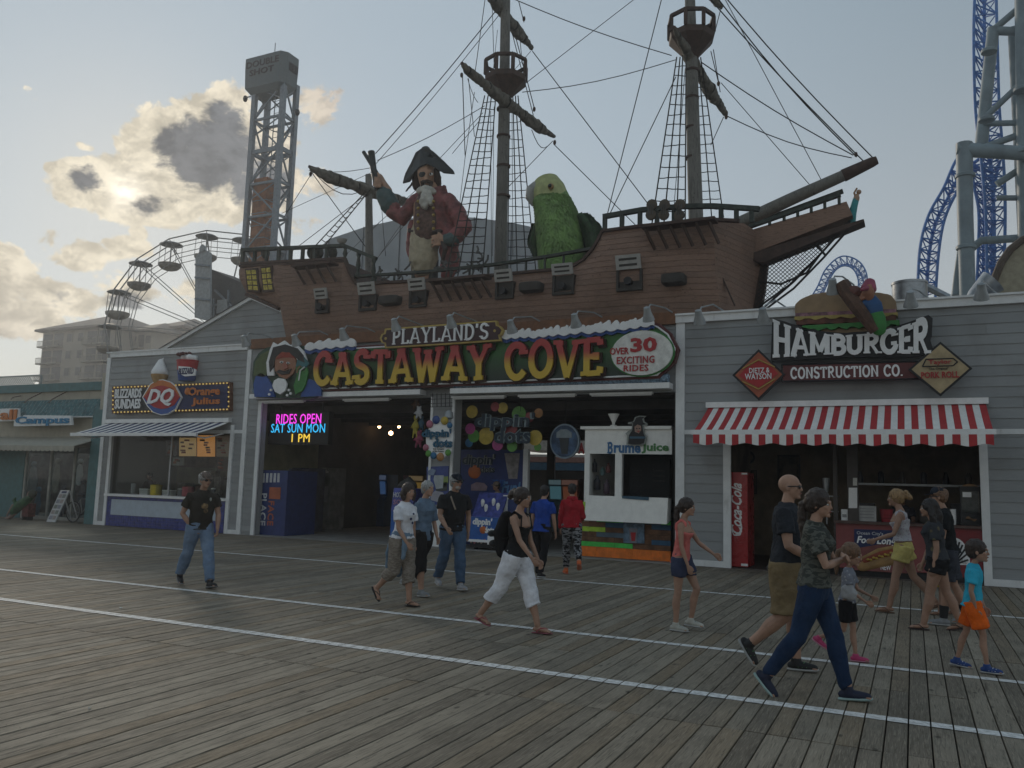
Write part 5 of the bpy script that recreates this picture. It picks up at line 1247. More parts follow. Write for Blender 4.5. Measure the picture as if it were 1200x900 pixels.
# string of little lights / finials on the roof by the gable
# hotel
YH = 92.0
HW = mat('hotel_wall', (.31, .285, .24), .85, var=.08, scale=.3, grime=.15); HR = mat('hotel_roof', (.17, .145, .125), .85, var=.2, scale=.5); HWD = mat('hotel_window', (.07, .075, .08), .25); HB = mat('hotel_balcony', (.28, .26, .22), .8)
def F2(x, y, Y): return F(x, y, Y)
def hotel_block(par, xa, xb, Y, dz, ytop, ov, ridge, ncol, bal):
 A = F(xa, 400, Y); B = F(xb, 400, Y); zt = F((xa + xb) / 2, ytop, Y).z
 MB().box(A.x, B.x, Y, Y + dz, 0, zt).build('wall', HW, par)
 zr = F((xa + xb) / 2, ridge, Y).z + 1.2
 o = 1.0; mxx = (A.x + B.x) / 2; q = min((B.x - A.x), dz) / 2
 v = [(A.x - o, Y - o, zt), (B.x + o, Y - o, zt), (B.x + o, Y + dz + o, zt), (A.x - o, Y + dz + o, zt), (A.x + q, Y + dz / 2, zr), (B.x - q, Y + dz / 2, zr)]
 MB().add(v, [(0, 1, 5, 4), (1, 2, 5), (2, 3, 4, 5), (3, 0, 4), (0, 3, 2, 1)]).add([(x, y, z_ - .35) for x, y, z_ in v[:4]] + v[:4], [(0, 1, 5, 4), (1, 2, 6, 5), (2, 3, 7, 6), (3, 0, 4, 7), (0, 3, 2, 1)]).build('roof', HR, par)
 W_ = B.x - A.x
 for r in range(5):
  z_ = zt - 2.4 - r * 2.9
  for c in range(ncol):
   x = A.x + W_ * (c + .5) / ncol
   if c in bal:
    MB().box(x - W_ / ncol * .42, x + W_ / ncol * .42, Y - .02, Y + .04, z_ - .6, z_ + 1.6).build('balcony_recess', HWD, par)
    bb = MB().box(x - W_ / ncol * .45, x + W_ / ncol * .45, Y - 1.1, Y - .02, z_ - .85, z_ - .62).build('balcony', HB, par)
    rr = MB()
    for k in range(9): xx = x - W_ / ncol * .44 + W_ / ncol * .88 * k / 8; rr.box(xx - .03, xx + .03, Y - 1.08, Y - 1.02, z_ - .62, z_ + .2)
    rr.box(x - W_ / ncol * .45, x + W_ / ncol * .45, Y - 1.1, Y - 1.0, z_ + .2, z_ + .28); rr.build('railing', HB, bb)
   else:
    wf = MB().box(x - .75, x + .75, Y - .06, Y, z_ - .1, z_ + 1.5).build('window', HB, par); MB().box(x - .6, x + .6, Y - .075, Y - .06, z_ + .05, z_ + 1.38).build('pane', HWD, wf)
ho = thing('hotel', 'beige hotel block with brown hip roofs and balconies far behind the left shops', 'hotel', F(110, 450, YH))
hotel_block(ho, 50, 128, YH, 16, 384, 1, 366, 6, (0, 1, 4, 5))
hotel_block(ho, 128.5, 178, YH + 5, 14, 388, 1, 378, 6, (1, 4))
hotel_block(ho, 176, 214, YH + 12, 12, 384, 1, 374, 4, (2,))
# coaster supports and tracks
YQ2 = 40.0
def pipe(par, pts, name, m_, Y, n=12):
 P3 = [F(p[0], p[1], Y) for p in pts]; return MB().tube(P3, [pxm(p[2], q) for p, q in zip(pts, P3)], n).build(name, m_, par, True)
cs_ = thing('coaster_supports', 'thick grey tubular coaster supports rising behind the burger shop roof', 'coaster support', F(1133, 345, YQ2 - 1))
A_ = F(1133, 346, YQ2 - 1)
pipe(cs_, [(1130, 168, 9), (1131, 250, 8.6), (1134, 346, 8.6), (1138, 600, 8.6)], 'column', GRYP, YQ2 - 1)
pipe(cs_, [(1122, 175, 8.4), (1205, 180, 8.4)], 'beam', GRYP, YQ2 - 1.0)
pipe(cs_, [(1150, 170, 7), (1158, 90, 6.6), (1164, 33, 6.4)], 'column', GRYP, YQ2)
pipe(cs_, [(1163, 36, 5), (1194, 37, 5)], 'beam', GRYP, YQ2)
pipe(cs_, [(1163, 36, 4), (1196, 8, 4)], 'brace', GRYP, YQ2)
pipe(cs_, [(1187, 33, 5.5), (1193, 150, 5.5), (1199, 280, 5.5), (1210, 600, 5.5)], 'column', GRYP, YQ2 + .8)
pipe(cs_, [(1199, -20, 9), (1203, 300, 9), (1210, 600, 9)], 'column', GRYP, YQ2 - .5)
for pts in ([(1152, 140, 3.6), (1192, 102, 3.6)], [(1152, 145, 3.4), (1192, 144, 3.4)], [(1155, 172, 4), (1200, 156, 4)], [(1168, 216, 4), (1202, 194, 4)], [(1168, 232, 3.2), (1202, 232, 3.2)], [(1137, 292, 5), (1150, 282, 4.6), (1197, 279, 4.6)], [(1120, 346, 5), (1122, 320, 4), (1126, 292, 4)]):
 pipe(cs_, pts, 'brace', GRYP, YQ2 - .2, 10)
for (x, y, r) in ((1131, 206, 10), (1132, 290, 10), (1159, 60, 8), (1156, 140, 8), (1200, 105, 10.4), (1201, 178, 10.4)):
 p = F(x, y, YQ2 - 1); MB().lathe(p, [(pxm(r, p), -.08), (pxm(r * 1.08, p), -.06), (pxm(r * 1.08, p), .06), (pxm(r, p), .08)], 14).build('flange', GRYP, cs_, True)
def track(t, L, R, Y, sp=11, r=1.7, depth=.75, nsub=10):
 def dense(P):
  out = []
  n = len(P)
  for i in range(n - 1):
   p0 = P[max(i - 1, 0)]; p1 = P[i]; p2 = P[i + 1]; p3 = P[min(i + 2, n - 1)]
   for k in range(nsub):
    s = k / nsub; out.append(tuple(.5 * ((2 * b) + (-a + c) * s + (2 * a - 5 * b + 4 * c - d) * s * s + (-a + 3 * b - 3 * c + d) * s ** 3) for a, b, c, d in zip(p0, p1, p2, p3)))
  out.append(P[-1]); return out
 l, r_ = dense(L), dense(R); l3 = [F(x, y, Y) for x, y in l]; r3 = [F(x, y, Y) for x, y in r_]; m3 = [(a + b) / 2 + Vector((0, depth, 0)) for a, b in zip(l3, r3)]
 rad = pxm(r, l3[0])
 for P in (l3, r3): MB().tube(P, rad, 7).build('rail', BLUE, t, True)
 MB().tube(m3, rad * 1.25, 7).build('spine', BLUE, t, True)
 acc = 0; last = 0; k = 0
 for i in range(1, len(l3)):
  acc += (l3[i] - l3[i - 1]).length
  if acc > pxm(sp, l3[i]):
   for a, b, s in ((l3[i], r3[i], .6), (l3[i], m3[i], .6), (r3[i], m3[i], .6), ((l3 if k % 2 else r3)[last], (r3 if k % 2 else l3)[i], .45), (l3[last], m3[i], .42), (r3[last], m3[i], .42)):
    MB().tube([a, b], rad * s, 5).build('tie', BLUE, t)
   acc = 0; last = i; k += 1
ct = thing('coaster_track', 'blue lattice coaster track climbing vertically behind the grey supports', 'coaster track', F(1158, 345, YQ2 + 1.5))
track(ct, [(1143, -20), (1141, 40), (1143, 128), (1150, 190), (1155, 250), (1157, 345)], [(1167, -20), (1169, 60), (1171, 125), (1176, 190), (1178, 250), (1176, 345)], YQ2 + 1.6)
ct2 = thing('coaster_track', 'blue lattice coaster track dropping left in a curve beside the thick grey column', 'coaster track', F(1085, 338, YQ2 + 3))
track(ct2, [(1140, 168), (1121, 187), (1106, 220), (1088, 253), (1078, 292), (1075, 350)], [(1160, 190), (1136, 206), (1121, 226), (1107, 257), (1100, 296), (1096, 350)], YQ2 + 3)
ct3 = thing('coaster_track', 'blue lattice coaster track twisting down close behind the thick grey column', 'coaster track', F(1150, 345, YQ2 + 2.5))
track(ct3, [(1137, 186), (1141, 215), (1147, 250), (1146, 300), (1144, 350)], [(1172, 188), (1166, 215), (1163, 250), (1162, 300), (1163, 350)], YQ2 + 2.4, sp=9)
YK = 75
ct4 = thing('coaster_loop', 'small far blue coaster loop above the burger sign', 'coaster track', F(982, 345, YK))
track(ct4, [(948, 352), (958, 336), (968, 315), (986, 300.5), (1006, 306), (1016, 324), (1012, 350)], [(962, 352), (968, 336), (978, 318), (989, 311.5), (1000, 315.5), (1006, 330), (1003, 350)], YK, sp=6, r=.9, depth=1.2)
# cream curved gable far right, roof tank and vents
YE = 25.5
cg = thing('cream_curved_gable', 'cream curved gable edge at the far right above the roof line', 'gable', F(1190, 345, YE))
arcp = [(1160, 352), (1165, 328), (1173, 308), (1184, 292), (1198, 281), (1216, 274)]
MB().prism([F(x, y, YE) for x, y in arcp] + [F(1216, 352, YE)], 3).build('face', mat('cream_gable', (.36, .32, .23), .75, grime=.2), cg)
MB().tube([F(x, y, YE - .05) for x, y in arcp], .1, 8).build('edge_trim', mat('gable_edge', (.12, .09, .07), .7), cg)
YV = 24.0
tk = thing('roof_tank', 'low grey round tank on the roof left of the blue track', 'roof tank', F(1066, 346, YV)); p = F(1066, 346, YV); R = pxm(19, p)
MB().lathe((p.x, p.y, p.z - 1), [(R, 0), (R, 1.28), (R * 1.04, 1.28), (R * 1.04, 1.34), (R * .5, 1.40), (.02, 1.42)], 20).build('shell', STEEL, tk, True)
vt = thing('roof_vent', 'ribbed grey roof vent leaning beside the thick column', 'vent', F(1151, 346, YV)); p = F(1150, 343, YV)
MB().tube([p - Vector((.5, 0, .9)), p - Vector((0.1, 0, .05)), p + Vector((.28, 0, .28))], [.2, .22, .34], 12).build('cowl', STEEL, vt, True)
vt2 = thing('roof_pipe', 'slanted pale steel pipe on the roof under the curved blue track', 'pipe', F(1098, 340, YV + 6))
MB().tube([F(1080, 333, YV + 6), F(1112, 349, YV + 6)], .12, 8).build('tube', STEEL, vt2, True)
# ================================================================== signs
def poly(pts, Y, d, m_, name, par, label=None): return MB().prism([F(x, y, Y) for x, y in pts], d).build(name, m_, par, label=label)
def tpx(s, par, m_, x0, y0, x1, y1, Y, ext=.02, **k):
 a = F(x0, (y0 + y1) / 2, Y); b = F(x1, (y0 + y1) / 2, Y); xm = (x0 + x1) / 2
 return text(s, par, m_, a.x, b.x, F(xm, y1, Y).z, F(xm, y0, Y).z, Y, ext, **k)
def outline(pts, Y, r, m_, name, par, closed=True):
 P3 = [F(x, y, Y) for x, y in pts]
 if closed: P3 = P3 + [P3[0]]
 mb = MB()
 for a, b in zip(P3[:-1], P3[1:]): mb.tube([a, b], r, 6)
 return mb.build(name, m_, par)
RED = mat('sign_red', (.42, .03, .035), .5, var=.06); GOLD = mat('sign_gold', (.46, .33, .09), .4, var=.1); MAROON = mat('maroon_paint', (.13, .035, .035), .5, var=.1); BLUEP = mat('sign_blue', (.03, .09, .32), .45, var=.08); NAVYP = mat('navy_paint', (.02, .03, .10), .5)
ORANGE = mat('sign_orange', (.55, .16, .03), .45, var=.08); SKIN_P = mat('painted_face', (.34, .16, .10), .6, var=.1); GREENP = mat('sign_green', (.045, .22, .05), .5, var=.1)
# long green board
YS1 = YF - .42
lb = thing('long_green_sign', 'long green sign with red to yellow letters, a pirate face and white waves', 'sign', F(560, 430, YS1))
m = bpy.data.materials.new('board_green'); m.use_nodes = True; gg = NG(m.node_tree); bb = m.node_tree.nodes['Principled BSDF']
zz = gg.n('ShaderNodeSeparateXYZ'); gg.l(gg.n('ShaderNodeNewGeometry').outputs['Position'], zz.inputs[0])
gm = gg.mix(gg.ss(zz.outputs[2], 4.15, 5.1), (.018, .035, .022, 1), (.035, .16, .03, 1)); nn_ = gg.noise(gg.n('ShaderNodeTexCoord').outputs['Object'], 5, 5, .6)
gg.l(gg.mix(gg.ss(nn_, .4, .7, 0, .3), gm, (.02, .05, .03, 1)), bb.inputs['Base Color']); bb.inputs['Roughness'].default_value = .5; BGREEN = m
outer = [(372, 459), (372, 408), (440, 404), (585, 396), (720, 383), (764, 377), (774, 380), (786, 389.5), (795.5, 409), (791, 424.5), (779, 436), (773, 443.5)]
inner = [(375, 455.5), (375, 411), (440, 407), (585, 399), (720, 386.5), (763, 380.5), (771, 383.5), (782.5, 392), (791, 409), (787, 422), (776, 433), (770, 439.5)]
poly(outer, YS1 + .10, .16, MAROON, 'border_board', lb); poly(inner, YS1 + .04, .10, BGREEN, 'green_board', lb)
outline(inner, YS1 + .03, .022, WHITE2, 'white_line', lb)
m = bpy.data.materials.new('letter_red_to_yellow'); m.use_nodes = True; gg = NG(m.node_tree); bb = m.node_tree.nodes['Principled BSDF']
zz = gg.n('ShaderNodeSeparateXYZ'); gg.l(gg.n('ShaderNodeNewGeometry').outputs['Position'], zz.inputs[0])
gg.l(gg.mix(gg.ss(zz.outputs[2], 4.42, 4.76), (.60, .40, .035, 1), (.42, .045, .04, 1)), bb.inputs['Base Color']); bb.inputs['Roughness'].default_value = .45; GRAD = m
def straight(x0, yt0, yb0, x1, yt1, yb1, Y):
 a0, a1 = F(x0, (yt0 + yb0) / 2, Y), F(x1, (yt1 + yb1) / 2, Y); T0, B0, T1, B1 = F(x0, yt0, Y).z, F(x0, yb0, Y).z, F(x1, yt1, Y).z, F(x1, yb1, Y).z
 return lambda u, v: (a0.x + (a1.x - a0.x) * u, (B0 + (B1 - B0) * u) * (1 - v) + (T0 + (T1 - T0) * u) * v, Y)
f1 = straight(369, 414.5, 452, 707, 396.5, 440, YS1 - .06)
def cast(u, v):
 x, z_, y = f1(u, v); return (x, z_ + .02 * math.sin(u * 40), y)
slab('CASTAWAY COVE', lb, mat('letter_shadow', (.035, .012, .008), .6), lambda u, v: (lambda q: (q[0] + .03, q[1] - .025, q[2] + .05))(cast(u, v)), wt=.20, ext=.03, serif=.34, sh=.12, grow=.035, name='letter_shadow', joined=False, thin=.75)
slab('CASTAWAY COVE', lb, GRAD, cast, wt=.20, ext=.05, serif=.32, sh=.12, grow=0.0, name='letter', thin=.75)
# oval
oc = F(752, 413.5, YS1 - .04); rx, rz = pxm(37, oc), pxm(26.5, oc)
MB().disc(oc + Vector((0, .03, 0)), rx * 1.05, .06, 40, rz * 1.06).build('oval_rim', GREENP, lb); ov = MB().disc(oc - Vector((0, .02, 0)), rx, .05, 40, rz).build('oval_panel', mat('oval_white', (.74, .74, .70), .5), lb)
YO = YS1 - .062
f2 = straight(739, 397, 411.5, 769, 392.5, 409.5, YO); 
tpx('30', ov, RED, 739, 395.5, 770, 412.5, YO, .025, offset=.035); tpx('OVER', ov, RED, 715, 407.5, 737, 415.5, YO, .02, offset=.015)
tpx('EXCITING', ov, RED, 723, 417.5, 767, 426, YO, .02, offset=.015, sp=1.1); tpx('RIDES', ov, RED, 731, 427.5, 760, 435, YO, .02, offset=.015, sp=1.1)
# waves along the top edge
rw = random.Random(4)
def wave(x0, x1, ytop0, ytop1, ybot0, ybot1):
 n = max(3, int((x1 - x0) / 8.5)); top, bot = [], []; am = [rw.uniform(.45, 1.7) for _ in range(n + 1)]
 for i in range(n * 6 + 1):
  t = i / (n * 6); ph = (t * n) % 1; x = x0 + (x1 - x0) * t
  crest = (abs(math.sin(math.pi * ph)) ** .6) * 3.4 * am[int(t * n)] + 4.5 * math.sin(math.pi * t) ** .7 + 1.4 * math.sin(t * 31)
  yb = ybot0 + (ybot1 - ybot0) * t; top.append((x + 2.2 * math.sin(math.pi * ph), yb - 4.5 - crest * .82)); 
  bot.append((x, yb - 1.2 + 2.4 * abs(math.sin(math.pi * t * n * .8))))
 return top + bot[::-1]
for k, (x0, x1, yb0, yb1) in enumerate(((357, 416, 410, 405), (588, 622, 397, 394.5), (620, 656, 396, 392), (655, 686, 393, 389), (684, 726, 391, 386), (725, 766, 386.5, 381))):
 w = wave(x0, x1, 0, 0, yb0, yb1)
 poly([(x, y + 4) for x, y in w], YS1 - .04 - .003 * k, .07, BLUEP, 'blue_wave', lb); poly(w, YS1 - .09 - .004 * k, .07, WHITE2, 'white_wave', lb)
# pirate face panel at the left end
poly([(300, 466), (296.5, 455), (295.5, 440), (297, 424), (303, 414), (312, 407.5), (322, 405), (345, 403), (362, 407), (372, 414), (376, 432), (378, 450), (376, 463), (366, 467)], YS1 + .04, .12, mat('panel_dark_green', (.03, .07, .045), .5, var=.3, scale=4), 'face_panel', lb)
poly([(298, 465), (297, 450), (300, 440), (306, 437), (312, 441), (318, 450), (322, 465)], YS1 - .02, .06, BLUEP, 'sea_patch', lb); poly([(352, 465), (357, 450), (362, 444), (370, 447), (376, 455), (376, 464)], YS1 - .02, .06, BLUEP, 'sea_patch', lb)
YA = YS1 - .05
poly([(297, 440), (299, 424), (306, 415), (316, 410), (318, 428), (310, 442)], YA + .03, .05, mat('moss_green', (.09, .13, .05), .6), 'leaf_shape', lb)
poly([(313, 440), (312, 425), (316, 410), (320, 401), (325, 404), (333, 399), (339, 404), (348, 404), (356, 412), (360, 424), (356, 436), (352, 428), (346, 418), (332, 408), (322, 416), (320, 430), (321, 440)], YA - .03, .05, WHITE2, 'hat_edge', lb)
poly([(316, 436), (315, 424), (320, 407), (334, 403.5), (348, 408), (355, 416), (357, 425), (350, 422), (340, 414), (330, 412), (323, 418), (320, 430)], YA - .055, .05, DARK, 'hat', lb)
poly([(322, 434), (322, 420), (328, 412), (338, 412), (346, 420), (347, 430), (343, 438), (335, 444), (327, 441)], YA - .04, .06, SKIN_P, 'face', lb)
poly([(323, 421), (329, 413), (339, 413), (346, 420), (340, 419), (331, 419)], YA - .06, .05, mat('bandana_red', (.3, .05, .03), .6), 'bandana', lb)
for (x, y) in ((329.5, 424.5), (337, 425.5)): poly([(x - 2.2, y), (x - 1, y - 1.4), (x + 1.2, y - 1.4), (x + 2.3, y), (x, y + 1.3)], YA - .075, .04, WHITE2, 'eye', lb); poly([(x - .7, y + .8), (x - .7, y - .9), (x + .8, y - .9), (x + .8, y + .8)], YA - .085, .04, DARK, 'pupil', lb)
poly([(332, 424), (335, 424), (337, 431), (333, 433), (330.5, 430)], YA - .08, .04, mat('nose_red', (.36, .13, .09), .6), 'nose', lb); poly([(323, 436), (327, 433), (333, 435), (338, 433), (341, 432), (338, 438), (330, 439)], YA - .078, .04, DARK, 'moustache', lb)
poly([(319, 452), (321, 446), (326, 443), (333, 444), (336, 450), (334, 458), (328, 462), (322, 459)], YA - .07, .05, WHITE2, 'white_beard', lb)
for (x, y) in ((317, 457), (315, 462), (338, 457), (340, 461), (336, 463)): 
 p = F(x, y, YA - .07); MB().disc(p, pxm(1.5, p), .04, 10).build('bubble', WHITE2, lb)
poly([(346, 462), (344, 452), (348, 440), (346, 430), (351, 424), (358, 426), (361, 436), (358, 450), (354, 458)], YA - .03, .05, GREENP, 'green_bird', lb)
poly([(346, 430), (349, 420), (356, 418), (362, 426), (358, 431), (351, 428)], YA - .05, .05, mat('bird_teal', (.03, .15, .17), .5), 'bird_head', lb); outline([(350, 446), (352, 434), (357, 430)], YA - .06, .018, WHITE2, 'bird_outline', lb, False); outline([(348, 437), (349, 432), (352, 429)], YA - .09, .02, SKIN_P, 'beak', lb, False)
# name plaque above
YPq = YF - .62
pq = thing('name_plaque', 'maroon scroll-ended plaque with white letters and gold edge above the long sign', 'sign', F(517, 391, YPq))
po = [(451, 408), (450.5, 402.5), (447, 401.5), (445, 396.5), (447, 391.5), (450, 390.5), (451, 385), (516, 380), (581.5, 375.5), (582.5, 381), (586, 382), (589.5, 387), (587.5, 392), (585, 393.5), (586.5, 399.5), (520, 404)]
cxp, cyp = 517.5, 391.8
pi_ = [(cxp + (x - cxp) * .972, cyp + (y - cyp - (x - cxp) * -.068) * .84 + (x - cxp) * -.068) for x, y in po]
poly(po, YPq, .12, GOLD, 'gold_edge', pq); poly(pi_, YPq - .012, .05, mat('plaque_maroon', (.06, .028, .03), .5, var=.15), 'plaque_face', pq)
slab("PLAYLAND'S", pq, WHITE2, straight(460, 386.5, 404, 573, 378.5, 397, YPq - .012), wt=.15, ext=.03, serif=.26, sh=.07, name='letter', thin=.55, gap=.07)
for x, y in ((449.8, 396.6), (579.5, 387.6)):
 p = F(x + (2 if x < 500 else 0), y, YPq - .02); MB().disc(p, pxm(1.7, p), .03, 12).build('gold_dot', GOLD, pq)
# soft serve sign
YD1 = YF - .22
ds = thing('ice_cream_sign', 'navy ice cream sign with yellow bulbs and a red lens shaped logo', 'sign', F(198, 466, YD1))
poly([(131, 484.5), (131.5, 453), (269, 447.5), (269, 481)], YD1 + .06, .14, mat('sign_back_brown', (.16, .07, .04), .6), 'case', ds)
poly([(133.5, 482.5), (134, 455.5), (187, 453.5), (187, 480.5)], YD1 + .03, .06, mat('sign_grey', (.06, .065, .07), .5), 'left_panel', ds); poly([(187.3, 480.5), (187.3, 453.5), (266.5, 450), (266.5, 478.5)], YD1 + .028, .06, NAVYP, 'right_panel', ds)
BULB = emis('bulb_yellow', (1.0, .72, .22), .28)
_bo = MB().ball((0, 0, 0), .026, 6, 4).build('b', BULB); _bm = _bo.data; bpy.data.objects.remove(_bo)
for i in range(34):
 t = (i + .5) / 34
 for (ya, yb) in ((454.2, 448.8), (483.2, 479.6)): inst(_bm, 'bulb', ds, F(132 + 136 * t, ya + (yb - ya) * t, YD1 - .03))
for i in range(5):
 for x, y0, y1 in ((132.3, 456, 482), (267.8, 451, 479)):
  inst(_bm, 'bulb', ds, F(x, y0 + (y1 - y0) * (i + .5) / 5, YD1 - .03))
tpx('BLIZZARDS', ds, WHITE2, 135, 455.5, 166, 466.5, YD1 - .03, .02, offset=.03); tpx('SUNDAES', ds, WHITE2, 135, 467.5, 165, 479, YD1 - .03, .02, offset=.03)
def lens(s, cx_=189.5, cy_=465.5, w=23, h=21):
 return [(cx_ - w * s, cy_)] + [(cx_ - w * .60 * s, cy_ - h * .74 * s), (cx_ - w * .25 * s, cy_ - h * .97 * s), (cx_ + w * .05 * s, cy_ - h * 1.0 * s), (cx_ + w * .45 * s, cy_ - h * .86 * s), (cx_ + w * .7 * s, cy_ - h * .62 * s), (cx_ + w * s, cy_), (cx_ + w * .7 * s, cy_ + h * .66 * s), (cx_ + w * .3 * s, cy_ + h * .95 * s), (cx_ - w * .05 * s, cy_ + h * s), (cx_ - w * .45 * s, cy_ + h * .85 * s), (cx_ - w * .75 * s, cy_ + h * .5 * s)]
poly(lens(1), YD1 - .05, .06, WHITE2, 'logo_edge', ds)
poly([p for p in lens(.95) if p[1] < 466], YD1 - .065, .04, ORANGE, 'logo_top', ds); poly([p for p in lens(.95) if p[1] > 465], YD1 - .0655, .04, BLUEP, 'logo_base', ds); poly(lens(.94, 189.5, 465.5, 22, 14.5), YD1 - .08, .04, RED, 'logo_red', ds)
tpx('DQ', ds, WHITE2, 173, 455.5, 204, 476, YD1 - .09, .03, shear=.3, offset=.03)
tpx('Orange', ds, ORANGE, 221, 453.5, 258, 466, YD1 - .03, .02, offset=.03); tpx('Julius', ds, ORANGE, 225, 466, 258, 476, YD1 - .03, .02, offset=.03)
p = F(219.5, 458.5, YD1 - .03); MB().ball(p, (pxm(4.2, p), .04, pxm(4.4, p)), 14, 8).build('orange_fruit', ORANGE, ds, True)
# giant cone and cup on top of it
YCn = YF - .12
cn = thing('giant_soft_serve', 'giant white soft serve swirl model above the ice cream sign', 'food model', F(187.5, 443, YCn))
p = F(187.5, 441, YCn); R = pxm(12.0, p); mb = MB(); pts, rs = [], []
for (zf, rf) in ((0, .72), (.18, 1.0), (.40, 1.0), (.52, .88), (.70, .92), (.84, .78), (1.02, .60), (1.14, .52), (1.3, .34), (1.42, .12)):
 pts.append((p.x + .06 * math.sin(zf * 9), p.y, p.z + zf * R * 1.25)); rs.append(R * rf)
for j in range(4):
 z_ = p.z + R * (.2 + j * .36); rr_ = R * (.86 - j * .17); mb.tube([(p.x + rr_ * .35 * math.cos(t * .5), p.y + rr_ * .35 * math.sin(t * .5), z_ + t * .018 * R) for t in range(14)], [rr_ * .66] * 14, 10)
mb.chain([(p.x, p.y, p.z + R * 1.2), (p.x + .02, p.y, p.z + R * 1.6), (p.x + .1, p.y, p.z + R * 1.78)], [R * .3, R * .16, R * .06], 8)
fuse(mb, 'swirl', WHITE2, cn, vox=.03, smooth=3, local=False); MB().lathe(p, [(R * .5, -.25), (R * .8, -.02), (R * .85, .05)], 14).build('cone_rim', mat('waffle', (.4, .25, .1), .7), cn, True)
cp = thing('giant_sundae_cup', 'giant red and blue cup model heaped with white topping and cherries', 'food model', F(219.5, 447, YCn))
p = F(219, 446.5, YCn); R = pxm(13, p); H_ = pxm(23, p); r0, r1 = R * .76, R
MB().lathe(p, [(r0 * .95, 0), (r0, .02), (r0 + (r1 - r0) * .52, H_ * .52)], 20).build('cup_lower', BLUEP, cp, True); MB().lathe(p, [(r0 + (r1 - r0) * .521, H_ * .521), (r1, H_), (r1 * 1.04, H_), (r1 * 1.04, H_ * 1.04), (r1 * .9, H_ * 1.04)], 20).build('cup_upper', RED, cp, True)
mb = MB(); rr = random.Random(2)
for i in range(16): a = rr.uniform(0, 6.28); q = rr.uniform(0, .8); mb.ball(p + Vector((math.cos(a) * R * q, math.sin(a) * R * q, H_ + R * .25 * (1.2 - q) + .05)), R * rr.uniform(.22, .36), 8, 6)
fuse(mb, 'topping', WHITE2, cp, vox=.03, smooth=1, local=False)
for i in range(12): a = rr.uniform(3.3, 6.1); q = rr.uniform(.1, .9); MB().ball(p + Vector((math.cos(a) * R * q, math.sin(a) * R * q - .03, H_ + R * .25 * (1.2 - q) + .16)), rr.uniform(.035, .06), 6, 5).build('cherry_bit', mat('cherry', (.10, .02, .02), .4), cp, True)
YCp = p.y - R - .01; poly([(209, 437), (209, 429), (222, 430), (229, 433), (228, 440), (216, 441)], YCp, .05, WHITE2, 'cup_band', cp); tpx('BLIZZARD', cp, NAVYP, 209.5, 431, 227, 438.5, YCp - .005, .01, offset=.02, shear=.1)
# teal shop letters
YC1 = YT - .5
cm = thing('campus_sign', 'blue lettered sign on a white backing over the teal shop awning', 'sign', F(50, 492, YC1))
poly([(16, 499.5), (17, 487.5), (26, 488), (28, 486.5), (83, 487), (84, 498)], YC1, .08, WHITE, 'backing', cm); tpx('Campus', cm, mat('campus_blue', (.02, .20, .38), .5), 18.5, 487.8, 81.5, 499, YC1 - .01, .03, offset=.03)
ct_ = thing('orange_letters', 'orange letters ending in double l at the left edge over the teal shop', 'sign', F(10, 487, YC1))
poly([(-6, 494), (-6, 479), (22, 478.5), (22, 493)], YC1 + .02, .06, WHITE, 'backing', ct_); tpx('all', ct_, ORANGE, 1, 480, 20, 492, YC1 - .005, .03, offset=.03)
# burger signs
YB1 = YF - .38
bs = thing('burger_name_sign', 'white arched stencil letters on black over a maroon bar', 'sign', F(998, 425, YB1))
def ztop(x): t = (x - 998) / 93; return 392.5 - 20 * t * t * abs(t) ** .3 if t < 0 else 391.5 - 22.5 * t * t
def warp(u, v):
 x = 906 + (1089 - 906) * u; yt = ztop(x) + 1; yb = 419.5 - (x - 906) * .028 - 2.2 * math.sin(math.pi * u); a = F(x, yb + (yt - yb) * v, YB1 - .03); return (a.x, a.z, a.y)
bo = [(903, 424), (905, 373), (909, 374)] + [(x, ztop(x) - 2.5) for x in range(920, 1080, 8)] + [(1088, 369), (1093, 373), (1092, 394), (1090, 398), (1093, 408), (1091, 414), (1084, 416)] + [(x, 423.5 - (x - 906) * .028 - 2.2 * math.sin(math.pi * (x - 906) / 183)) for x in range(1070, 915, -12)]
poly(bo, YB1 - .02, .10, DARK, 'black_backing', bs)
slab('HAMBURGER', bs, WHITE2, warp, wt=.24, ext=.05, serif=.34, sh=.08, name='letter', thin=.6, gap=.02)
poly([(916, 447.5), (916, 427), (1078, 423), (1078, 444.5)], YB1 + .03, .10, MAROON, 'maroon_bar', bs); outline([(916.5, 447), (916.5, 427.3), (1077, 423.5), (1077, 444)], YB1 + .03, .02, DARK, 'bar_edge', bs)
slab('CONSTRUCTION CO.', bs, WHITE2, straight(926.5, 431, 444, 1058, 427.5, 440.5, YB1 + .03), wt=.20, ext=.02, serif=.26, sh=.08, name='letter', thin=.55)
dl = thing('red_diamond_sign', 'small red diamond sign left of the maroon bar', 'sign', F(889, 439, YB1)); 
dp = lambda c, w, h, s: [(c[0] - w * s, c[1] + .6 * s), (c[0], c[1] - h * s), (c[0] + w * s, c[1] - .6 * s), (c[0], c[1] + h * s)]
c1_ = (889, 439.2)
poly(dp(c1_, 31, 30, 1), YB1 - .01, .08, DARK, 'edge', dl); poly(dp(c1_, 31, 30, .89), YB1 - .02, .05, mat('diamond_orange', (.36, .10, .05), .5), 'face', dl)
poly([(866, 440), (874, 431.5), (889, 423), (904, 430), (912, 437.5), (903, 445), (889, 454), (875, 446.5)], YB1 - .03, .04, RED, 'red_shape', dl); outline([(870, 432), (889, 421.5), (908, 430)], YB1 - .05, .012, GOLD, 'gold_line', dl, False); outline([(870, 447), (889, 456), (908, 444)], YB1 - .05, .012, GOLD, 'gold_line', dl, False)
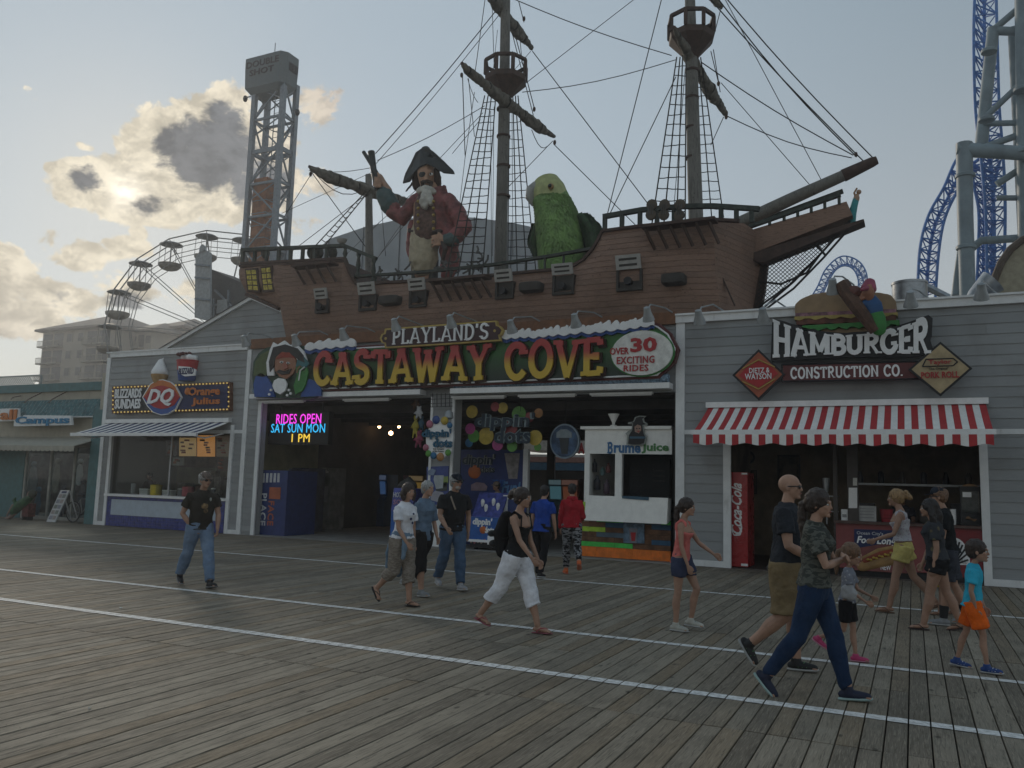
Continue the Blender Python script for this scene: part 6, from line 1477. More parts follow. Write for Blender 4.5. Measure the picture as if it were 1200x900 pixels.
tpx('DIETZ &', dl, WHITE2, 878, 431, 902, 437, YB1 - .035, .015, offset=.012); tpx('WATSON', dl, WHITE2, 873, 437.5, 904, 444.5, YB1 - .035, .015, offset=.015)
dr = thing('cream_diamond_sign', 'cream diamond sign with red pork roll lettering right of the burger letters', 'sign', F(1102, 432, YB1)); c2_ = (1102, 432.3)
poly(dp(c2_, 37.5, 32, 1), YB1 - .06, .08, DARK, 'edge', dr); poly(dp(c2_, 37.5, 32, .90), YB1 - .07, .05, mat('diamond_cream', (.42, .33, .19), .5), 'face', dr)
tpx('Taylor', dr, RED, 1088, 421.5, 1115, 428, YB1 - .08, .015, offset=.012); outline([(1081, 429.5), (1085, 421), (1117, 420), (1122, 424), (1117, 428.5)], YB1 - .075, .012, DARK, 'scroll', dr); tpx('"The Original"', dr, DARK, 1087, 430.3, 1112, 434, YB1 - .08, .012); tpx('PORK ROLL', dr, RED, 1079.5, 435.5, 1124, 443, YB1 - .08, .015, offset=.018)
# burger model with builder
YB2 = YF - .30
bg_ = thing('giant_burger_sign', 'giant sandwich relief with bun, meat and lettuce over the burger letters', 'food sign', F(990, 378, YB2))
BUN = mat('bun_tan', (.34, .23, .13), .6, var=.12, scale=3)
mb = MB(); mb.prism([F(x, y, YB2) for x, y in [(931, 368), (931, 357), (938, 350), (952, 344), (972, 341.5), (1000, 342), (1030, 342), (1044, 345), (1050, 352), (1051, 362), (1049, 368)]], .35); fuse(mb, 'top_bun', BUN, bg_, vox=.03, smooth=4, local=False)
def wavy(x0, x1, y0, y1, amp, n, thick, Y, m_, name):
 pts = [(x0 + (x1 - x0) * i / n, y0 + (y1 - y0) * i / n) for i in range(n + 1)]; low = [(x, y + thick + amp * math.sin(i * 1.9)) for i, (x, y) in enumerate(pts)][::-1]
 return poly(pts + low, Y, .3, m_, name, bg_)
wavy(932, 1050, 367, 362, .6, 18, 4.5, YB2 - .04, mat('onion_pink', (.32, .16, .20), .6, var=.4, scale=5), 'onion_layer'); wavy(931, 1052, 371, 366, 1.4, 20, 3.5, YB2 - .08, mat('cheese', (.42, .32, .10), .6), 'cheese_layer')
wavy(933, 1050, 374, 369.5, .7, 18, 6.5, YB2 - .06, mat('meat_brown', (.14, .06, .04), .7, var=.3), 'meat_layer'); wavy(940, 1054, 381.5, 375, 1.8, 24, 5.5, YB2 - .10, GREENP, 'lettuce_layer')
wavy(950, 1046, 386, 383, .4, 12, 6, YB2, BUN, 'lower_bun')
bd = thing('builder_figure', 'painted builder figure in pink hard hat and blue shirt leaning on the giant sandwich', 'figure sign', F(1020, 385, YB2 - .4))
YBd = YB2 - .45
mb = MB()
PX(mb, [(1030, 385), (1028, 374), (1025, 366)], YBd, [9, 10, 9], el=(1, .6), fr=(1, 0, 0)); fuse(mb, 'green_trousers', GREENP, bd, vox=.03, local=False)
mb = MB(); PX(mb, [(1025, 365), (1023, 357), (1021, 350)], YBd, [10, 10.5, 7], el=(1, .6), fr=(1, 0, 0)); PX(mb, [(1016, 353), (1008, 358, -.1), (1001, 356, -.15)], YBd, [4, 3.6, 3]); fuse(mb, 'blue_shirt', mat('builder_blue', (.03, .09, .22), .6), bd, vox=.03, local=False)
mb = MB(); PX(mb, [(1019, 350), (1017, 343, -.05), (1018, 338, -.05)], YBd, [6, 7.5, 7]); PX(mb, [(1012, 344, -.1), (1009.5, 345, -.12)], YBd, [2.2, 2]); PX(mb, [(1001, 357, -.15), (998, 354, -.15)], YBd, [3.2, 3]); PX(mb, [(1010, 350, -.1), (1006, 351, -.1)], YBd, [3, 2.6]); fuse(mb, 'head_and_hands', SKIN_P, bd, vox=.025, local=False)
mb = MB(); PX(mb, [(1018, 338), (1019, 333)], YBd, [9.5, 7.5]); PX(mb, [(1016, 338, -.2), (1009, 339.5, -.25)], YBd, [3, 2]); fuse(mb, 'pink_hard_hat', mat('pink_hat', (.34, .07, .12), .5), bd, vox=.025, local=False)
MB().tube([F(986, 333, YBd), F(1003, 358, YBd - .1), F(1026, 388, YBd)], [.16, .14, .11], 8).build('wooden_beam', mat('beam_brown', (.11, .06, .04), .7, var=.3), bd)
MB().ball(F(1000, 342, YBd - .1), (.16, .1, .13), 8, 6).build('hammer_head', mat('hammer_red', (.13, .05, .04), .6), bd, True)
# floodlights reaching out over the signs
LAMPG = mat('lamp_grey', (.34, .36, .37), .4, .3, var=.1)
fl0 = None
labs = ['leftmost floodlight over the ice cream shop corner', 'floodlight above the pirate face end of the long sign', 'floodlight above the white wave left of the plaque', 'floodlight above the left end of the maroon plaque', 'floodlight above the right half of the maroon plaque', 'floodlight just right of the plaque over the first wave', 'floodlight above the middle of the right hand waves', 'floodlight above the oval at the right end of the long sign',
  'floodlight at the left end of the burger shop parapet', 'second floodlight on the burger shop parapet left of the sandwich', 'floodlight standing over the giant sandwich', 'floodlight on the parapet right of the sandwich', 'rightmost floodlight on the burger shop parapet']
for k, (x, y, yo) in enumerate(((287, 399, .9), (346, 398, 1.1), (402, 391, 1.1), (463, 380, 1.2), (528, 376, 1.2), (599, 382, 1.1), (674, 375, 1.1), (759, 367.5, 1.1), (819, 371, 1.0), (894, 369, 1.0), (976, 335, .8), (1067, 350, .9), (1150, 341, 1.0))):
 p = F(x, y, YF - yo); t = thing('floodlight', labs[k], 'floodlight', p, 'grey gooseneck floodlights along the parapets')
 wall = Vector((p.x + .35, YF + .02, ZT + .1 if k not in (10,) else ZT + .5)); d = (wall - p)
 MB().tube([wall, Vector((p.x + .15, YF - .3, wall.z + .12)), p + Vector((.03, .1, .22)), p + Vector((0, .04, .12))], .018, 6).build('arm', LAMPG, t)
 dv = Vector((0, .50, -.85)).normalized(); u = Vector((1, 0, 0)); w = dv.cross(u)
 MB().lathe(p, [(.03, -.16), (.07, -.14), (.085, -.02), (.125, .10), (.135, .16), (.115, .16), (.09, .08)], 14, u=u, w=w, ax=dv).build('head', LAMPG, t, True)
# ================================================================== inside the hall
def vbox(par, name, m_, px0, px1, pyb, pyt, Y, d, bev=True):
 """upright box whose front face stands at y = Y"""
 a, b = F(px0, pyb, Y), F(px1, pyb, Y); zt = F((px0 + px1) / 2, pyt, Y).z; zb = max(0.015, min(a.z, b.z)) if pyb < 2000 else .015
 return MB().box(a.x, b.x, Y, Y + d, zb, zt).build(name, m_, par)
MAG, CYA, YLW = emis('led_magenta', (.85, .05, .75), 1.0), emis('led_cyan', (.03, .40, .75), 1.0), emis('led_yellow', (.75, .50, .05), 1.0)
YLD = YF + .35
ld = thing('led_sign', 'hanging led sign with glowing pink, blue and yellow lines in the left opening', 'led sign', F(350, 500, YLD))
a, b = F(315, 502, YLD), F(385, 502, YLD); z0, z1 = F(350, 521, YLD).z, F(350, 482, YLD).z
MB().box(a.x, b.x, YLD, YLD + .2, z0, z1).build('case', mat('led_case', (.012, .012, .013), .5), ld); MB().box(a.x + .3, a.x + .34, YLD + .08, YLD + .12, z1, zo).build('hanger', DARK, ld); MB().box(b.x - .34, b.x - .3, YLD + .08, YLD + .12, z1, zo).build('hanger', DARK, ld)
tpx('RIDES OPEN', ld, MAG, 324, 485, 376.5, 496.5, YLD, .01, sp=1.05); tpx('SAT SUN MON', ld, CYA, 318, 496.5, 381, 507, YLD, .01, sp=1.05); tpx('1 PM', ld, YLW, 342, 508.5, 363, 518, YLD, .01, sp=1.05)
BU = emis('warm_bulb', (1.0, .62, .30), 9.0)
for k, (x, y, r) in enumerate(((413, 499.5, .055), (444.5, 500, .055), (467.5, 500, .05), (458, 507.5, .075))):
 p = F(x, y, YF + 6); t = thing('hanging_bulb', ['leftmost warm bulb glowing in the dark hall', 'second warm bulb from the left in the dark hall', 'rightmost warm bulb glowing in the dark hall', 'lowest and brightest warm bulb in the dark hall'][k], 'light bulb', p, 'warm bulbs hanging in the hall')
 MB().ball(p, r, 10, 8).build('bulb', BU, t, True); MB().tube([p + Vector((0, 0, r)), (p.x, p.y, zo - .06)], .012, 5).lathe(p + Vector((0, 0, r * .8)), [(.03, 0), (.03, .08), (.01, .1)], 8).build('cord', DARK, t)
# photo booth
BBLUE = mat('booth_blue', (.025, .045, .16), .4, var=.1); LETW = mat('letter_white', (.55, .56, .58), .5); LETO = mat('letter_orange', (.42, .12, .06), .5)
YBo = YF + .25
pb = thing('photo_booth', 'tall blue booth with sideways white and orange lettering inside the left opening', 'photo booth', F(317, 628, YBo))
vbox(pb, 'cabinet', BBLUE, 302, 333, 628, 551, YBo, 1.3)
a = F(333.3, 600, YBo); MB().box(a.x, a.x + .04, YBo + .1, YBo + 1.2, .25, 1.9).build('side_panel', mat('booth_side', (.03, .035, .06), .5, var=.5, scale=4), pb)
tpx('PLACE', pb, LETW, 305, 578, 312, 616, YBo, .012, rot=-90, offset=.02, sp=1.05); tpx('FACE', pb, LETO, 314, 587, 321, 616, YBo, .012, rot=-90, offset=.02, sp=1.05)
vbox(pb, 'orange_icon', LETO, 315, 328, 584.5, 571, YBo - .02, .02)
for i in range(5): vbox(pb, 'photo_strip', LETW, 307 + i * 4.4, 309.6 + i * 4.4, 565.5 - i * .1, 554.5, YBo - .012, .012)
for k, (x0, x1, yt, dy, col, lab) in enumerate(((334, 359, 548, 1.9, (.05, .055, .085), 'dark blue photo machine next to the lettered booth'), (361, 385, 548, 3.2, (.17, .165, .15), 'pale grey vending machine deep in the left opening'), (384, 397, 549, 4.6, (.16, .05, .045), 'red fronted vending machine behind the pale grey one'), (400, 420, 560, 6.5, (.05, .05, .05), 'dark game cabinet far back in the left opening'))):
 Y_ = YF + dy; p0 = F(x0, 600, Y_); p1 = F(x1, 600, Y_); zt = F((x0 + x1) / 2, yt, Y_).z
 t = thing('vending_machine', lab, 'vending machine', (p0.x, Y_, 0)); w = p1.x - p0.x; cb = mat('machine_%d' % k, col, .5, var=.3, scale=3)
 MB().box(p0.x, p1.x, Y_, Y_ + .8, .02, zt).build('cabinet', cb, t); MB().box(p0.x + w * .08, p0.x + w * .62, Y_ - .02, Y_, .75, zt - .2).build('window', mat('machine_window', (.03, .035, .04), .15), t)
 MB().box(p0.x + w * .7, p0.x + w * .92, Y_ - .02, Y_, .9, 1.4).build('control_panel', mat('panel_grey', (.25, .25, .25), .4), t); MB().box(p0.x + w * .1, p0.x + w * .6, Y_ - .02, Y_, .25, .5).build('flap', DARK, t); MB().box(p0.x + w * .1, p0.x + w * .9, Y_ - .02, Y_, zt - .16, zt - .04).build('header', mat('machine_header', (.35, .33, .30), .5, var=.5, scale=12), t)
for k, (x, yy_, c, e) in enumerate(((432, 6.5, (.1, .25, .6), .35), (452, 8, (.6, .15, .3), .25), (475, 7, (.7, .45, .1), .3), (640, 9, (.2, .5, .6), .3), (655, 7.5, (.6, .2, .1), .25))):  # added cabinets; glowing screens and marquees are made up to enliven the hall
 Y_ = YF + yy_; p = F(x, 600, Y_); t = thing('game_cabinet', ['game cabinet with a dim blue screen deep in the left opening', 'game cabinet with a dim pink screen deep in the left opening', 'game cabinet with a dim amber screen near the pier', 'game cabinet with a dim teal screen deep in the right opening', 'game cabinet with a dim red screen behind the round sign'][k], 'arcade game', (p.x, Y_, 0), 'game cabinets in the dark hall')
 MB().prism([(p.x, Y_, .02), (p.x, Y_ + .8, .02), (p.x, Y_ + .8, 1.85), (p.x, Y_ + .1, 1.85), (p.x, Y_ + .2, 1.1), (p.x, Y_, .95)], .65, (1, 0, 0)).build('cabinet', mat('cab_%d' % k, tuple(q * .2 for q in c), .4), t)
 MB().prism([(p.x + .08, Y_ + .17, 1.15), (p.x + .08, Y_ + .19, 1.15), (p.x + .08, Y_ + .11, 1.6), (p.x + .08, Y_ + .09, 1.6)], .49, (1, 0, 0)).build('screen', emis('screen_%d' % k, c, e * .3), t); MB().box(p.x + .05, p.x + .6, Y_ + .06, Y_ + .1, 1.66, 1.82).build('marquee', emis('marq_%d' % k, tuple(q * .7 + .2 for q in c), e * .25), t)
# pendulum shapes and goods at the left edge of the pier
YPi = YF - .10
def ballsign(par, lst, Y, r3=.5):
 for (x, y, r, c) in lst:
  p = F(x, y, Y); R = pxm(r, p); MB().ball(p, (R, R * r3, R), 14, 9).build('coloured_ball', mat('ball_%s' % c, BC[c], .45, var=.1), par, True)
BC = {'y': (.46, .33, .05), 'p': (.42, .14, .20), 'b': (.04, .08, .25), 'g': (.10, .28, .05), 'o': (.42, .20, .07), 't': (.03, .14, .28), 'm': (.40, .06, .22), 'r': (.30, .05, .06)}
DTX = mat('dots_letter_teal', (.015, .09, .16), .5)
s1 = thing('beaded_ice_cream_sign', 'white ice cream sign ringed with coloured balls hanging on the grey pier', 'sign', F(514, 515, YF - .5))
Yh = YF - .5
poly([(500, 530), (499, 512), (503, 500), (512, 494), (522, 494), (529, 500), (531, 512), (529, 530), (520, 536), (508, 536)], Yh, .08, WHITE2, 'white_panel', s1)
ballsign(s1, [(503.5, 497, 4.6, 'p'), (511, 492, 5, 'b'), (521, 493, 5, 'y'), (527, 498.5, 3.6, 't'), (499, 524.5, 4, 'p'), (502, 531.5, 4, 'g'), (508, 534, 4.2, 't'), (516, 535.5, 5, 'o'), (525, 530.5, 4, 'g'), (528, 507, 1.0, 'b')], Yh - .02)
tpx("dippin'", s1, DTX, 494.5, 502.5, 529, 515, Yh - .04, .02, offset=.045); tpx('dots', s1, DTX, 507.5, 514, 530.5, 524.5, Yh - .04, .02, offset=.045)
tpx('Ice Cream', s1, DARK, 508, 525, 520, 527, Yh - .01, .01); tpx('of the Future', s1, DARK, 507, 527.7, 520, 529.7, Yh - .01, .01)
rk = thing('wire_rack', 'small black wire rack hooked high on the grey pier', 'wire rack', F(517, 472, YF - .3)); m_ = MB()
for x in (507, 512, 517, 522, 527): m_.bar(F(x, 461, YF - .25), F(x, 477, YF - .25), .014, .014)
for y in (463, 468, 473, 477): m_.bar(F(504, y, YF - .26), F(530, y - 1, YF - .26), .014, .014)
for x in (505, 529): m_.bar(F(x, 476, YF - .25), F(x, 476, YF - .02), .014, .014)
m_.build('wires', DARK, rk); 
p = F(526, 485, YF - .35); MB().lathe(p, [(.03, .1), (.10, .04), (.12, -.1), (.05, -.14)], 10).build('lamp', LAMPG, rk, True)
# toys hanging by the pier
for k, (x, y, w, h, c, lab) in enumerate(((491, 484, 5, 6, (.45, .46, .48), 'white plush toy hanging left of the pier'), (487, 500, 4.5, 13, (.36, .30, .05), 'yellow plush toy hanging left of the pier'), (491, 515, 5.5, 9, (.28, .06, .11), 'pink plush toy low in the hanging bunch'), (494, 496, 4, 8, (.05, .12, .18), 'blue plush toy behind the beaded sign'), (488, 474, 5, 5, (.12, .07, .05), 'brown plush toy at the top of the bunch'))):
 p = F(x, y, YF + .15 + .03 * k); mb = MB(); R = pxm(w, p); H_ = pxm(h, p)
 mb.ball(p, (R * .8, R * .7, H_ * .62)).ball(p + Vector((0, 0, H_ * .75)), R * .62)
 for sx in (-1, 1): mb.chain([p + Vector((sx * R * .5, 0, H_ * .3)), p + Vector((sx * R * 1.1, -.03, -H_ * .1))], [R * .3, R * .22], 8).chain([p + Vector((sx * R * .4, 0, -H_ * .4)), p + Vector((sx * R * .6, -.02, -H_ * 1.0))], [R * .35, R * .25], 8).ball(p + Vector((sx * R * .45, 0, H_ * .75 + R * .6)), R * .25)
 t = thing('plush_toy', lab, 'plush toy', p, 'plush toys hanging beside the pier'); fuse(mb, 'body', mat('plush_%d' % k, c, .9, var=.2, bump=.5), t, vox=.02, smooth=1, local=False)
 MB().tube([p + Vector((0, 0, H_)), (p.x, p.y, zo)], .005, 4).build('string', DARK, t)
# posters on the pier
YPo = YF - .04
po_ = thing('blue_poster', 'blue and white food poster on the grey pier behind the walkers', 'poster', F(513, 570, YPo))
poly([(500, 591), (500, 547), (525.5, 546), (525.5, 592)], YPo, .03, mat('poster_blue', (.06, .09, .28), .5, var=.15), 'sheet', po_)
for pts, c in (([(508, 562), (509, 557), (520, 557), (519, 572), (511, 573)], (.40, .44, .46)), ([(516, 559), (525, 558), (525, 566), (518, 567)], (.24, .32, .10)), ([(501, 552), (506, 549), (511, 551), (508, 557), (502, 557)], (.22, .28, .40)), ([(504, 580), (510, 575), (519, 577), (522, 584), (512, 588), (505, 586)], (.36, .36, .42)), ([(510, 566), (524, 565), (524, 575), (511, 576)], (.05, .06, .06)), ([(512, 568), (523, 567), (523, 570), (512, 571)], (.4, .4, .38))):
 poly(pts, YPo - .012 - .002 * len(pts), .01, mat('poster_print_%.2f' % sum(c), c, .5), 'printed_shape', po_)
lp = thing('blank_panel', 'plain white lower panel at the foot of the grey pier', 'panel', F(514, 620, YPo)); poly([(505, 640), (505, 594), (527, 594), (527, 642)], YPo, .03, WHITE, 'sheet', lp)
tpx('MENU', lp, mat('faint_print', (.35, .36, .36), .6), 509, 600, 523, 604, YPo, .004)
# blue cart left of the pier
def cart(name, lab, x0, x1, yb, yt, Y, d):
 t = thing(name, lab, 'ice cream cart', (F(x0, yb, Y).x, Y, 0)); a, b = F(x0, yb, Y), F(x1, yb, Y); zt = F((x0 + x1) / 2, yt, Y).z
 return t, a.x, b.x, zt
CB = mat('cart_blue', (.02, .11, .38), .35, var=.15, scale=5); CB2 = mat('cart_violet', (.07, .09, .34), .4, var=.3, scale=6)
YC1_ = YF + .3
t, xa, xb, zt = cart('ice_cream_cart', 'small blue ice cream cart on black wheels left of the pier', 457, 481, 630, 572, YC1_, .8)
MB().box(xa, xb, YC1_, YC1_ + .8, .2, zt * .58).build('body', CB, t); MB().prism([(xa - .01, YC1_, zt * .58), (xa - .01, YC1_ + .8, zt * .58), (xa - .01, YC1_ + .8, zt), (xa - .01, YC1_ + .1, zt)], xb - xa + .02, (1, 0, 0)).build('upper_panel', CB2, t)
MB().box(xa - .02, xb + .02, YC1_ - .02, YC1_ + .82, .17, .21).build('base_rail', WHITE2, t)
for i, x in enumerate((xa + .12, xb - .12)): MB().lathe((x - .03, YC1_ + .15, .10), [(.03, 0), (.09, 0), (.09, .05), (.03, .05)], 12, u=(0, 1, 0), w=(0, 0, 1), ax=(1, 0, 0)).build('wheel', DARK, t)
tpx("dippin'", t, WHITE2, 461, 595, 477, 603, YC1_, .008, offset=.03); tpx('dots', t, WHITE2, 465, 606, 478, 614, YC1_, .008, offset=.03); tpx('HOT OR', t, LETW, 461, 577, 478, 583, YC1_ - .01, .008, offset=.02); tpx('SOFT', t, mat('pink_print', (.4, .2, .3), .5), 461, 585.5, 478, 591.5, YC1_ - .01, .008, offset=.02)
MB().chain([(xa + .1, YC1_ + .3, zt + .05), (xa + .3, YC1_ + .35, zt + .16), (xa + .45, YC1_ + .3, zt + .06)], [.12, .15, .12], 10).build('rolled_cover', mat('cover_dark', (.05, .05, .05), .8, bump=.3), t, True)
# freezer cart right of the pier
YC2_ = YF + .15
t, xa, xb, zt = cart('freezer_cart', 'wide blue freezer cart with an orange ball logo and open lid by the pier', 549, 583, 643, 606, YC2_, .9)
MB().box(xa, xb, YC2_, YC2_ + .9, .26, zt).build('body', CB, t); MB().box(xa - .03, xb + .03, YC2_ - .03, YC2_ + .93, .20, .26).build('white_base', WHITE2, t); MB().box(xa + .03, xb - .03, YC2_ + .03, YC2_ + .87, .06, .20).build('dark_base', DARK, t)
for x in (xa + .15, xb - .15): MB().lathe((x - .03, YC2_ + .12, .07), [(.02, 0), (.07, 0), (.07, .05), (.02, .05)], 12, u=(0, 1, 0), w=(0, 0, 1), ax=(1, 0, 0)).build('wheel', DARK, t)
zl = F(566, 577, YC2_ + .5).z
li = MB().prism([(xa, YC2_ + .12, zt), (xa, YC2_ + .17, zt - .0), (xa, YC2_ + .55, zl), (xa, YC2_ + .50, zl)], xb - xa, (1, 0, 0)).build('raised_lid', CB2, t)
for i, (u, v) in enumerate(((.25, .55), (.42, .35), (.62, .6), (.82, .42))):
 x = xa + (xb - xa) * u; z_ = zt + (zl - zt) * v; y_ = YC2_ + .12 + .38 * v - .03; MB().lathe((x, y_, z_ - .1), [(.02, 0), (.05, .10), (.055, .1)], 8).ball((x, y_, z_ + .04), (.055, .03, .07), 8, 6).build('printed_cone', WHITE2, li, True)
p = F(566, 621, YC2_ - .0); MB().ball(p, (pxm(4.5, p), .02, pxm(4.5, p)), 14, 8).build('orange_ball_logo', mat('ball_o2', (.5, .13, .03), .4), t, True); tpx("dippin'", t, WHITE2, 554, 607, 577, 617.5, YC2_, .012, offset=.04, shear=.1); tpx('dots', t, WHITE2, 568, 617, 579, 625, YC2_, .012, offset=.04)
for i in range(7): p = F(552 + i * 4, 634 + (i % 2), YC2_ - .0); MB().ball(p, (.035, .01, .05), 8, 6).build('printed_scoop', mat('scoop_%d' % (i % 3), ((.4, .3, .25), (.35, .12, .15), (.4, .38, .3))[i % 3], .5), t, True)
vbox(t, 'white_label', WHITE2, 571, 578.5, 638, 628, YC2_ - .012, .012)
# big translucent hanging sign
YH2 = YF + .35
hs = thing('hanging_ball_sign', 'hanging ice cream sign with big yellow, pink and green balls', 'sign', F(590, 500, YH2))
GR_ = BC; k = 0
for (x, y, r, c) in ((553, 482.5, 7.5, 'y'), (580, 476.5, 5.5, 'r'), (589, 478, 6.5, 'y'), (551, 502.5, 6.5, 'm'), (555, 511, 7.5, 'g'), (549.5, 519, 5, 't'), (569.5, 511, 10, 'y'), (583, 521, 7, 'm'), (600, 523, 6.5, 'g'), (627, 513, 9, 'y'), (631, 484, 5.5, 'o'), (598, 501, 9, 'r'), (630, 524, 4.5, 'g'), (608, 485, 9, 'g'), (620, 489, 6, 'r')):
 p = F(x, y, YH2 + .04 + .004 * k); MB().disc(p, pxm(r, p), .02, 22).build('flat_ball', mat('flat_%s' % c, BC[c], .4, var=.15), hs); k += 1
LO = mat('pale_outline', (.20, .26, .28), .5)
for (m2, o_, yo_) in ((LO, .065, 0), (mat('inky_letter', (.012, .03, .05), .5), .02, -.02)):
 tpx("dippin'", hs, m2, 556, 484, 627, 505, YH2 - .02 + yo_, .02, offset=o_, shear=.05); tpx('dots', hs, m2, 579, 501, 622, 520, YH2 - .03 + yo_, .02, offset=o_, shear=.05)
for x in (560, 610): MB().tube([F(x, 482, YH2 + .03), F(x, 462, YH2 + .03)], .008, 4).build('hanger', DARK, hs)
# blue backdrop panel
YBd2 = YF + 1.5
bp = thing('blue_backdrop_panel', 'large dark blue panel with dippin dots logo and a tall cup behind the freezer cart', 'panel', F(575, 600, YBd2))
a, b = F(538, 600, YBd2), F(612, 600, YBd2); MB().box(a.x, b.x, YBd2, YBd2 + .08, .012, F(575, 527, YBd2).z).build('sheet', mat('backdrop_blue', (.025, .045, .17), .5, var=.1), bp); MB().box(b.x, b.x + .14, YBd2 - .03, YBd2 + .1, .012, F(575, 526, YBd2).z).build('white_post', WHITE, bp)
for (m2, o_, yo_) in ((mat('outline_cream', (.34, .36, .34), .5), .07, 0), (mat('inky_letter', (.012, .03, .05), .5), .02, -.012)):
 tpx("dippin'", bp, m2, 542, 532, 581, 548, YBd2 - .0 + yo_, .015, offset=o_, shear=.1); tpx('dots', bp, m2, 563, 546, 580, 554, YBd2 - .001 + yo_, .015, offset=o_)
p = F(556, 553, YBd2); MB().ball(p, (pxm(8.5, p), .03, pxm(8, p)), 16, 9).build('orange_ball', mat('ball_o2', (.5, .13, .03)), bp, True)
poly([(591, 531), (609, 531), (606, 561), (596, 561)], YBd2 - .03, .02, mat('cup_print', (.26, .24, .24), .5, var=.3, scale=5), 'printed_cup', bp); tpx('THE', bp, CB, 577, 562, 592, 570, YBd2, .01, offset=.03, shear=.1); tpx('Fun!', bp, mat('print_skyblue', (.10, .26, .50), .5), 588, 564, 610, 578, YBd2, .01, offset=.03, shear=.25); poly([(552, 575), (552, 568), (558, 565), (567, 566), (571, 570), (570, 575)], YBd2 - .02, .015, mat('print_pinkgrey', (.28, .2, .24), .5), 'printed_scoop', bp)
wc = thing('white_counter_end', 'white framed low counter end right of the freezer cart', 'counter', F(595, 640, YF + .6)); Yw = YF + .6
a, b = F(588, 640, Yw), F(606, 640, Yw); zt = F(597, 585, Yw).z
MB().box(a.x, a.x + .12, Yw, Yw + .1, .012, zt).box(a.x, b.x + .3, Yw + .001, Yw + .1, zt, zt + .1).build('frame', WHITE, wc); MB().box(a.x + .12, b.x + .2, Yw + .03, Yw + .08, .012, zt).build('panel', BBLUE, wc)
# round drink sign
YRn = YF + .9
rn = thing('round_drink_sign', 'round blue sign with a tall drink picture hanging in the right opening', 'sign', F(661.5, 517, YRn)); p = F(661.5, 517, YRn)
MB().disc(p, pxm(18.5, p), .08, 36, pxm(20.5, p)).build('rim', mat('rim_pale', (.26, .34, .42), .4), rn); MB().disc(p - Vector((0, .02, 0)), pxm(16.5, p), .05, 36, pxm(18.5, p)).build('blue_face', mat('round_blue', (.07, .13, .24), .5, var=.35, scale=4), rn)
poly([(655, 512), (667, 512), (665, 532), (658, 532)], YRn - .03, .02, mat('drink_dark', (.04, .05, .06), .4), 'glass', rn); poly([(652, 513), (652, 507), (657, 503), (664, 503), (670, 507), (670, 513)], YRn - .035, .02, mat('foam_pale', (.28, .34, .38), .6), 'foam', rn); MB().tube([p + Vector((0, .04, pxm(19, p))), (p.x, p.y + .04, zo)], .012, 5).build('hanger', DARK, rn)
# juice kiosk
YK1 = YF + .35
jk = thing('juice_kiosk', 'white juice kiosk with a witch sign and colourful slatted front', 'kiosk', F(737, 655, YK1))
KW = mat('kiosk_white', (.86, .85, .81), .55, var=.04, grime=.1)
xa, xb = F(684, 600, YK1).x, F(787, 600, YK1).x; zs0 = F(735, 532, YK1).z; zs1 = F(735, 503, YK1).z
MB().box(xa, xb, YK1, YK1 + .12, zs0, zs1).build('fascia', KW, jk); MB().box(xa - .1, xb, YK1 - .06, YK1 + 2.2, zs1, zs1 + .07).build('roof', KW, jk)
x1_ = F(690, 600, YK1).x; x2_ = F(720, 600, YK1).x; x3_ = F(728, 600, YK1).x
MB().box(xa, x1_, YK1 + .002, YK1 + .12, .5, zs0).build('post', KW, jk); MB().box(x2_, x3_, YK1 + .002, YK1 + .12, 1.2, zs0).build('post', KW, jk); MB().box(xa, xa + .06, YK1 + .12, YK1 + 2.1, 0.02, zs1).build('side_wall', KW, jk)
MB().box(xa + .06, xb, YK1 + 2.1, YK1 + 2.2, .02, zs1).build('inner_wall', mat('kiosk_in', (.03, .03, .03), .7), jk)
mw = thing('chalk_menu', 'dark chalk menu board inside the juice kiosk window', 'menu board', F(750, 565, YK1 + .9)); Ym = YK1 + .9
a, b = F(738, 565, Ym), F(785, 565, Ym); MB().box(a.x, b.x, Ym, Ym + .03, F(760, 592, Ym).z, F(760, 538, Ym).z).build('board', mat('chalkboard', (.012, .014, .016), .7), mw)
for i in range(6):
 z_ = F(760, 552 + i * 6, Ym).z; tpx('Juice  5', mw, mat('chalk_print', (.10, .10, .10), .8), 741, 550 + i * 6, 752, 552.6 + i * 6, Ym, .004); tpx('Smoothie', mw, mat('chalk_print', (.10, .10, .10), .8), 765, 550 + i * 6, 779, 552.6 + i * 6, Ym, .004) if i < 3 else None
zc0_ = F(735, 612, YK1 - .35).z; zc1_ = F(735, 582, YK1 - .35).z
a, b = F(687, 595, YK1 - .3), F(783, 600, YK1 - .3)
MB().prism([(a.x, YK1 - .32, zc1_), (a.x, YK1 - .05, zc1_ - .02), (a.x, YK1 - .05, zc0_ + .08), (a.x, YK1 - .42, zc0_)], b.x - a.x, (1, 0, 0)).build('flap_counter', KW, jk)
poly([(729, 584), (729, 581), (760, 582.5), (760, 586.5)], YK1 - .35, .05, mat('tray_blue', (.04, .10, .15), .5), 'blue_tray', jk)
TXB, TXG = mat('juice_blue', (.05, .16, .34), .5), mat('juice_green', (.08, .24, .08), .5)
slab('B', jk, TXB, straight(712, 518.5, 531, 718, 518.5, 531, YK1), wt=.2, ext=.015, serif=.3, name='lettering'); tpx('rume', jk, TXB, 719.5, 521.5, 751, 531, YK1, .015, offset=.035); tpx('Juice', jk, TXG, 752, 519, 784, 531.5, YK1, .015, offset=.035)
wt = thing('witch_sign', 'cut out witch in a pointed hat over a cauldron on the kiosk fascia', 'sign', F(746, 505, YK1 - .1)); Yt = YK1 - .1
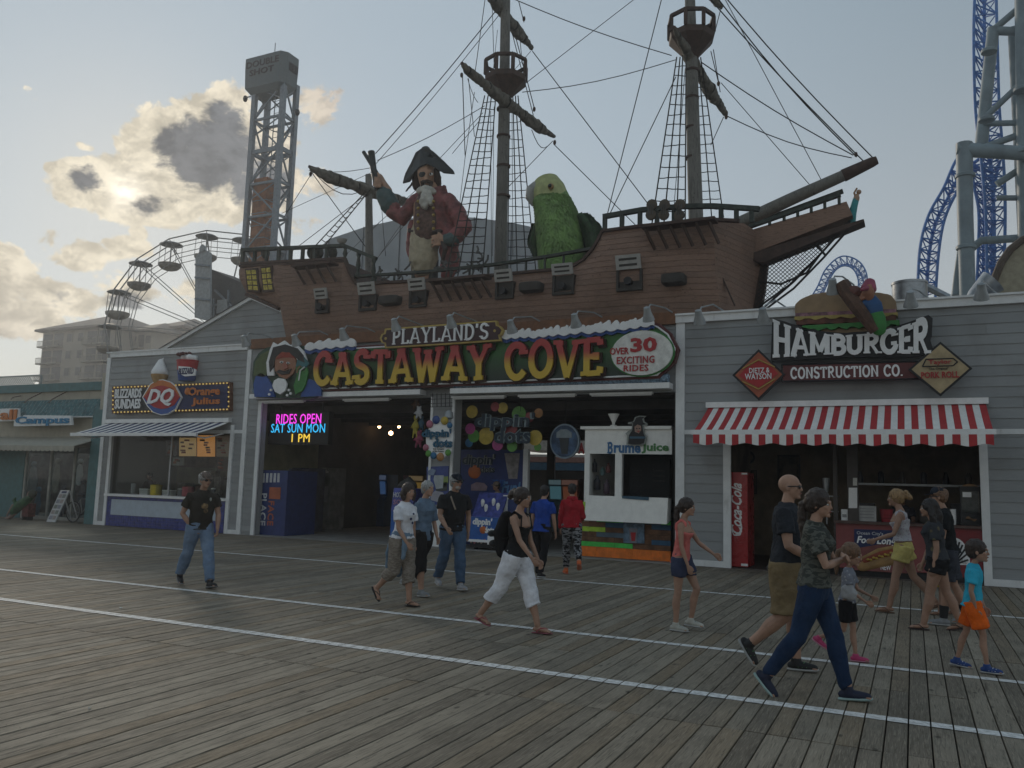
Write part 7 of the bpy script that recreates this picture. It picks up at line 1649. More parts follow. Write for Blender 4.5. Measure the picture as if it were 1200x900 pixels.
poly([(734, 521), (735, 511), (733, 508), (736, 505), (740, 503), (741, 497), (736, 497), (736, 495), (742, 494), (744, 489), (749, 487), (757, 487.5), (754, 490), (755, 494), (759, 496.5), (758, 499), (754, 499), (755, 508), (758, 511), (756, 520), (750, 522), (740, 522)], Yt, .04, mat('witch_edge', (.30, .32, .30), .5), 'pale_edge', wt)
poly([(736, 520), (737, 510), (741, 504), (742, 496), (738, 496), (743, 494.5), (745.5, 489.5), (750, 488), (755, 488.5), (752.5, 491), (753.5, 495), (757, 497), (752.5, 498), (754, 508), (756, 512), (754.5, 519), (749, 521), (741, 521)], Yt - .012, .03, DARK, 'hat_and_hair', wt)
poly([(744, 506), (743.5, 500), (747, 497.5), (751, 499), (751.5, 504), (748.5, 508)], Yt - .025, .03, mat('witch_face', (.38, .24, .19), .5), 'face', wt); poly([(738, 514), (738, 511.5), (756, 511.5), (756, 514)], Yt - .03, .03, mat('cauldron_blue', (.05, .12, .18), .5), 'cauldron_rim', wt)
for x in (746, 749.5): poly([(x - .9, 502), (x, 501.2), (x + .9, 502), (x, 502.8)], Yt - .04, .03, DARK, 'eye', wt)
poly([(746.5, 505.3), (748, 504.8), (749.5, 505.3), (748, 506.2)], Yt - .04, .03, RED, 'lips', wt)
# slatted lower front, each slat its own colour
WB = mat('rusty_brown_board', (.17, .085, .045), .7, var=.3, grime=.3); yy = YK1 - .02
xa2, xb2 = F(678, 640, yy).x, F(786, 640, yy).x; zt2 = F(735, 590, yy).z; rk2 = random.Random(6)
MB().box(xa2, xb2, yy + .04, yy + .1, .02, zt2).build('backing', DARK, jk)
zf = F(735, 643, yy).z
for i in range(5):
 xx0 = xa2 + (xb2 - xa2) * i / 5
 MB().box(xx0 + .003, xa2 + (xb2 - xa2) * (i + 1) / 5, yy - .02, yy + .04, .02, zf).build('orange_kick_board', mat('kick_orange', (.80, .20, .03), .6, grime=.35), jk)
SC_ = {'w': WB, 'g': mat('slat_green', (.08, .60, .10), .5, grime=.2), 'l': mat('slat_lime', (.42, .66, .06), .5, grime=.2), 'b': mat('slat_blue', (.03, .10, .19), .5, grime=.2), 's': mat('slat_slate', (.10, .15, .20), .6, grime=.3), 'o': mat('slat_orange', (.5, .13, .03), .5)}
rowsn = 9; hz = (zt2 - zf) / rowsn
pat = ['lbbbwwwwww', 'llwwwwwwww', 'wwwwwgwwwg', 'wwgggggbbggggg'[:10], 'wwwbbwwwbb', 'lllwwwwwww', 'wwsssswwww', 'wwwwwwwwbb', 'ggggggwwww'][::1]
for r in range(rowsn):
 z1_ = zt2 - r * hz; p_ = pat[r]; i = 0
 while i < 10:
  j = i
  while j < 10 and p_[j] == p_[i] and j - i < 4: j += 1
  x0 = xa2 + (xb2 - xa2) * i / 10; x1 = xa2 + (xb2 - xa2) * j / 10; pr_ = .0 if p_[i] == 'w' else .012
  MB().box(x0 + .003, x1 - .003, yy - pr_ - rk2.uniform(0, .006), yy + .04, z1_ - hz + .006, z1_).build('slat', SC_[p_[i]], jk); i = j
gl = F(743, 625, yy - .04); poly([(730.5, 636), (730.5, 612), (755, 613), (755, 637)], yy - .05, .02, mat('print_blue_mist', (.12, .19, .27), .5, var=.4, scale=6), 'drink_print', jk); poly([(738, 636), (737, 619), (747, 619.5), (746, 636.5)], yy - .06, .02, mat('drink_glass', (.22, .22, .26), .4), 'drink_print', jk); poly([(740, 634), (739, 624), (745, 624), (744, 634)], yy - .066, .02, RED, 'drink_print', jk)
p = F(719, 498, YK1 + .1); t = thing('cup_lamp', 'small pale bowl shaped lamp standing on the kiosk roof', 'lamp', (p.x, p.y, zs1 + .07)); MB().lathe((p.x, p.y, zs1 + .07), [(.08, 0), (.08, .03), (.03, .05), (.04, .1), (.13, .28), (.14, .30)], 12).build('bowl', KW, t, True)
sk = thing('hanging_goods', 'dark bottles and bags on hooks in the narrow kiosk window', 'goods', F(705, 560, YK1 + .4))
for k, (x, y, w, h, c) in enumerate(((697, 545, 3, 8, (.03, .03, .04)), (706, 552, 3, 5, (.12, .2, .2)), (713, 548, 3, 6, (.15, .05, .05)), (700, 565, 4, 9, (.05, .05, .06)), (711, 570, 4, 9, (.09, .06, .08)))):
 p = F(x, y, YK1 + .4); R = pxm(w, p); H_ = pxm(h, p); MB().lathe((p.x, p.y, p.z - H_), [(R * .8, 0), (R, .03), (R, H_ * 1.2), (R * .4, H_ * 1.6), (R * .35, H_ * 1.9)], 10).build('bottle', mat('btl_%d' % k, c, .4), sk, True)
# sunlit stalls beyond the hall
YX = YF + 20
fs_ = thing('far_white_stall', 'bright white stall with blue awnings seen through the hall', 'stall', F(655, 560, YX))
a, b = F(605, 560, YX), F(705, 560, YX)
MB().box(a.x, b.x, YX, YX + 3, F(650, 528, YX).z + .0, F(650, 505, YX).z + .6).build('white_fascia', mat('stall_white', (.75, .75, .72), .6), fs_); MB().box(a.x, b.x, YX - .5, YX + 1, F(650, 542, YX).z, F(650, 536, YX).z).build('pale_band', mat('pale_red_band', (.45, .25, .22), .6), fs_)
MB().box(a.x, b.x, YX - .52, YX + 1, F(650, 551, YX).z, F(650, 542.5, YX).z).build('blue_band', mat('stall_blue', (.06, .18, .32), .6), fs_); MB().box(a.x, b.x, YX + .5, YX + 3, .0, F(650, 551, YX).z).build('dark_base', mat('dark_stall', (.05, .045, .04), .8), fs_)
MB().box(a.x, b.x, YX - .3, YX + .02, F(650, 536, YX).z, F(650, 533, YX).z).build('white_band', WHITE, fs_)
tpx('A', fs_, RED, 678, 519, 685, 532, YX, .05, offset=.03)
# ================================================================== burger counter
TB = mat('counter_red', (.26, .07, .07), .5, var=.08, grime=.2)
YCt = YF + .02
ca, cb_ = F(980, 640, YCt).x, o2 - .01; zct = F(1060, 616, YCt).z
bc = thing('burger_counter', 'red fronted serving counter under the red striped awning', 'counter', ((ca + cb_) / 2, YCt, 0))
MB().box(ca, cb_, YCt, YCt + .7, .16, zct).build('front', TB, bc); MB().box(ca - .03, cb_, YCt - .10, YCt + .75, zct, zct + .05).build('top', mat('counter_wood', (.10, .06, .05), .5), bc); MB().box(ca + .05, cb_, YCt + .05, YCt + .65, .0, .16).build('plinth', DARK, bc)
bn = thing('hot_dog_banner', 'banner with a blue heading and a loaded hot dog picture on the counter front', 'banner', F(1030, 645, YCt - .03)); Yb = YCt - .03
poly([(1001, 668), (1001, 620), (1063, 622), (1063, 672)], Yb, .02, mat('banner_red', (.22, .075, .07), .6, var=.15), 'sheet', bn); poly([(1001, 643), (1001, 620), (1063, 622), (1063, 640), (1035, 637)], Yb - .006, .02, NAVYP, 'blue_heading', bn)
tpx("Ocean City's", bn, LETW, 1004, 623, 1035, 628, Yb - .006, .004, offset=.01); tpx('Foot Long', bn, WHITE2, 1004, 629, 1050, 640, Yb - .006, .006, offset=.03, shear=.25)
for pts, rad_, c, dy in (([(1010, 664), (1030, 658), (1056, 655)], [5.5, 7, 5.5], (.34, .20, .08), 0), ([(1014, 657), (1032, 650), (1056, 645)], [3.0, 3.8, 3.2], (.28, .06, .03), -.02), ([(1012, 654), (1030, 645), (1056, 640)], [2.5, 3.0, 2.5], (.36, .22, .09), .005)):
 P3 = [F(x, y, Yb + dy) for x, y in pts]; mb = MB(); mb.chain(P3, [pxm(r, p) for r, p in zip(rad_, P3)], 10, el=(1, .35), fr=(0, 0, 1)); mb.build('printed_hot_dog', mat('dog_%.2f' % sum(c), c, .6, var=.15), bn, True)
for i in range(12): p = F(1017 + i * 3.4, 655.5 - i * .95 + (i % 2) * 1.6, Yb - .07); MB().ball(p, (.03, .012, .025), 6, 5).build('mustard_blob', mat('mustard', (.45, .30, .05), .5), bn, True)
tpx('NEW', bn, WHITE2, 1032, 662, 1044, 668, Yb, .006, offset=.02)
sp_ = thing('sunburst_panel', 'red counter panel with a white sunburst and black rays right of the walkers', 'panel', F(1130, 650, YCt - .03)); poly([(1104, 672), (1104, 620), (1152, 622), (1152, 681)], Yb, .02, mat('panel_deep_red', (.20, .025, .03), .5), 'sheet', sp_)
cc_ = (1118, 662); pts = [(cc_[0] + 19 * math.cos(math.radians(a)), cc_[1] - 32 * math.sin(math.radians(a))) for a in range(0, 181, 12)]; poly(pts, Yb - .006, .02, WHITE2, 'white_half_round', sp_)
for a in range(12, 100, 14):
 r = math.radians(a); MB().bar(F(cc_[0] + 5 * math.cos(r), cc_[1] - 9 * math.sin(r), Yb - .012), F(cc_[0] + 17 * math.cos(r), cc_[1] - 29 * math.sin(r), Yb - .012), .03, .012, (0, 1, 0)).build('black_ray', DARK, sp_)
tpx('GRILL', sp_, mat('grey_print', (.3, .3, .3), .5), 1118, 655, 1133, 660, Yb - .012, .004)
pw = thing('paper_sheet', 'white paper sheet taped on the post above the counter', 'paper', F(999, 583, YF + .08)); poly([(994.5, 595.5), (994.5, 571.5), (1004.5, 571.5), (1004.5, 595.5)], YF + .10, .006, WHITE2, 'sheet', pw); pw2 = thing('paper_sheet', 'small white note taped above the larger paper sheet', 'paper', F(1002, 564, YF + .08)); poly([(999.5, 569), (999.5, 560), (1004.5, 560), (1004.5, 569)], YF + .10, .006, mat('paper_scrap', (.6, .6, .56)), 'sheet', pw2)
MB().box(F(993, 580, YF + .12).x, F(1006, 580, YF + .12).x, YF + .12, YF + .16, zct + .05, ZO).build('post', mat('dark_post', (.08, .07, .065)), BSH)
def item(lab, name, cat, x0, x1, yb, yt, Y, d, m_, extra=None, group=None):
 a, b = F(x0, yb, Y), F(x1, yb, Y); zt = zct + .05 + (F((x0 + x1) / 2, yt, Y).z - F((x0 + x1) / 2, yb, Y).z); t = thing(name, lab, cat, ((a.x + b.x) / 2, Y, zct + .05), group)
 if m_: MB().box(a.x, b.x, Y, Y + d, zct + .052, zt).build('case', m_, t)
 if extra: extra(t, a.x, b.x, zct + .052, zt, Y)
 return t
Yi = YCt + .15
item('white printed carton standing on the left of the red counter', 'carton', 'carton', 1005.5, 1027, 613, 595, Yi, .3, mat('carton_white', (.42, .42, .41), .6, var=.1), lambda t, a, b, z0, z1, Y: [MB().box(a + .04, b - .04, Y - .004, Y, z0 + (z1 - z0) * q, z0 + (z1 - z0) * (q + .08)).build('printed_line', mat('grey_print', (.3, .3, .3)), t) for q in (.2, .4, .6, .78)])
item('small white card holder at the left end of the red counter', 'card_holder', 'card holder', 986, 993.5, 612, 599, Yi, .08, WHITE2, lambda t, a, b, z0, z1, Y: MB().box(a + .02, b - .02, Y - .004, Y, z0 + .06, z1 - .1).build('printed_line', mat('grey_print', (.3, .3, .3)), t))
item('black card reader between the white card and the carton', 'card_reader', 'card reader', 994.5, 1005, 612.5, 597, Yi + .05, .15, DARK, lambda t, a, b, z0, z1, Y: MB().box(a + .02, b - .02, Y - .006, Y, z1 - .12, z1 - .03).build('screen', mat('screen_dim', (.08, .10, .11), .3), t))
item('red basket on the red counter beside the carton', 'basket', 'basket', 1031, 1047, 614, 599, Yi, .25, None, lambda t, a, b, z0, z1, Y: (MB().lathe(((a + b) / 2, Y + .12, z0), [((b - a) * .38, 0), ((b - a) * .5, (z1 - z0) * .85), ((b - a) * .53, z1 - z0), ((b - a) * .47, z1 - z0)], 16).build('bowl', mat('basket_red', (.28, .03, .04), .4), t, True), [MB().lathe(((a + b) / 2, Y + .12, z0 + (z1 - z0) * q), [((b - a) * (.385 + .12 * q), 0), ((b - a) * (.40 + .12 * q), .01), ((b - a) * (.40 + .12 * q), .02)], 16).build('rib', mat('basket_dark', (.16, .02, .02), .5), t) for q in (.25, .5, .75)]))
def machine(t, a, b, z0, z1, Y):
 h = z1 - z0; MB().box(a, b, Y, Y + .35, z0, z0 + h * .32).build('base', DARK, t); MB().box(a, b, Y, Y + .35, z0 + h * .88, z1).build('top', DARK, t)
 for x in (a, b - .03): MB().box(x, x + .03, Y, Y + .04, z0 + h * .32, z0 + h * .88).build('corner_post', DARK, t)
 MB().box(a + .03, b - .03, Y + .01, Y + .02, z0 + h * .32, z0 + h * .88).build('glass', glass_mat('case_glass', (.75, .8, .8)), t); MB().box(a + .03, b - .03, Y + .3, Y + .34, z0 + h * .32, z0 + h * .88).build('back', mat('machine_back', (.12, .12, .11), .5, var=.4, scale=9), t)
 MB().box(a + .05, a + .2, Y - .005, Y, z0 + h * .72, z0 + h * .85).build('label', WHITE2, t); tp = MB().prism([(a + .03 + (b - a - .06) * q / 8, Y - .02, z1 + .0 + .05 * math.sin(math.pi * q / 8)) for q in range(9)], .03).build('gold_crest', mat('crest_tan', (.22, .12, .05), .5), t)
 MB().prism([(a + .08 + (b - a - .16) * q / 8, Y - .012, z0 + h * .17 + .05 * math.sin(math.pi * q / 4)) for q in range(9)], .01).build('gold_scroll', mat('crest_tan', (.22, .12, .05), .5), t)
item('black glass fronted popcorn style machine at the right end of the counter', 'snack_machine', 'snack machine', 1126, 1151, 618, 572, Yi, .35, None, machine)
item('stack of white cups left of the black snack machine', 'cup_stack', 'cups', 1114.5, 1120.5, 617, 602, Yi, .1, None, lambda t, a, b, z0, z1, Y: [MB().lathe(((a + b) / 2, Y + .05, z0 + q * .035), [(.045, 0), (.055, .12), (.06, .12), (.06, .125)], 12).build('cup', WHITE2, t, True) for q in range(6)])
# back bar with shelves and appliances in the dim kitchen
yb_ = YF + 2.6
kb = thing('kitchen_back_counter', 'steel back counter with dark appliances behind the burger counter', 'kitchen counter', (pX + .3, yb_, 0))
MB().box(pX + .1, o2 + .2, yb_, yb_ + .7, .02, .95).build('base', mat('kitchen_dark', (.06, .06, .06), .5), kb); MB().box(pX + .1, o2 + .2, yb_ - .03, yb_ + .7, .95, 1.0).build('worktop', STEEL, kb)
rk3 = random.Random(12)
for i in range(7):
 x = pX + .3 + i * .62; w = rk3.uniform(.2, .42); h = rk3.uniform(.2, .55); MB().box(x, x + w, yb_ + .1, yb_ + .5, 1.0, 1.0 + h).build('appliance', mat('appl_%d' % (i % 3), ((.10, .10, .11), (.04, .04, .045), (.16, .15, .14))[i % 3], .4, .3), kb)
MB().box(pX + .1, o2 + .2, yb_ + .3, yb_ + .7, 1.85, 1.9).build('shelf', STEEL, kb)
for i in range(9): x = pX + .3 + i * .45; MB().lathe((x, yb_ + .5, 1.9), [(.06, 0), (.07, .02), (.07, rk3.uniform(.1, .25)), (.03, .28)], 10).build('canister', mat('appl_%d' % (i % 3), ((.10, .10, .11), (.04, .04, .045), (.16, .15, .14))[i % 3]), kb, True)
dr_ = thing('drink_shelf', 'wire cup rack with steel cups left of the post inside the burger shop', 'cup rack', F(975, 580, YF + .9)); Yd = YF + .9
for x in (969, 979): MB().bar(F(x, 614, Yd), F(x, 560, Yd), .02, .02).build('rack_post', STEEL, dr_)
for y in (582, 600): MB().box(F(966, y, Yd).x, F(982, y, Yd).x, Yd, Yd + .3, F(974, y, Yd).z, F(974, y, Yd).z + .02).build('rack_shelf', STEEL, dr_)
p = F(968, 570, Yd); MB().lathe(p, [(.05, -.12), (.08, .18), (.085, .18)], 12).build('steel_cup', STEEL, dr_, True)
wr = thing('wall_clock', 'dark round clock high on the dim back wall of the burger shop', 'clock', F(877, 536, YF + 4.1)); p = F(877, 536, YF + 4.15); MB().disc(p, .17, .04, 20).build('rim', DARK, wr); MB().disc(p - Vector((0, .012, 0)), .11, .03, 20).build('face', mat('clock_face', (.12, .10, .07), .5), wr)
fr1 = thing('framed_picture', 'dark framed picture on the dim back wall right of the clock', 'picture', F(925, 550, YF + 4.1)); Yq = YF + 4.15
poly([(911, 566), (911, 533), (938, 533), (938, 567)], Yq, .04, DARK, 'frame', fr1); poly([(913, 564), (913, 535), (936, 535), (936, 565)], Yq - .01, .03, mat('picture_brown', (.06, .045, .035), .5, var=.7, scale=6), 'picture', fr1)
fr2 = thing('framed_picture', 'dim pale framed picture behind the cola machine', 'picture', F(880, 565, YF + 4.1)); poly([(874, 578), (874, 552), (886, 552), (886, 578)], Yq, .03, mat('picture_dim', (.08, .07, .055), .5, var=.5, scale=7), 'picture', fr2); poly([(873, 579), (873, 551), (887, 551), (887, 579)], Yq + .005, .03, DARK, 'frame', fr2)
# cola machine
YM = YF + .12
vm = thing('cola_machine', 'red cola vending machine with white sideways script beside the doorway', 'vending machine', F(865, 664, YM)); a, b = F(855, 664, YM), F(876.5, 664, YM); zt = F(865, 553.5, YM).z
CR = mat('cola_red', (.36, .015, .02), .3, var=.06, spec=.5)
MB().box(a.x, b.x, YM, YM + .8, .03, zt).build('cabinet', CR, vm); MB().box(a.x, b.x, YM + .1, YM + .7, 0, .03).build('foot', DARK, vm)
MB().box(b.x - .12, b.x, YM - .012, YM, zt - .045, zt - .01).build('hinge', METALW, vm); MB().box(b.x - .14, b.x, YM - .012, YM, .05, .10).build('hinge', METALW, vm)
tpx('Coca-Cola', vm, WHITE2, 856, 566, 869.5, 626, YM, .008, rot=90, shear=.45, offset=.025)
sw = [(857, 620), (860, 627), (867, 627), (869, 618), (867, 606), (868.5, 600)]; P3 = [F(x, y, YM - .012) for x, y in sw]; mb = MB()
for q, r in zip(zip(P3[:-1], P3[1:]), (.008, .014, .018, .014, .010)): mb.bar(q[0], q[1], r * 2, .01, (0, 1, 0))
mb.build('white_ribbon', WHITE2, vm)
# ================================================================== ice cream counter goods and menus
Ym2 = YF + 1.0
for k, (x0, y0, x1, y1, c, e, lab) in enumerate(((210, 513, 229, 534.5, (.55, .36, .16), .10, 'lit cream menu board left of the orange one'), (231, 510, 251, 535, (.75, .33, .09), .12, 'lit orange menu board in the ice cream shop'), (195, 516, 207.5, 534.5, (.22, .18, .19), 0, 'dim grey lilac menu board left of the lit ones'), (253.5, 511, 270, 535, (.30, .22, .16), .03, 'dim menu board at the right end of the window'), (201, 536, 215, 545.5, (.34, .34, .33), 0, 'white notice under the menu boards'), (254, 536, 268, 552, (.16, .10, .08), .0, 'brown board under the right menu board'))):
 t = thing('menu_board', lab, 'menu board', F((x0 + x1) / 2, y1, Ym2), 'menu boards in the ice cream shop')
 mm = emis('menu_%d' % k, c, e * 2.2) if e else mat('menu_%d' % k, c, .6); 
 if e: mm.node_tree.nodes['Principled BSDF'].inputs['Base Color'].default_value = c + (1,)
 poly([(x0, y1), (x0, y0), (x1, y0), (x1, y1)], Ym2, .04, mm, 'panel', t)
 rr = random.Random(k + 40)
 for q in range(7 if y1 - y0 > 12 else 4):
  xx = rr.uniform(x0 + 1, x1 - 7); yy_ = y0 + 2 + (y1 - y0 - 5) * q / (7 if y1 - y0 > 12 else 4); w_ = rr.uniform(3, 6)
  poly([(xx, yy_ + 2.0), (xx, yy_), (xx + w_, yy_), (xx + w_, yy_ + 2.0)], Ym2 - .01, .012, mat('menu_print_%d' % (q % 3), ((.30, .06, .03), (.12, .08, .06), (.40, .16, .10))[q % 3], .6), 'printed_picture', t)
MB().box(qa - .5, qb + .5, Ym2 + .05, Ym2 + .1, F(240, 509, Ym2).z, 3.2).build('menu_rail', DARKIN, dq)
Yc3 = YF + .22; zcq = zs + .02
def citem(lab, name, cat, x, w, h, col, kind):
 p = F(x, 579, Yc3); t = thing(name, lab, cat, (p.x, p.y, zcq)); m_ = mat('ci_%s_%d' % (name, x), col, .5, var=.1)
 if kind == 'box': MB().box(p.x - w / 2, p.x + w / 2, p.y - .1, p.y + .1, zcq + .002, zcq + h).build('case', m_, t); MB().box(p.x - w / 2 - .01, p.x + w / 2 + .01, p.y - .11, p.y + .11, zcq + h + .001, zcq + h + .025).build('lid', WHITE2, t)
 else: MB().lathe((p.x, p.y, zcq + .002), [(w * .42, 0), (w * .5, h * .1), (w * .5, h * .9), (w * .46, h)], 14).build('body', m_, t, True); MB().lathe((p.x, p.y, zcq + h * .95), [(w * .52, 0), (w * .52, h * .08), (w * .2, h * .16)], 14).build('lid', m_ if kind == 'tub' else WHITE2, t, True)
citem('small white and black dispenser at the left of the ice cream counter', 'dispenser', 'dispenser', 156, .16, .32, (.35, .36, .38), 'tub'); citem('low white tray left of the yellow tub', 'tray', 'tray', 171, .36, .16, (.5, .5, .5), 'box'); citem('bright yellow tub on the ice cream counter', 'tub', 'tub', 182.5, .34, .30, (.50, .40, .03), 'tub')
citem('white napkin box right of the yellow tub', 'napkin_box', 'napkin box', 198, .34, .15, (.5, .5, .5), 'box'); citem('grey canister between the napkin box and the red tub', 'canister', 'canister', 212, .2, .22, (.2, .2, .22), 'round'); citem('dark red tub partly behind the man in the cap', 'tub', 'tub', 220, .34, .28, (.25, .05, .06), 'tub'); citem('white lidded cup right of the man in the cap', 'cup', 'cup', 249.5, .14, .26, (.1, .1, .11), 'round')
bk = thing('shop_equipment', 'dim shelves and machines at the back of the ice cream shop', 'kitchen equipment', F(180, 570, YF + 2.6)); rk4 = random.Random(8)
MB().box(qa, qb, YF + 2.3, YF + 2.9, .01, 1.0).build('back_counter', mat('kitchen_dark', (.06, .06, .06)), bk)
for i in range(12): x = qa + .3 + i * .42; h = rk4.uniform(.25, .8); MB().box(x, x + rk4.uniform(.2, .38), YF + 2.4, YF + 2.8, 1.0, 1.0 + h).build('machine', mat('eq_%d' % (i % 4), ((.22, .21, .19), (.10, .10, .09), (.16, .08, .05), (.28, .27, .25))[i % 4], .5, var=.3, scale=8), bk)
MB().box(qa, qa + 1.8, YF + 2.7, YF + 2.9, 1.9, 3.0).build('cupboard', mat('cupboard_brown', (.14, .09, .055), .6, var=.3, scale=4), bk); MB().box(qa + 2.0, qb, YF + 2.6, YF + 2.9, 2.0, 2.05).build('shelf', STEEL, bk)
# ================================================================== in front of the teal shop
Yb = YT - .45
asn = thing('folding_board', 'white folding board with rows of pictures leaning outside the teal shop', 'folding sign', G(65, 611))
g0, g1 = G(53, 610), G(66, 612); dx_ = (g1 - g0).length; p0 = G(59, 611); p0.y = YT - .75; p0.x = F(60, 611, p0.y).x
xw = .42; H_ = 1.02
def bd_(u, v, d=0): return Vector((p0.x - xw / 2 + u * xw + v * .28, p0.y + v * .20 - d, .01 + v * H_))
AB = mat('board_white', (.52, .53, .54), .5, var=.06)
def quadslab(par, u0, u1, v0, v1, d0, d1, m_, nm): return MB().add([bd_(u0, v0, d1), bd_(u1, v0, d1), bd_(u1, v1, d1), bd_(u0, v1, d1), bd_(u0, v0, d0), bd_(u1, v0, d0), bd_(u1, v1, d0), bd_(u0, v1, d0)], [(0, 1, 2, 3), (4, 7, 6, 5), (0, 4, 5, 1), (1, 5, 6, 2), (2, 6, 7, 3), (3, 7, 4, 0)]).build(nm, m_, par)
quadslab(asn, 0, 1, 0, 1, -.02, .02, AB, 'front_panel')
for r in range(5):
 for c in range(2): quadslab(asn, .1 + c * .42, .46 + c * .42, .08 + r * .17, .20 + r * .17, .021, .026, mat('print_%d' % ((r + c) % 3), ((.25, .26, .3), (.32, .28, .26), (.2, .22, .2))[(r + c) % 3], .6), 'picture')
quadslab(asn, .25, .8, .91, .975, .021, .027, NAVYP, 'heading')
MB().bar(bd_(.1, .98, -.04), (p0.x + .1, p0.y + .65, .01), .04, .03).bar(bd_(.9, .98, -.04), (p0.x + .1 + xw * .8, p0.y + .65, .01), .04, .03).build('back_leg', AB, asn)
bi = thing('bicycle', 'dark bicycle parked against the teal shop window right of the folding board', 'bicycle', (F(92, 600, YT - .25).x, YT - .25, 0))
TY = mat('tyre', (.03, .03, .03), .8); Yv = YT - .25; w1 = F(86, 599, Yv); w2 = Vector((w1.x + 1.02, Yv, .34)); w1 = Vector((w1.x, Yv, .34))
for w in (w1, w2):
 wh = MB().tube([w + Vector((math.cos(t) * .33, 0, math.sin(t) * .33)) for t in [2 * math.pi * i / 24 for i in range(25)]], .02, 6).build('wheel', TY, bi)
 MB().tube([w + Vector((math.cos(t) * .30, 0, math.sin(t) * .30)) for t in [2 * math.pi * i / 24 for i in range(25)]], .01, 5).build('rim', STEEL, wh); sp = MB()
 for i in range(14): t = 2 * math.pi * i / 14; sp.bar(w, w + Vector((math.cos(t) * .30, 0, math.sin(t) * .30)), .004, .004)
 sp.build('spokes', STEEL, wh)
bbx = w1 + Vector((.42, 0, -.05)); st_ = w1 + Vector((.30, 0, .42)); hd = w2 + Vector((-.22, 0, .45))
MB().tube([w1, bbx], .014, 6).tube([w1, st_], .012, 6).tube([bbx, st_], .018, 6).tube([bbx, hd], .02, 6).tube([st_, hd], .016, 6).tube([hd, w2], .014, 6).tube([hd, hd + Vector((-.05, 0, .18))], .014, 6).build('frame', mat('bike_grey', (.16, .17, .17), .4, .3), bi)
MB().chain([st_ + Vector((-.12, 0, .12)), st_ + Vector((.12, 0, .12))], [.05, .025], 8).build('saddle', DARK, bi, True); MB().tube([hd + Vector((-.08, -.25, .2)), hd + Vector((-.03, 0, .18)), hd + Vector((-.08, .25, .2))], .013, 6).build('handlebar', DARK, bi)
# low green ride-on figure with pale legs
Yg = YT - .7; gf = thing('green_figure', 'low green figure with pale limbs stretched out beside the teal shop doorway', 'garden figure', (F(22, 605, Yg).x, Yg, 0))
def gp(x, y, d=0): return F(x, y, Yg + d)
mb = MB(); P3 = [gp(16, 600), gp(22, 593), gp(30, 588), gp(36, 583)]; mb.chain(P3, [pxm(r, P3[0]) for r in (4.5, 6, 5.5, 3.5)], 10); mb.chain([gp(20, 592), gp(16, 586), gp(18, 584)], [.07, .06, .04], 8)
fuse(mb, 'body', mat('figure_green', (.035, .10, .045), .7, var=.3), gf, vox=.025, local=False)
mb = MB(); mb.chain([gp(18, 600), gp(12, 606), gp(5, 609)], [.09, .07, .05], 8).chain([gp(32, 586), gp(33, 578), gp(35, 576)], [.05, .04, .03], 8).chain([gp(15, 592), gp(11, 599), gp(8, 604)], [.05, .04, .03], 8); fuse(mb, 'limbs', mat('figure_pale', (.28, .20, .17), .6), gf, vox=.02, local=False)
MB().ball(gp(38, 579), .13, 10, 8).build('head', mat('figure_dark', (.05, .06, .04), .7), gf, True)
for (x, y) in ((3, 609.5), (9, 610)): MB().chain([gp(x - 2, y, -.1), gp(x + 3, y, -.1)], .05, 8).build('foot', DARK, gf, True)
wp_ = thing("small_box", 'small dark red box on short legs beside the green figure', 'box', gp(29, 608)); p = gp(29, 604); MB().box(p.x - .16, p.x + .16, p.y, p.y + .25, .12, .55).build('case', mat('dark_red', (.12, .03, .03), .6, var=.4, scale=12), wp_); MB().box(p.x - .14, p.x - .1, p.y, p.y + .2, 0, .12).build('foot', DARK, wp_); MB().box(p.x + .1, p.x + .14, p.y, p.y + .2, 0, .12).build('foot', DARK, wp_)
# ================================================================== people
def V(*a): return Vector(a)
def fabric(name, col, rough=.85, var=.12, pat=None, c2=None, pscale=20):
 if name in _mats: return _mats[name]
 m = bpy.data.materials.new(name); m.use_nodes = True; g = NG(m.node_tree); b = m.node_tree.nodes['Principled BSDF']
 oc = g.n('ShaderNodeTexCoord').outputs['Object']; nz = g.noise(oc, 7, 4, .6)
 c = g.mix(g.ss(nz, .3, .7), tuple(x * (1 - var * 1.5) for x in col) + (1,), tuple(x * (1 + var) for x in col) + (1,))
 if pat == 'camo': c = g.mix(g.ss(g.noise(g.v('MULTIPLY', oc, (1, 1, 2.4)), pscale, 3, .5, .6), .47, .53), c, c2 + (1,))
 if pat == 'dots':
  vo = g.n('ShaderNodeTexVoronoi'); vo.inputs['Scale'].default_value = pscale; g.l(oc, vo.inputs['Vector']); c = g.mix(g.ss(vo.outputs['Distance'], .22, .30, .9, 0), c, c2 + (1,))
 if pat == 'wash': c = g.mix(g.ss(g.noise(g.v('MULTIPLY', oc, (1, 1, .45)), 5, 4, .6), .48, .72, 0, .55), c, c2 + (1,))
 g.l(c, b.inputs['Base Color']); b.inputs['Roughness'].default_value = rough; b.inputs['Specular IOR Level'].default_value = .15
 bn = g.n('ShaderNodeBump'); bn.inputs['Strength'].default_value = .55; bn.inputs['Distance'].default_value = .02
 g.l(g.m('ADD', g.noise(g.v('MULTIPLY', oc, (1, 1, .8)), 16, 3, .55, 1.0), g.m('MULTIPLY', g.noise(oc, 220, 2), .06)), bn.inputs['Height']); g.l(bn.outputs[0], b.inputs['Normal'])
 _mats[name] = m; return m
def skin(tone):
 n = 'skin_%d' % int(tone * 100)
 if n in _mats: return _mats[n]
 return mat(n, (.40 * tone, .235 * tone, .165 * tone), .5, var=.10, scale=9, spec=.35, bump=.15, bscale=80)
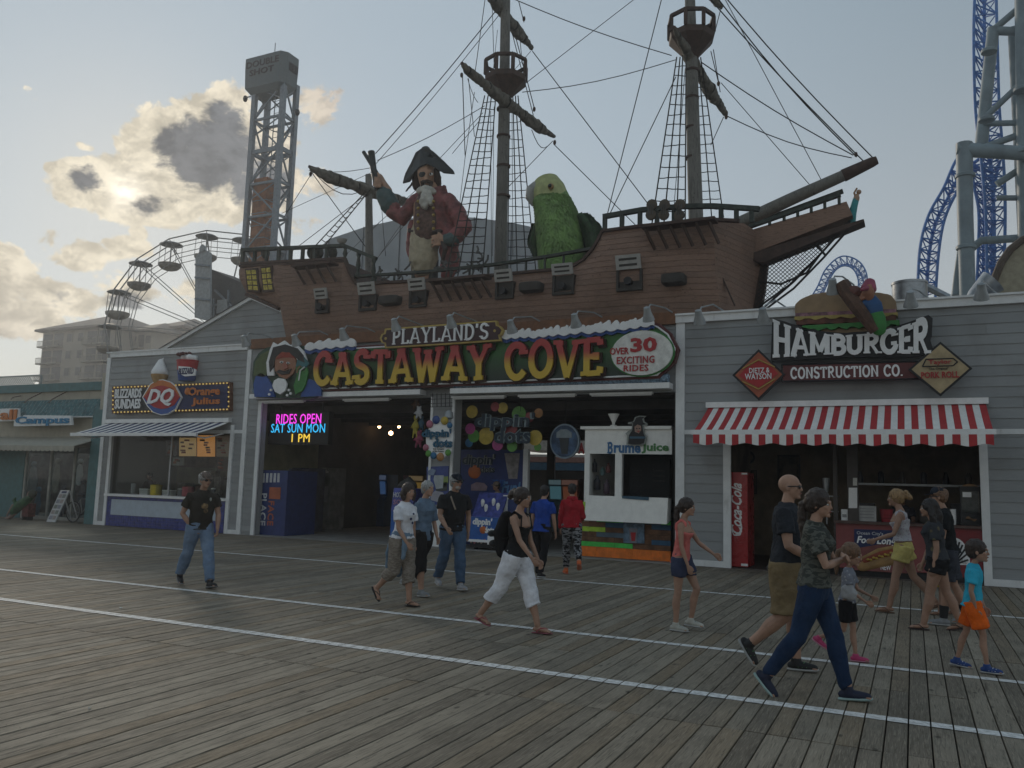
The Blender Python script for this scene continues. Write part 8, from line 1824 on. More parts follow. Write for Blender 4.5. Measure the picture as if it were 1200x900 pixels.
def hairm(n, c):
 if n in _mats: return _mats[n]
 m = bpy.data.materials.new(n); m.use_nodes = True; g = NG(m.node_tree); b = m.node_tree.nodes['Principled BSDF']; oc = g.n('ShaderNodeTexCoord').outputs['Object']
 st = g.noise(g.v('MULTIPLY', oc, (60, 60, 9)), 1.6, 4, .6, .8)
 g.l(g.mix(g.ss(st, .3, .7), tuple(x * .5 for x in c) + (1,), tuple(x * 1.5 for x in c) + (1,)), b.inputs['Base Color']); b.inputs['Roughness'].default_value = .5
 bn = g.n('ShaderNodeBump'); bn.inputs['Strength'].default_value = .8; bn.inputs['Distance'].default_value = .01; g.l(st, bn.inputs['Height']); g.l(bn.outputs[0], b.inputs['Normal']); _mats[n] = m; return m
RUB = mat('rubber_sole', (.4, .4, .39), .7); BLKS = mat('black_shoe', (.02, .02, .022), .6); LIPS = mat('lips', (.26, .09, .08), .5); EYW = mat('eye_white', (.5, .5, .48), .3); LENSM = mat('dark_lens', (.008, .008, .01), .12, spec=.8)
def person(label, foot, h, face, legs, arms, build='m', lean=4, tone=1.0, head=(0, 0), hair=None, shirt=None, trousers=None, shoes=None, cap=None, glasses=False, child=False, vox=None, belly=0.0, weight=1.0, group=None, beard=None, twist=0, extras=None):
 """foot: spot of the photo where the weight-bearing foot stands; face: compass angle of walking (0 = right along the shops, 180 = left)
 legs: two (hip, knee, toe) flexions left/right; arms: two (swing, out, elbow, inward)"""
 P0 = G(*foot) if not isinstance(foot, Vector) else foot; s = h / 1.75
 root = thing('person', label, 'person', P0, group, math.radians(face)); s_off = {}
 d = proj(*P0)[2]; vx = vox or (.0085 if d < 12 else (.011 if d < 17 else .014)); vx = vx * (.85 if child else 1)
 f = build == 'f'
 lf = .93 if child else 1.0                              # children: shorter legs, bigger head
 hs = (1.34 if h < 1.25 else 1.22) if child else 1.0
 sh = (.152 if f else .182) * weight ** .5; hipw = .093
 TH, SN = .43 * lf, .415 * lf
 # legs
 J = {}
 hipz = .93 * lf
 def leg(i, side):
  a, k, toe = legs[i]; a = math.radians(a); k = math.radians(k); t = math.radians(toe)
  H0 = V(0, side * hipw, 0); K = H0 + V(math.sin(a), side * .004, -math.cos(a)) * TH; A = K + V(math.sin(a - k), 0, -math.cos(a - k)) * SN
  fd = V(math.cos(t), side * .12, math.sin(t)).normalized(); up = V(-math.sin(t), 0, math.cos(t)); return H0, K, A, fd, up
 L = [leg(0, 1), leg(1, -1)]
 low = min(min((A - up * .085 - fd * .05).z, (A - up * .085 + fd * .13).z) for _, _, A, fd, up in L)
 hz = -low + (.012)
 L = [tuple(v + V(0, 0, hz) if i < 3 else v for i, v in enumerate(l)) for l in L]
 # anchor: the lowest foot stands on the spot
 k0 = min(range(2), key=lambda i: L[i][2].z); ax_ = L[k0][2].x + .05; ay_ = L[k0][2].y
 sh_ = V(-ax_, -ay_, 0); L = [tuple(v + sh_ if i < 3 else v for i, v in enumerate(l)) for l in L]
 C0 = V(-ax_, -ay_, hz)                                   # pelvis centre
 ln = math.radians(lean); U = V(math.sin(ln), 0, math.cos(ln)); tw = math.radians(twist)
 tl = 1.0 if not child else .93
 def tor(t, y=0, x=0): return C0 + U * (t * tl) + V(math.cos(ln) * x, y, -math.sin(ln) * x)
 w = weight; bust = .022 if f and not child else 0
 waist = (.118 if f else .138) * w; hip_r = (.168 if f else .158) * (1 + (w - 1) * .8); chest = (.150 if f else .172) * w ** .7
 # rings: height above the hip joints, half width, half depth, forward offset
 R_ = [(-.10, hip_r * .80, .085 * w, 0), (-.02, hip_r * 1.0, .112 * w, -.012), (.08, hip_r * .94, .105 * w, -.005), (.18, waist, .092 * w + belly * .6, belly * .7), (.30, (waist + chest) / 2, .095 * w + belly * .35, belly * .5 + bust * .2), (.38, chest, .100 * w + bust, bust * .8), (.455, chest * 1.0, .090 * w, .0), (.490, chest * .86, .076 * w, -.008), (.520, chest * .60, .062 * w, -.010), (.550, .066, .054, -.008)]
 if child: R_ = [(a, b * (.82 if i < 8 else .84), c * .84, d) for i, (a, b, c, d) in enumerate(R_)]; sh *= .80
 def torso(mb, r0, r1, g=0.0, ext=None):
  rs_ = [r for r in R_ if r0 <= r[0] <= r1]
  if ext: rs_ = [ext] + rs_
  pts = [tor(a, 0, d_) for a, b, c, d_ in rs_]; mb.tube([p for p in pts], 1.0, 18, True, [(b + g, c + g) for a, b, c, d_ in rs_], V(0, 1, 0))
 # arms
 AR = []
 ca, sa = math.cos(tw), math.sin(tw)
 for i, side in enumerate((1, -1)):
  sw, out, el, inw = [math.radians(q) for q in arms[i][:4]]
  S = tor(.462, side * sh * ca, -side * sh * sa)
  ul, fl, hl = .285 * tl, .25 * tl, .085
  E = S + V(math.sin(sw) * math.cos(out), side * math.sin(out), -math.cos(sw) * math.cos(out)) * ul
  Wd = V(math.sin(sw + el) * math.cos(inw), -side * math.sin(inw), -math.cos(sw + el) * math.cos(inw)); Wp = E + Wd * fl; AR.append((S, E, Wp, Wd, side))
 hy, hp = math.radians(head[0]), math.radians(head[1])
 NB = tor(.535, 0, -.005); HC = NB + V(math.sin(ln) * .5 + .018, 0, .165 * (hs * .9 if child else 1)) ; HR = Matrix.Rotation(hy, 3, 'Z') @ Matrix.Rotation(-hp, 3, 'Y')
 hk = hs
 def hd(x, y, z): return HC + HR @ (V(x, y, z) * hk)
 # ---- body, one skin
 b = MB(); wl = w ** .6 * (.80 if child else 1); fl_ = .93 if f else 1
 torso(b, -.10, .55)
 for (S, E, Wp, Wd, side) in AR:
  ra = .050 * wl * (.86 if f else 1)
  b.chain([tor(.45, side * sh * .55, 0), S, S.lerp(E, .35), S.lerp(E, .75), E, E.lerp(Wp, .3), E.lerp(Wp, .75), Wp], [.048 * wl, ra * 1.06, ra * 1.0, ra * .86, ra * .78, ra * .82, ra * .62, ra * .52], 10)
  # hand: palm, four fingers of their own length, thumb from the side
  palm_n = V(0, -side, 0); palm_n = (palm_n - Wd * palm_n.dot(Wd)).normalized(); wide = Wd.cross(palm_n).normalized()
  if wide.x < 0 and abs(Wd.z) > .5: wide = -wide
  curl = arms[i][4] if len(arms[i]) > 4 else .5; hk2 = .88 if f or child else 1.0
  p0 = Wp + Wd * .012; p1 = Wp + Wd * .085 * hk2
  b.chain([p0, p0.lerp(p1, .5), p1], [.026 * hk2, .034 * hk2, .032 * hk2], 10, el=(1.0, .55), fr=wide)
  for q, (o_, ln_) in enumerate(((.030, .070), (.011, .082), (-.009, .076), (-.028, .060))):
   a = p1 + wide * o_ * hk2; d1 = (Wd + palm_n * .35 * curl).normalized(); d2 = (Wd * (1 - .5 * curl) + palm_n * .9 * curl).normalized(); d3 = (Wd * (.6 - .8 * curl) + palm_n).normalized() if curl > .2 else d2
   e1 = a + d1 * ln_ * .45 * hk2; e2 = e1 + d2 * ln_ * .32 * hk2; e3 = e2 + d3 * ln_ * .23 * hk2; b.chain([a, e1, e2, e3], [.0105, .0100, .0092, .0080], 8)
  t0 = p0 + wide * .024 + Wd * .012; b.chain([t0, t0 + wide * .022 + Wd * .026, t0 + wide * .026 + Wd * .050 + palm_n * .012, t0 + wide * .022 + Wd * .068 + palm_n * .022], [.014, .0125, .011, .009], 8)
 for (H0, K, A, fd, up) in L:
  rt = .088 * wl * (1.05 if f else 1) * (w if w > 1 else 1) ** .4
  b.chain([H0 + V(0, 0, .02), H0.lerp(K, .18), H0.lerp(K, .5), H0.lerp(K, .82), K, K.lerp(A, .2) - V(.010, 0, 0), K.lerp(A, .38) - V(.014, 0, 0), K.lerp(A, .7), A], [rt * 1.0, rt * 1.0, rt * .84, rt * .66, rt * .60, rt * .62, rt * .66, rt * .46, rt * .41], 12)
  b.chain([A - fd * .035 - up * .045, A + fd * .03 - up * .045, A + fd * .10 - up * .058, A + fd * .15 - up * .066], [.030, .036, .032, .022], 10, el=(1.0, .9), fr=V(0, 1, 0))
  for q in range(5): oy = (q - 2) * .016; b.chain([A + fd * .145 - up * .068 + V(0, oy, 0), A + fd * (.178 - abs(q - (1 if fd.y > 0 else 3)) * .006) - up * .072 + V(0, oy * 1.1, 0)], [.011, .009], 6)
 b.chain([NB - U * .05, NB + U * .02, HC - V(.012, 0, .06 * hk)], [.060 * fl_ * (w ** .5) * (.72 if child else 1), .054 * fl_ * w ** .5 * (.72 if child else 1), .050 * fl_ * (.8 if child else 1)], 12)
 b.ball(hd(-.012, 0, .030), V(.098, .076, .088) * hk, 14, 10, HR); b.ball(hd(.018, 0, -.020), V(.072, .062, .088) * hk, 14, 10, HR); b.ball(hd(.030, 0, -.062), V(.050, .048, .046) * hk * (1 if not f else .93), 12, 8, HR)
 b.chain([hd(.082, 0, .012), hd(.094, 0, -.010), hd(.099, 0, -.024)], [.010 * hk, .0115 * hk, .0130 * hk], 8); b.chain([hd(.082, -.028, .028), hd(.090, 0, .022), hd(.082, .028, .028)], [.011 * hk] * 3, 8)
 b.ball(hd(.080, 0, -.058), V(.014, .022, .012) * hk, 8, 6, HR); b.ball(hd(.070, 0, -.090), V(.022, .024, .017) * hk, 8, 6, HR)
 for sy in (-1, 1): b.ball(hd(-.006, sy * .078, -.006), V(.018, .009, .030) * hk, 8, 6, HR); b.ball(hd(.060, sy * .038, -.016), V(.022, .022, .02) * hk, 8, 6, HR)
 sc = lambda mb: setattr(mb, 'v', [(x * s, y * s, z * s) for x, y, z in mb.v]) or mb
 body = fuse(sc(b), 'body', skin(tone), root, vox=vx * s if s < 1 else vx, smooth=2)
 lite = lambda nm, mb, m_, sm=True: sc(mb).build(nm, m_, root, sm, local=True)
 lm = MB(); lm.ball(hd(.0915, 0, -.055), V(.010, .022, .006) * hk, 8, 6, HR); lite('lips', lm, LIPS)
 if not glasses:
  for sy in (-1, 1):
   e = lite('eye', MB().ball(hd(.0785, sy * .030, .004), V(.012, .013, .009) * hk, 10, 7, HR), EYW); e2 = sc(MB().ball(hd(.0885, sy * .0305, .004), V(.004, .006, .006) * hk, 8, 6, HR)).build('iris', mat('iris', (.03, .02, .015), .3), e, True, local=True)
   lite('eyebrow', MB().chain([hd(.086, sy * .018, .027), hd(.085, sy * .032, .031), hd(.074, sy * .048, .027)], [.005 * hk] * 3, 6), hairm('brow', (.05, .035, .025)))
 else:
  for sy in (-1, 1):
   gl = lite('sunglasses_lens', MB().ball(hd(.090, sy * .033, .004), V(.008, .030, .017) * hk, 12, 8, HR), LENSM)
   sc(MB().chain([hd(.090, sy * .06, .010), hd(.06, sy * .076, .010), hd(-.005, sy * .083, .008)], [.005 * hk] * 3, 6)).build('sunglasses_arm', LENSM, gl, local=True)
 # ---- trousers / shorts / skirt
 if trousers:
  kind, m_, *o = trousers; g_ = {'jeans': .012, 'slim': .006, 'capri': .024, 'shorts': .034, 'tight': .007, 'short': .018}[kind]; ends = {'jeans': 2.0, 'slim': 1.97, 'capri': 1.52, 'shorts': .93, 'tight': 1.9, 'short': .40}[kind]
  if o: ends = o[0]
  mb = MB(); torso(mb, -.10, .10, .012)
  for (H0, K, A, fd, up) in L:
   rt = .092 * wl * (1.05 if f else 1) * (w if w > 1 else 1) ** .4
   path = [(0, rt), (.18, rt * 1.0), (.5, rt * .86), (.82, rt * .70), (1, rt * .66), (1.2, rt * .68), (1.38, rt * .68), (1.7, rt * .52), (1.93, rt * .50)]
   pts, rr = [], []
   for t, r in path:
    if t > ends: break
    p = H0.lerp(K, t) if t <= 1 else K.lerp(A, t - 1); pts.append(p - (V(.010, 0, 0) if t > 1 else V(0, 0, 0))); rr.append(r + g_ * (1 + (.5 if kind == 'shorts' else 0) * t) + (.006 if kind == 'jeans' and t > 1.3 else 0))
   t = ends; pts.append(H0.lerp(K, t) if t <= 1 else K.lerp(A, min(.97, t - 1))); rr.append((rr[-1]) * (1.08 if kind in ('shorts', 'capri', 'short') else 1.0))
   pts[0] = pts[0] + V(0, 0, .03); mb.tube(pts, rr, 14)
  fuse(sc(mb), 'trousers' if kind in ('jeans', 'slim', 'capri', 'tight') else 'shorts', m_, root, vox=vx, smooth=2, disp=(.034 if kind not in ('tight', 'slim') else .012) * s, dsize=.10)
 # ---- shirt
 if shirt:
  kind, m_, *o = shirt; bot = o[0] if o else -.02; mb = MB(); g_ = .020 if f else .026
  hemr = [r for r in R_ if r[0] >= bot][0]
  top = .545 if kind != 'tank' else .46
  torso(mb, bot + .001, .52 if kind != 'tank' else .43, g_ * .8, ext=(bot, max(hemr[1], hip_r * .97 * (.82 if child else 1)) + g_ * .9, hemr[2] + g_ * 1.0, hemr[3]))
  if kind != 'tank':
   mb.tube([tor(.505, 0, -.010), tor(.556, 0, -.008)], 1.0, 14, True, [(chest * .72, .084), (.078 * (.82 if child else 1), .068 * (.82 if child else 1))], V(0, 1, 0))
  for (S, E, Wp, Wd, side) in AR:
   ra = .050 * wl * (.86 if f else 1)
   if kind == 'tank': mb.tube([tor(.40, side * sh * .62, .05), tor(.50, side * sh * .56, .045), tor(.53, side * sh * .52, -.01), tor(.48, side * sh * .58, -.07), tor(.40, side * sh * .6, -.07)], [.022, .019, .018, .020, .022], 8)
   else:
    e_ = {'tee': .62, 'long': 2.0, 'half': .9}[kind]; pts = [tor(.455, side * sh * .5, 0), S - V(0, 0, .004), S.lerp(E, .35)]; rr = [.05 * wl, ra * 1.12 + .010, ra * 1.05 + .018]
    if e_ <= 1: pts.append(S.lerp(E, e_)); rr.append(ra * 1.0 + .026)
    else: pts += [S.lerp(E, .8), E, E.lerp(Wp, .35), E.lerp(Wp, .8), E.lerp(Wp, .97)]; rr += [ra + .012, ra * .9 + .018, ra * .8 + .016, ra * .66 + .016, ra * .6 + .012]
    mb.tube(pts, rr, 12)
  fuse(sc(mb), 'shirt', m_, root, vox=vx, smooth=2, disp=.032 * s, dsize=.09)
 # ---- shoes
 if shoes:
  kind, m_, *o = shoes; solem = o[0] if o else RUB
  for (H0, K, A, fd, up) in L:
   sdv = V(0, 1, 0)
   if kind == 'flip':
    mb = MB(); mb.tube([A - fd * .07 - up * .088, A - fd * .02 - up * .088, A + fd * .06 - up * .088, A + fd * .14 - up * .088, A + fd * .195 - up * .088], [.028, .040, .038, .046, .020], 12, True, (1, .22), sdv)
    so = lite('flip_flop', mb, solem); st = MB()
    for sy in (-1, 1): st.tube([A + fd * .0 + sdv * .042 * sy - up * .075, A + fd * .06 + sdv * .034 * sy - up * .028, A + fd * .125 + sdv * .004 - up * .040, A + fd * .135 - up * .075], [.006] * 4, 6)
    sc(st).build('strap', m_, so, local=True)
   else:
    mb = MB(); mb.chain([A - fd * .045 - up * .05, A + fd * .01 - up * .05, A + fd * .08 - up * .058, A + fd * .15 - up * .064], [.036, .042, .043, .034], 12, el=(1.0, .95), fr=sdv)
    if kind != 'low': mb.tube([A + up * .02, A - up * .05], [.044, .048], 12)
    mb.tube([A + up * (.0), A - up * .04], [.042, .046], 12)
    so = fuse(sc(mb), 'shoe', m_, root, vox=vx, smooth=1)
    ms = MB(); ms.tube([A - fd * .082 - up * .086, A - fd * .06 - up * .084, A - fd * .0 - up * .084, A + fd * .10 - up * .084, A + fd * .165 - up * .082, A + fd * .19 - up * .078], [.018, .040, .042, .048, .040, .016], 12, True, (1, .38), sdv)
    sc(ms).build('sole', solem, so, True, local=True)
    if o and len(o) > 1:
     st = MB()
     for q in range(3): st.tube([A + fd * (.02 + .035 * q) + sdv * .040 - up * .06, A + fd * (.035 + .035 * q) + sdv * .02 - up * (.010 + .010 * q), A + fd * (.035 + .035 * q) - sdv * .02 - up * (.010 + .010 * q), A + fd * (.02 + .035 * q) - sdv * .040 - up * .06], [.0045] * 4, 5)
     sc(st).build('laces', o[1], so, local=True)
 # ---- hair
 if hair:
  kind, m_ = hair; mb = MB()
  if kind != 'none':
   fat = .012 if kind in ('short', 'grey') else .018
   mb.ball(hd(-.022, 0, .040), V(.098 + fat * .6, .078 + fat, .088 + fat) * hk, 14, 10, HR); mb.ball(hd(-.045, 0, -.005), V(.068 + fat * .5, .074 + fat * .6, .075) * hk, 12, 9, HR)
   if kind == 'bob':
    for sy in (-1, 1): mb.chain([hd(-.01, sy * .07, .04), hd(-.015, sy * .088, -.03), hd(-.005, sy * .080, -.095)], [.040 * hk, .045 * hk, .030 * hk], 10)
    mb.chain([hd(-.08, 0, .03), hd(-.095, 0, -.05), hd(-.08, 0, -.11)], [.06 * hk, .065 * hk, .045 * hk], 10)
   if kind in ('pony', 'ponylong'):
    l = 1.7 if kind == 'ponylong' else 1.0
    mb.chain([hd(-.10, 0, .03), hd(-.145, 0, .0), hd(-.155, .01, -.08 * l), hd(-.14, .015, -.17 * l), hd(-.13, .01, -.25 * l)], [.030 * hk, .036 * hk, .040 * hk, .032 * hk, .010 * hk], 10)
   if kind == 'long':
    for sy in (-1, 1): mb.chain([hd(-.02, sy * .06, .03), hd(-.04, sy * .080, -.08), hd(-.06, sy * .075, -.20), hd(-.06, sy * .05, -.30)], [.040, .048, .042, .018], 10)
    mb.chain([hd(-.08, 0, .03), hd(-.11, 0, -.08), hd(-.11, 0, -.22), hd(-.10, 0, -.33)], [.06, .068, .055, .02], 10)
   if kind == 'messybun': mb.chain([hd(-.10, 0, .06), hd(-.16, .0, .045), hd(-.19, .01, .02)], [.045, .052, .038], 10); mb.ball(hd(-.14, .02, .09), .035, 8, 6)
   # keep the face clear: the cap of hair ends at the brow
   fuse(sc(mb), 'hair', m_, root, vox=vx * .9, smooth=1, disp=.022 * s, dsize=.035)
 if beard: lite('beard', MB().ball(hd(.045, 0, -.075), V(.045, .046, .042) * hk, 10, 8, HR), beard)
 if cap:
  mb = MB(); prof = [(.098, -.0), (.100, .02), (.094, .05), (.075, .082), (.045, .100), (.006, .106)]; vs = []; n = 18
  for (r, z_) in prof:
   for j in range(n): t = 2 * math.pi * j / n; vs.append(hd(-.012 + math.cos(t) * r * 1.06, math.sin(t) * r * .88, z_ + .034))
  mb.add(vs, [(i * n + j, i * n + (j + 1) % n, (i + 1) * n + (j + 1) % n, (i + 1) * n + j) for i in range(5) for j in range(n)] + [tuple(5 * n + j for j in range(n)), tuple(range(n - 1, -1, -1))]); co = lite('cap', mb, cap)
  sgn = 1; br = MB(); pts = [hd(.075, -.062, .040)] + [hd(.088 + .068 * math.sin(math.pi * q / 8), -.066 * math.cos(math.pi * q / 8), .034 - .012 * math.sin(math.pi * q / 8)) for q in range(9)] + [hd(.075, .062, .040)]
  br.prism(pts, .009, (0, 0, 1)); sc(br).build('brim', cap, co, local=True)
 inf = dict(L=L, AR=AR, tor=tor, hd=hd, s=s, root=root, sc=sc, lite=lite, vx=vx, C0=C0, HR=HR)
 if extras: extras(inf)
 return inf
def world(inf, v):
 r = inf['root']; return r.location + Matrix.Rotation(r.rotation_euler.z, 3, 'Z') @ (Vector(v) * inf['s'])
BR, BK, BLO, GRH, BR2 = hairm('dark_brown_hair', (.030, .017, .012)), hairm('near_black_hair', (.014, .010, .009)), hairm('blonde_hair', (.28, .17, .075)), hairm('grey_hair', (.30, .30, .29)), hairm('light_brown_hair', (.16, .085, .045))
JEAN, JEAN2, DJ = fabric('light_denim', (.16, .23, .34), pat='wash', c2=(.26, .34, .45)), fabric('mid_denim', (.07, .12, .20), pat='wash', c2=(.12, .18, .27)), fabric('dark_denim', (.016, .034, .078), pat='wash', c2=(.03, .06, .125))
BTEE = fabric('black_tee', (.018, .019, .021)); KHA = fabric('khaki', (.21, .155, .085)); WHT = fabric('white_cotton', (.74, .75, .80)); 
# 1 man on the left
def ex1(q):
 t = q['tor']; m_ = MB(); m_.ball(t(.33, -.02, .158), (.012, .055, .045), 8, 6).ball(t(.26, .0, .165), (.012, .035, .035), 8, 6); q['lite']('shirt_print', m_, mat('gold_print', (.20, .13, .06), .7, var=.6, scale=20))
 m_ = MB().ball(t(.43, .07, .138), (.010, .018, .028), 8, 6); q['lite']('shirt_badge', m_, mat('grey_badge', (.28, .30, .28), .7)); q['lite']('wrist_band', MB().tube([q['AR'][1][1].lerp(q['AR'][1][2], .9), q['AR'][1][1].lerp(q['AR'][1][2], 1.0)], [.038, .036], 12), BLKS)
person('man in a dark printed tee, faded jeans and a cap walking alone at left', (247, 690), 1.72, -22, [(24, 8, 8), (-22, 12, -16)], [(12, 10, 18, 12, .4), (-18, 14, 38, 30, .8)], weight=1.08, belly=.03, hair=('short', GRH), shirt=('tee', fabric('dark_olive_tee', (.028, .026, .022)), -.03), trousers=('jeans', JEAN), shoes=('shoe', BLKS, mat('grey_sole', (.2, .2, .2))), cap=fabric('tan_grey_cap', (.17, .13, .11), pat='camo', c2=(.09, .08, .07), pscale=30), glasses=True, head=(8, 0), extras=ex1)
# 2 woman with a dark bob, blue shirt tied round her waist
def ex2(q):
 mb = MB(); t = q['tor']; mb.tube([t(.08, 0, -.005), t(.14, 0, -.0)], 1.0, 16, True, [(.185, .135), (.155, .118)], V(0, 1, 0)); mb.chain([t(.08, .14, -.08), t(-.12, .17, -.14), t(-.38, .16, -.17), t(-.52, .14, -.16)], [.05, .085, .10, .05], 10, el=(1, .45), fr=(1, 0, 0)); mb.chain([t(.08, -.1, -.10), t(-.2, -.08, -.15), t(-.42, -.06, -.16)], [.05, .09, .06], 10, el=(1, .4), fr=(0, 1, 0)); mb.chain([t(.1, -.10, .12), t(-.08, -.12, .17), t(-.22, -.12, .16)], [.03, .04, .03], 8); fuse(q['sc'](mb), 'tied_shirt', fabric('pale_denim_shirt', (.17, .25, .34)), q['root'], vox=.011, smooth=2, disp=.03, dsize=.08)
 m_ = MB(); m_.ball(t(.40, .02, .152), (.008, .02, .018), 8, 6).ball(t(.33, -.02, .148), (.008, .025, .02), 8, 6).ball(t(.27, .03, .138), (.008, .02, .02), 8, 6); q['lite']('shirt_print', m_, NAVYP)
person('woman with a dark bob, white tee and pale shirt tied over khaki capris', (482, 711), 1.60, -12, [(8, 4, 2), (-8, 42, -46)], [(-4, 8, 10, 0), (14, 8, 24, 6)], 'f', hair=('bob', BR), shirt=('tee', WHT, .04), trousers=('capri', fabric('khaki_print', (.20, .17, .14), pat='camo', c2=(.26, .23, .20)), 1.45), shoes=('flip', BLKS, BLKS), head=(-14, 0), weight=1.04, extras=ex2)
person('older grey haired woman in a blue denim shirt behind the woman with the bob', (496, 700), 1.64, -8, [(-14, 30, -10), (10, 6, 4)], [(6, 10, 20, 10), (-10, 8, 12, 4)], 'f', hair=('grey', GRH), shirt=('half', fabric('denim_shirt', (.13, .19, .27)), -.10), trousers=('capri', fabric('black_cotton', (.015, .015, .017)), 1.4), shoes=('shoe', mat('grey_shoe', (.26, .27, .28), .7), RUB), glasses=False, head=(-6, 0), weight=1.12)
def ex4(q):
 t = q['tor']; m_ = MB(); m_.tube([t(.53, -.09, .02), t(.44, -.10, .145), t(.30, -.05, .185)], [.014] * 3, 6); q['lite']('shoulder_strap', m_, mat('tan_strap', (.30, .24, .19), .8)); q['lite']('belt', MB().tube([t(.085, 0, 0), t(.115, 0, 0)], 1.0, 18, True, [(.185, .145)] * 2, V(0, 1, 0)), BLKS)
person('man in a black tee, dark cap and blue jeans with a tan shoulder strap', (541, 693), 1.77, -38, [(14, 6, 6), (-10, 22, -6)], [(-12, 16, 14, 0), (8, 12, 40, 10)], weight=1.08, belly=.035, hair=('short', GRH), shirt=('tee', BTEE, -.02), trousers=('jeans', JEAN2), shoes=('shoe', mat('white_shoe', (.40, .40, .42), .6), RUB, mat('grey_lace', (.15, .15, .16))), cap=fabric('navy_cap', (.02, .025, .035)), glasses=True, beard=mat('grey_beard', (.33, .30, .28), .8), head=(14, 0), extras=ex4)
def ex5(q):
 mb = MB(); t = q['tor']; mb.chain([t(.42, 0, -.20), t(.25, 0, -.24), t(.06, 0, -.22)], [.12, .145, .11], 12, el=(1, .62), fr=(0, 1, 0)); P_ = world(q, t(.05, 0, -.2)); bg = thing('backpack', 'small black backpack worn by the woman in the black tank top', 'backpack', q['root'].location, rot=q['root'].rotation_euler.z)
 fuse(q['sc'](mb), 'bag', fabric('black_nylon', (.012, .012, .014)), bg, vox=.014, smooth=2, disp=.015, dsize=.09); st = MB()
 for sy in (-1, 1): st.tube([t(.44, sy * .10, -.13), t(.545, sy * .095, -.02), t(.50, sy * .10, .09), t(.36, sy * .13, .11), t(.24, sy * .17, 0), t(.2, sy * .12, -.15)], [.014] * 6, 6, el=(1, .5))
 q['sc'](st).build('strap', fabric('black_nylon', (.012, .012, .014)), bg, local=True); q['sc'](MB().chain([t(.24, -.07, -.36), t(.24, .07, -.36)], [.04, .04], 8).chain([t(.12, -.06, -.33), t(.12, .06, -.33)], [.045, .045], 8)).build('pocket', BLKS, bg, True, local=True)
 A = q['L'][0][1].lerp(q['L'][0][2], .62); q['lite']('ankle_tattoo', MB().ball(A + V(.0, -.0, 0), (.043, .043, .028), 8, 6), mat('tattoo_ink', (.05, .045, .045), .6))
person('woman in a black tank top and white capris with her hair in a messy bun', (634, 743), 1.62, -6, [(20, 4, 2), (-24, 16, -16)], [(10, 8, 18, 0, .6), (26, 8, 14, 4, .6)], 'f', hair=('messybun', BR), shirt=('tank', BTEE, .0), trousers=('capri', WHT, 1.46), shoes=('flip', mat('coral_strap', (.35, .06, .08), .6), mat('coral_sole', (.30, .10, .12), .7)), tone=.95, lean=3, extras=ex5, head=(0, -2))
person('person in a bright blue shirt half hidden behind the woman in the tank top', (633, 676), 1.62, 85, [(8, 4, 2), (-8, 14, -6)], [(0, 10, 12, 0), (2, 10, 14, 0)], hair=('short', BK), shirt=('tee', fabric('royal_blue', (.02, .06, .30)), -.06), trousers=('jeans', fabric('black_cotton', (.015, .015, .017))), shoes=('shoe', BLKS))
def ex7(q):
 mb = MB(); t = q['tor']; mb.chain([t(.54, .07, -.03), t(.53, 0, -.09), t(.54, -.07, -.03)], [.045, .055, .045], 10); fuse(q['sc'](mb), 'hood', fabric('red_hoodie', (.36, .02, .03)), q['root'], vox=.014, smooth=2)
 A = q['AR'][0]; m_ = MB(); [m_.ball(A[0].lerp(A[1], k) + V(-.0, .062, 0), (.022, .006, .026), 6, 5) for k in (.25, .5, .75)]; q['lite']('sleeve_print', m_, WHITE2)
person('person in a red hoodie, patterned leggings and bright orange shoes', (663, 672), 1.66, 118, [(4, 4, 2), (-24, 26, -32)], [(4, 10, 10, 0), (0, 12, 60, 20)], 'f', hair=('short', BK), shirt=('long', fabric('red_hoodie', (.36, .02, .03)), -.04), trousers=('tight', fabric('patterned_leggings', (.014, .014, .016), pat='camo', c2=(.25, .25, .26), pscale=14)), shoes=('shoe', mat('neon_orange_shoe', (.65, .13, .03), .5), mat('neon_sole', (.6, .2, .12), .6)), weight=1.12, extras=ex7)
person('vendor in a tan shirt and cap standing behind the blue freezer cart', Vector((F(580, 600, YF + .95).x, YF + 1.15, .012)), 1.66, -120, [(0, 0, 0), (0, 0, 0)], [(10, 8, 30, 10), (10, 8, 30, 10)], hair=('short', BK), shirt=('tee', fabric('tan_shirt', (.26, .21, .17)), -.06), trousers=('jeans', fabric('black_cotton', (.015, .015, .017))), shoes=('shoe', BLKS), cap=fabric('sand_cap', (.22, .17, .13)), tone=.7, vox=.014)
person('girl in a coral tank top and navy shorts with a long dark ponytail', (796, 740), 1.52, -4, [(26, 38, -4), (-2, 2, 0)], [(34, 6, 22, 0, .4), (6, 8, 14, 0, .5)], 'f', hair=('ponylong', BR), shirt=('tank', fabric('coral_top', (.62, .17, .15)), -.05), trousers=('short', fabric('navy_shorts', (.045, .055, .10)), .50), shoes=('shoe', mat('white_trainer', (.48, .47, .42), .6), RUB, mat('teal_lace', (.10, .22, .20))), weight=.86, tone=.95, vox=.0085)
person('bald man in a charcoal tee and khaki shorts with dark sunglasses', (940, 787), 1.80, -4, [(5, 4, 2), (0, 48, -55)], [(2, 6, 12, 0, .6), (10, 8, 50, 26, .6)], hair=None, shirt=('tee', fabric('charcoal_tee', (.030, .034, .042)), -.04), trousers=('shorts', KHA, .98), shoes=('shoe', BLKS, RUB, mat('green_lace', (.10, .25, .10))), glasses=True, weight=1.18, belly=.05, tone=1.02, beard=None, lean=1)
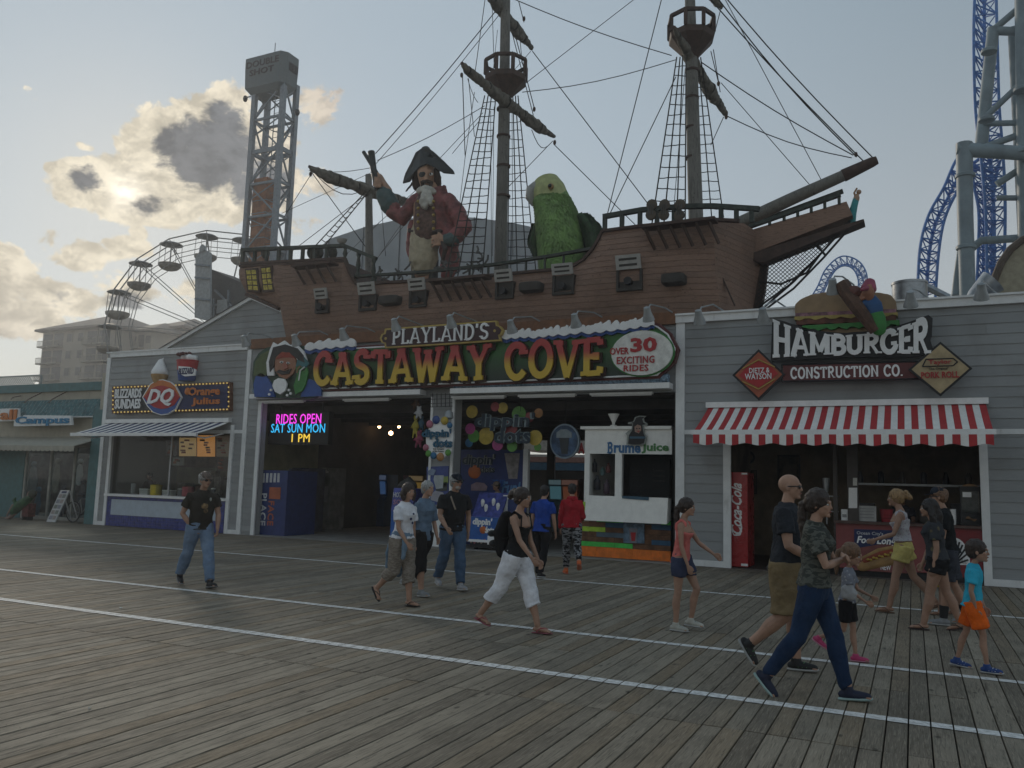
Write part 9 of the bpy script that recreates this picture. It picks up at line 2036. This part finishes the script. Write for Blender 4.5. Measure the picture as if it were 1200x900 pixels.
person('woman in a camouflage tee and dark jeans with a long ponytail, arms folded', (1001, 822), 1.68, -2, [(19, 6, 4), (-18, 18, -46)], [(24, 14, 88, 62, .4), (22, 14, 92, 66, .4)], 'f', hair=('ponylong', BR), shirt=('tee', fabric('camo_tee', (.11, .115, .10), pat='camo', c2=(.045, .05, .045), pscale=16), .02), trousers=('slim', DJ), shoes=('shoe', mat('navy_trainer', (.015, .02, .045), .6), mat('teal_sole', (.35, .48, .46), .6)), weight=1.05, lean=2, head=(-12, 0))
def exg(q):
 t = q['tor']; mb = MB(); mb.ball(t(.18, -.16, .05), (.11, .05, .12), 10, 8); bg = thing('plastic_bag', 'small clear pale plastic bag held by the little girl in grey', 'bag', q['root'].location, rot=q['root'].rotation_euler.z); fuse(q['sc'](mb), 'bag', fabric('pale_plastic', (.40, .40, .41)), bg, vox=.012, smooth=1, disp=.05, dsize=.07)
person('little girl in a grey tee and black shorts with pink shoes holding a pale bag', (1007, 776), 1.15, -8, [(8, 4, 2), (-6, 60, -30)], [(20, 8, 50, 20), (14, 8, 40, 14)], 'f', child=True, hair=('pony', BR2), shirt=('tee', fabric('grey_dot_tee', (.21, .22, .26), pat='dots', c2=(.42, .42, .44), pscale=26), .0), trousers=('short', fabric('black_cotton', (.015, .015, .017)), .72), shoes=('shoe', mat('pink_trainer', (.50, .05, .16), .5), mat('pink_sole', (.45, .2, .27), .6)), head=(0, -12), tone=.95, extras=exg)
person('blonde woman in a white print camisole and yellow shorts walking left', (1038, 718), 1.72, 184, [(16, 4, 4), (-18, 22, -22)], [(20, 8, 50, 4, .6), (-2, 8, 16, 0, .5)], 'f', hair=('messybun', BLO), shirt=('tank', fabric('white_print_top', (.45, .44, .46), pat='dots', c2=(.22, .10, .20), pscale=40), .10), trousers=('short', fabric('yellow_shorts', (.55, .46, .16)), .44), shoes=('flip', mat('brown_strap', (.16, .09, .05), .6), mat('brown_sole', (.18, .11, .07), .7)), tone=.86, weight=1.0)
person('dark haired woman in a charcoal tee and black shorts walking left', (1078, 738), 1.60, 182, [(14, 2, 2), (-14, 8, -10)], [(-4, 8, 14, 0, .6), (8, 8, 14, 0, .6)], 'f', hair=('long', BK), shirt=('tee', fabric('charcoal_print_tee', (.045, .048, .055), pat='dots', c2=(.14, .12, .07), pscale=9), .02), trousers=('short', fabric('black_cotton', (.015, .015, .017)), .36), shoes=('flip', BLKS, mat('dark_sole', (.05, .03, .03), .7)), weight=1.12, tone=.92, glasses=False)
def ex15(q):
 A = q['L']; [q['lite']('sock', MB().tube([a[2] + V(0, 0, .0), a[2].lerp(a[1], .38)], [.048, .058], 12), BLKS) for a in A]
person('person in a navy cap and dark clothes with black socks behind the dark haired woman', (1101, 733), 1.74, 184, [(6, 2, 2), (-10, 10, -6)], [(8, 8, 20, 0), (0, 8, 30, 0)], hair=('short', BR2), shirt=('tee', fabric('black_tee', (.018, .019, .021)), -.02), trousers=('shorts', fabric('grey_shorts', (.05, .055, .07)), .85), shoes=('shoe', mat('grey_shoe', (.26, .27, .28)), RUB), cap=fabric('navy_cap', (.02, .025, .035)), glasses=True, extras=ex15)
person('small child in a yellow top mostly hidden behind the dark haired woman', (1098, 721), 1.12, 186, [(8, 2, 2), (-10, 12, -8)], [(4, 8, 20, 0), (0, 8, 20, 0)], child=True, hair=('short', BR2), shirt=('tee', fabric('yellow_kid_top', (.55, .42, .02), pat='dots', c2=(.4, .06, .03), pscale=12), -.1), trousers=('short', fabric('yellow_kid_shorts', (.5, .38, .02)), .7), shoes=('flip', mat('brown_strap', (.16, .09, .05)), mat('brown_sole', (.18, .11, .07))), tone=.85)
def ex17(q):
 t = q['tor']; m_ = MB()
 m_.tube([t(.02, 0, .0), t(.20, 0, .0)], 1.0, 16, True, [(.158, .122), (.124, .100)], V(0, 1, 0))
person('boy in a turquoise and navy tee with orange shorts and blue shoes walking right', (1162, 790), 1.27, -6, [(-14, 4, -8), (16, 12, 2)], [(2, 8, 18, 0), (-8, 8, 20, 0)], child=True, hair=('short', BR), shirt=('tee', fabric('turquoise_tee', (.04, .42, .60)), -.04), trousers=('shorts', fabric('orange_shorts', (.75, .13, .015)), .78), shoes=('shoe', mat('blue_trainer', (.02, .06, .22), .5), RUB, WHITE2), tone=.95)
# dim figures at work in the shops
for k, (x, y, yy, col, lab, fc) in enumerate(((178, 560, YF + 1.6, (.12, .10, .10), 'dim shop worker behind the yellow tub in the ice cream shop', -90), (1062, 560, YF + 1.8, (.05, .05, .06), 'dim cook in dark clothes behind the red burger counter', -90))):
 person(lab, Vector((F(x, y, yy).x, yy, .012)), 1.65, fc, [(0, 0, 0), (0, 0, 0)], [(20, 8, 50, 20), (16, 8, 50, 20)], hair=('short', BK), shirt=('tee', fabric('worker_%d' % k, col), -.06), trousers=('jeans', fabric('black_cotton', (.015, .015, .017))), shoes=('shoe', BLKS), tone=.75, vox=.016)
# ---------------- thin haze volume, added to imitate the veil of lens flare
m = bpy.data.materials.new('haze_air'); m.use_nodes = True; m.node_tree.nodes.clear(); pv = m.node_tree.nodes.new('ShaderNodeVolumePrincipled'); ou = m.node_tree.nodes.new('ShaderNodeOutputMaterial')
pv.inputs['Color'].default_value = (.92, .95, 1, 1); pv.inputs['Density'].default_value = .0015; pv.inputs['Anisotropy'].default_value = .5; m.node_tree.links.new(pv.outputs[0], ou.inputs['Volume'])
hz_ = MB().box(-305, 205, -105, 405, -1.4, 31).build('haze', m); hz_['kind'] = 'stuff'
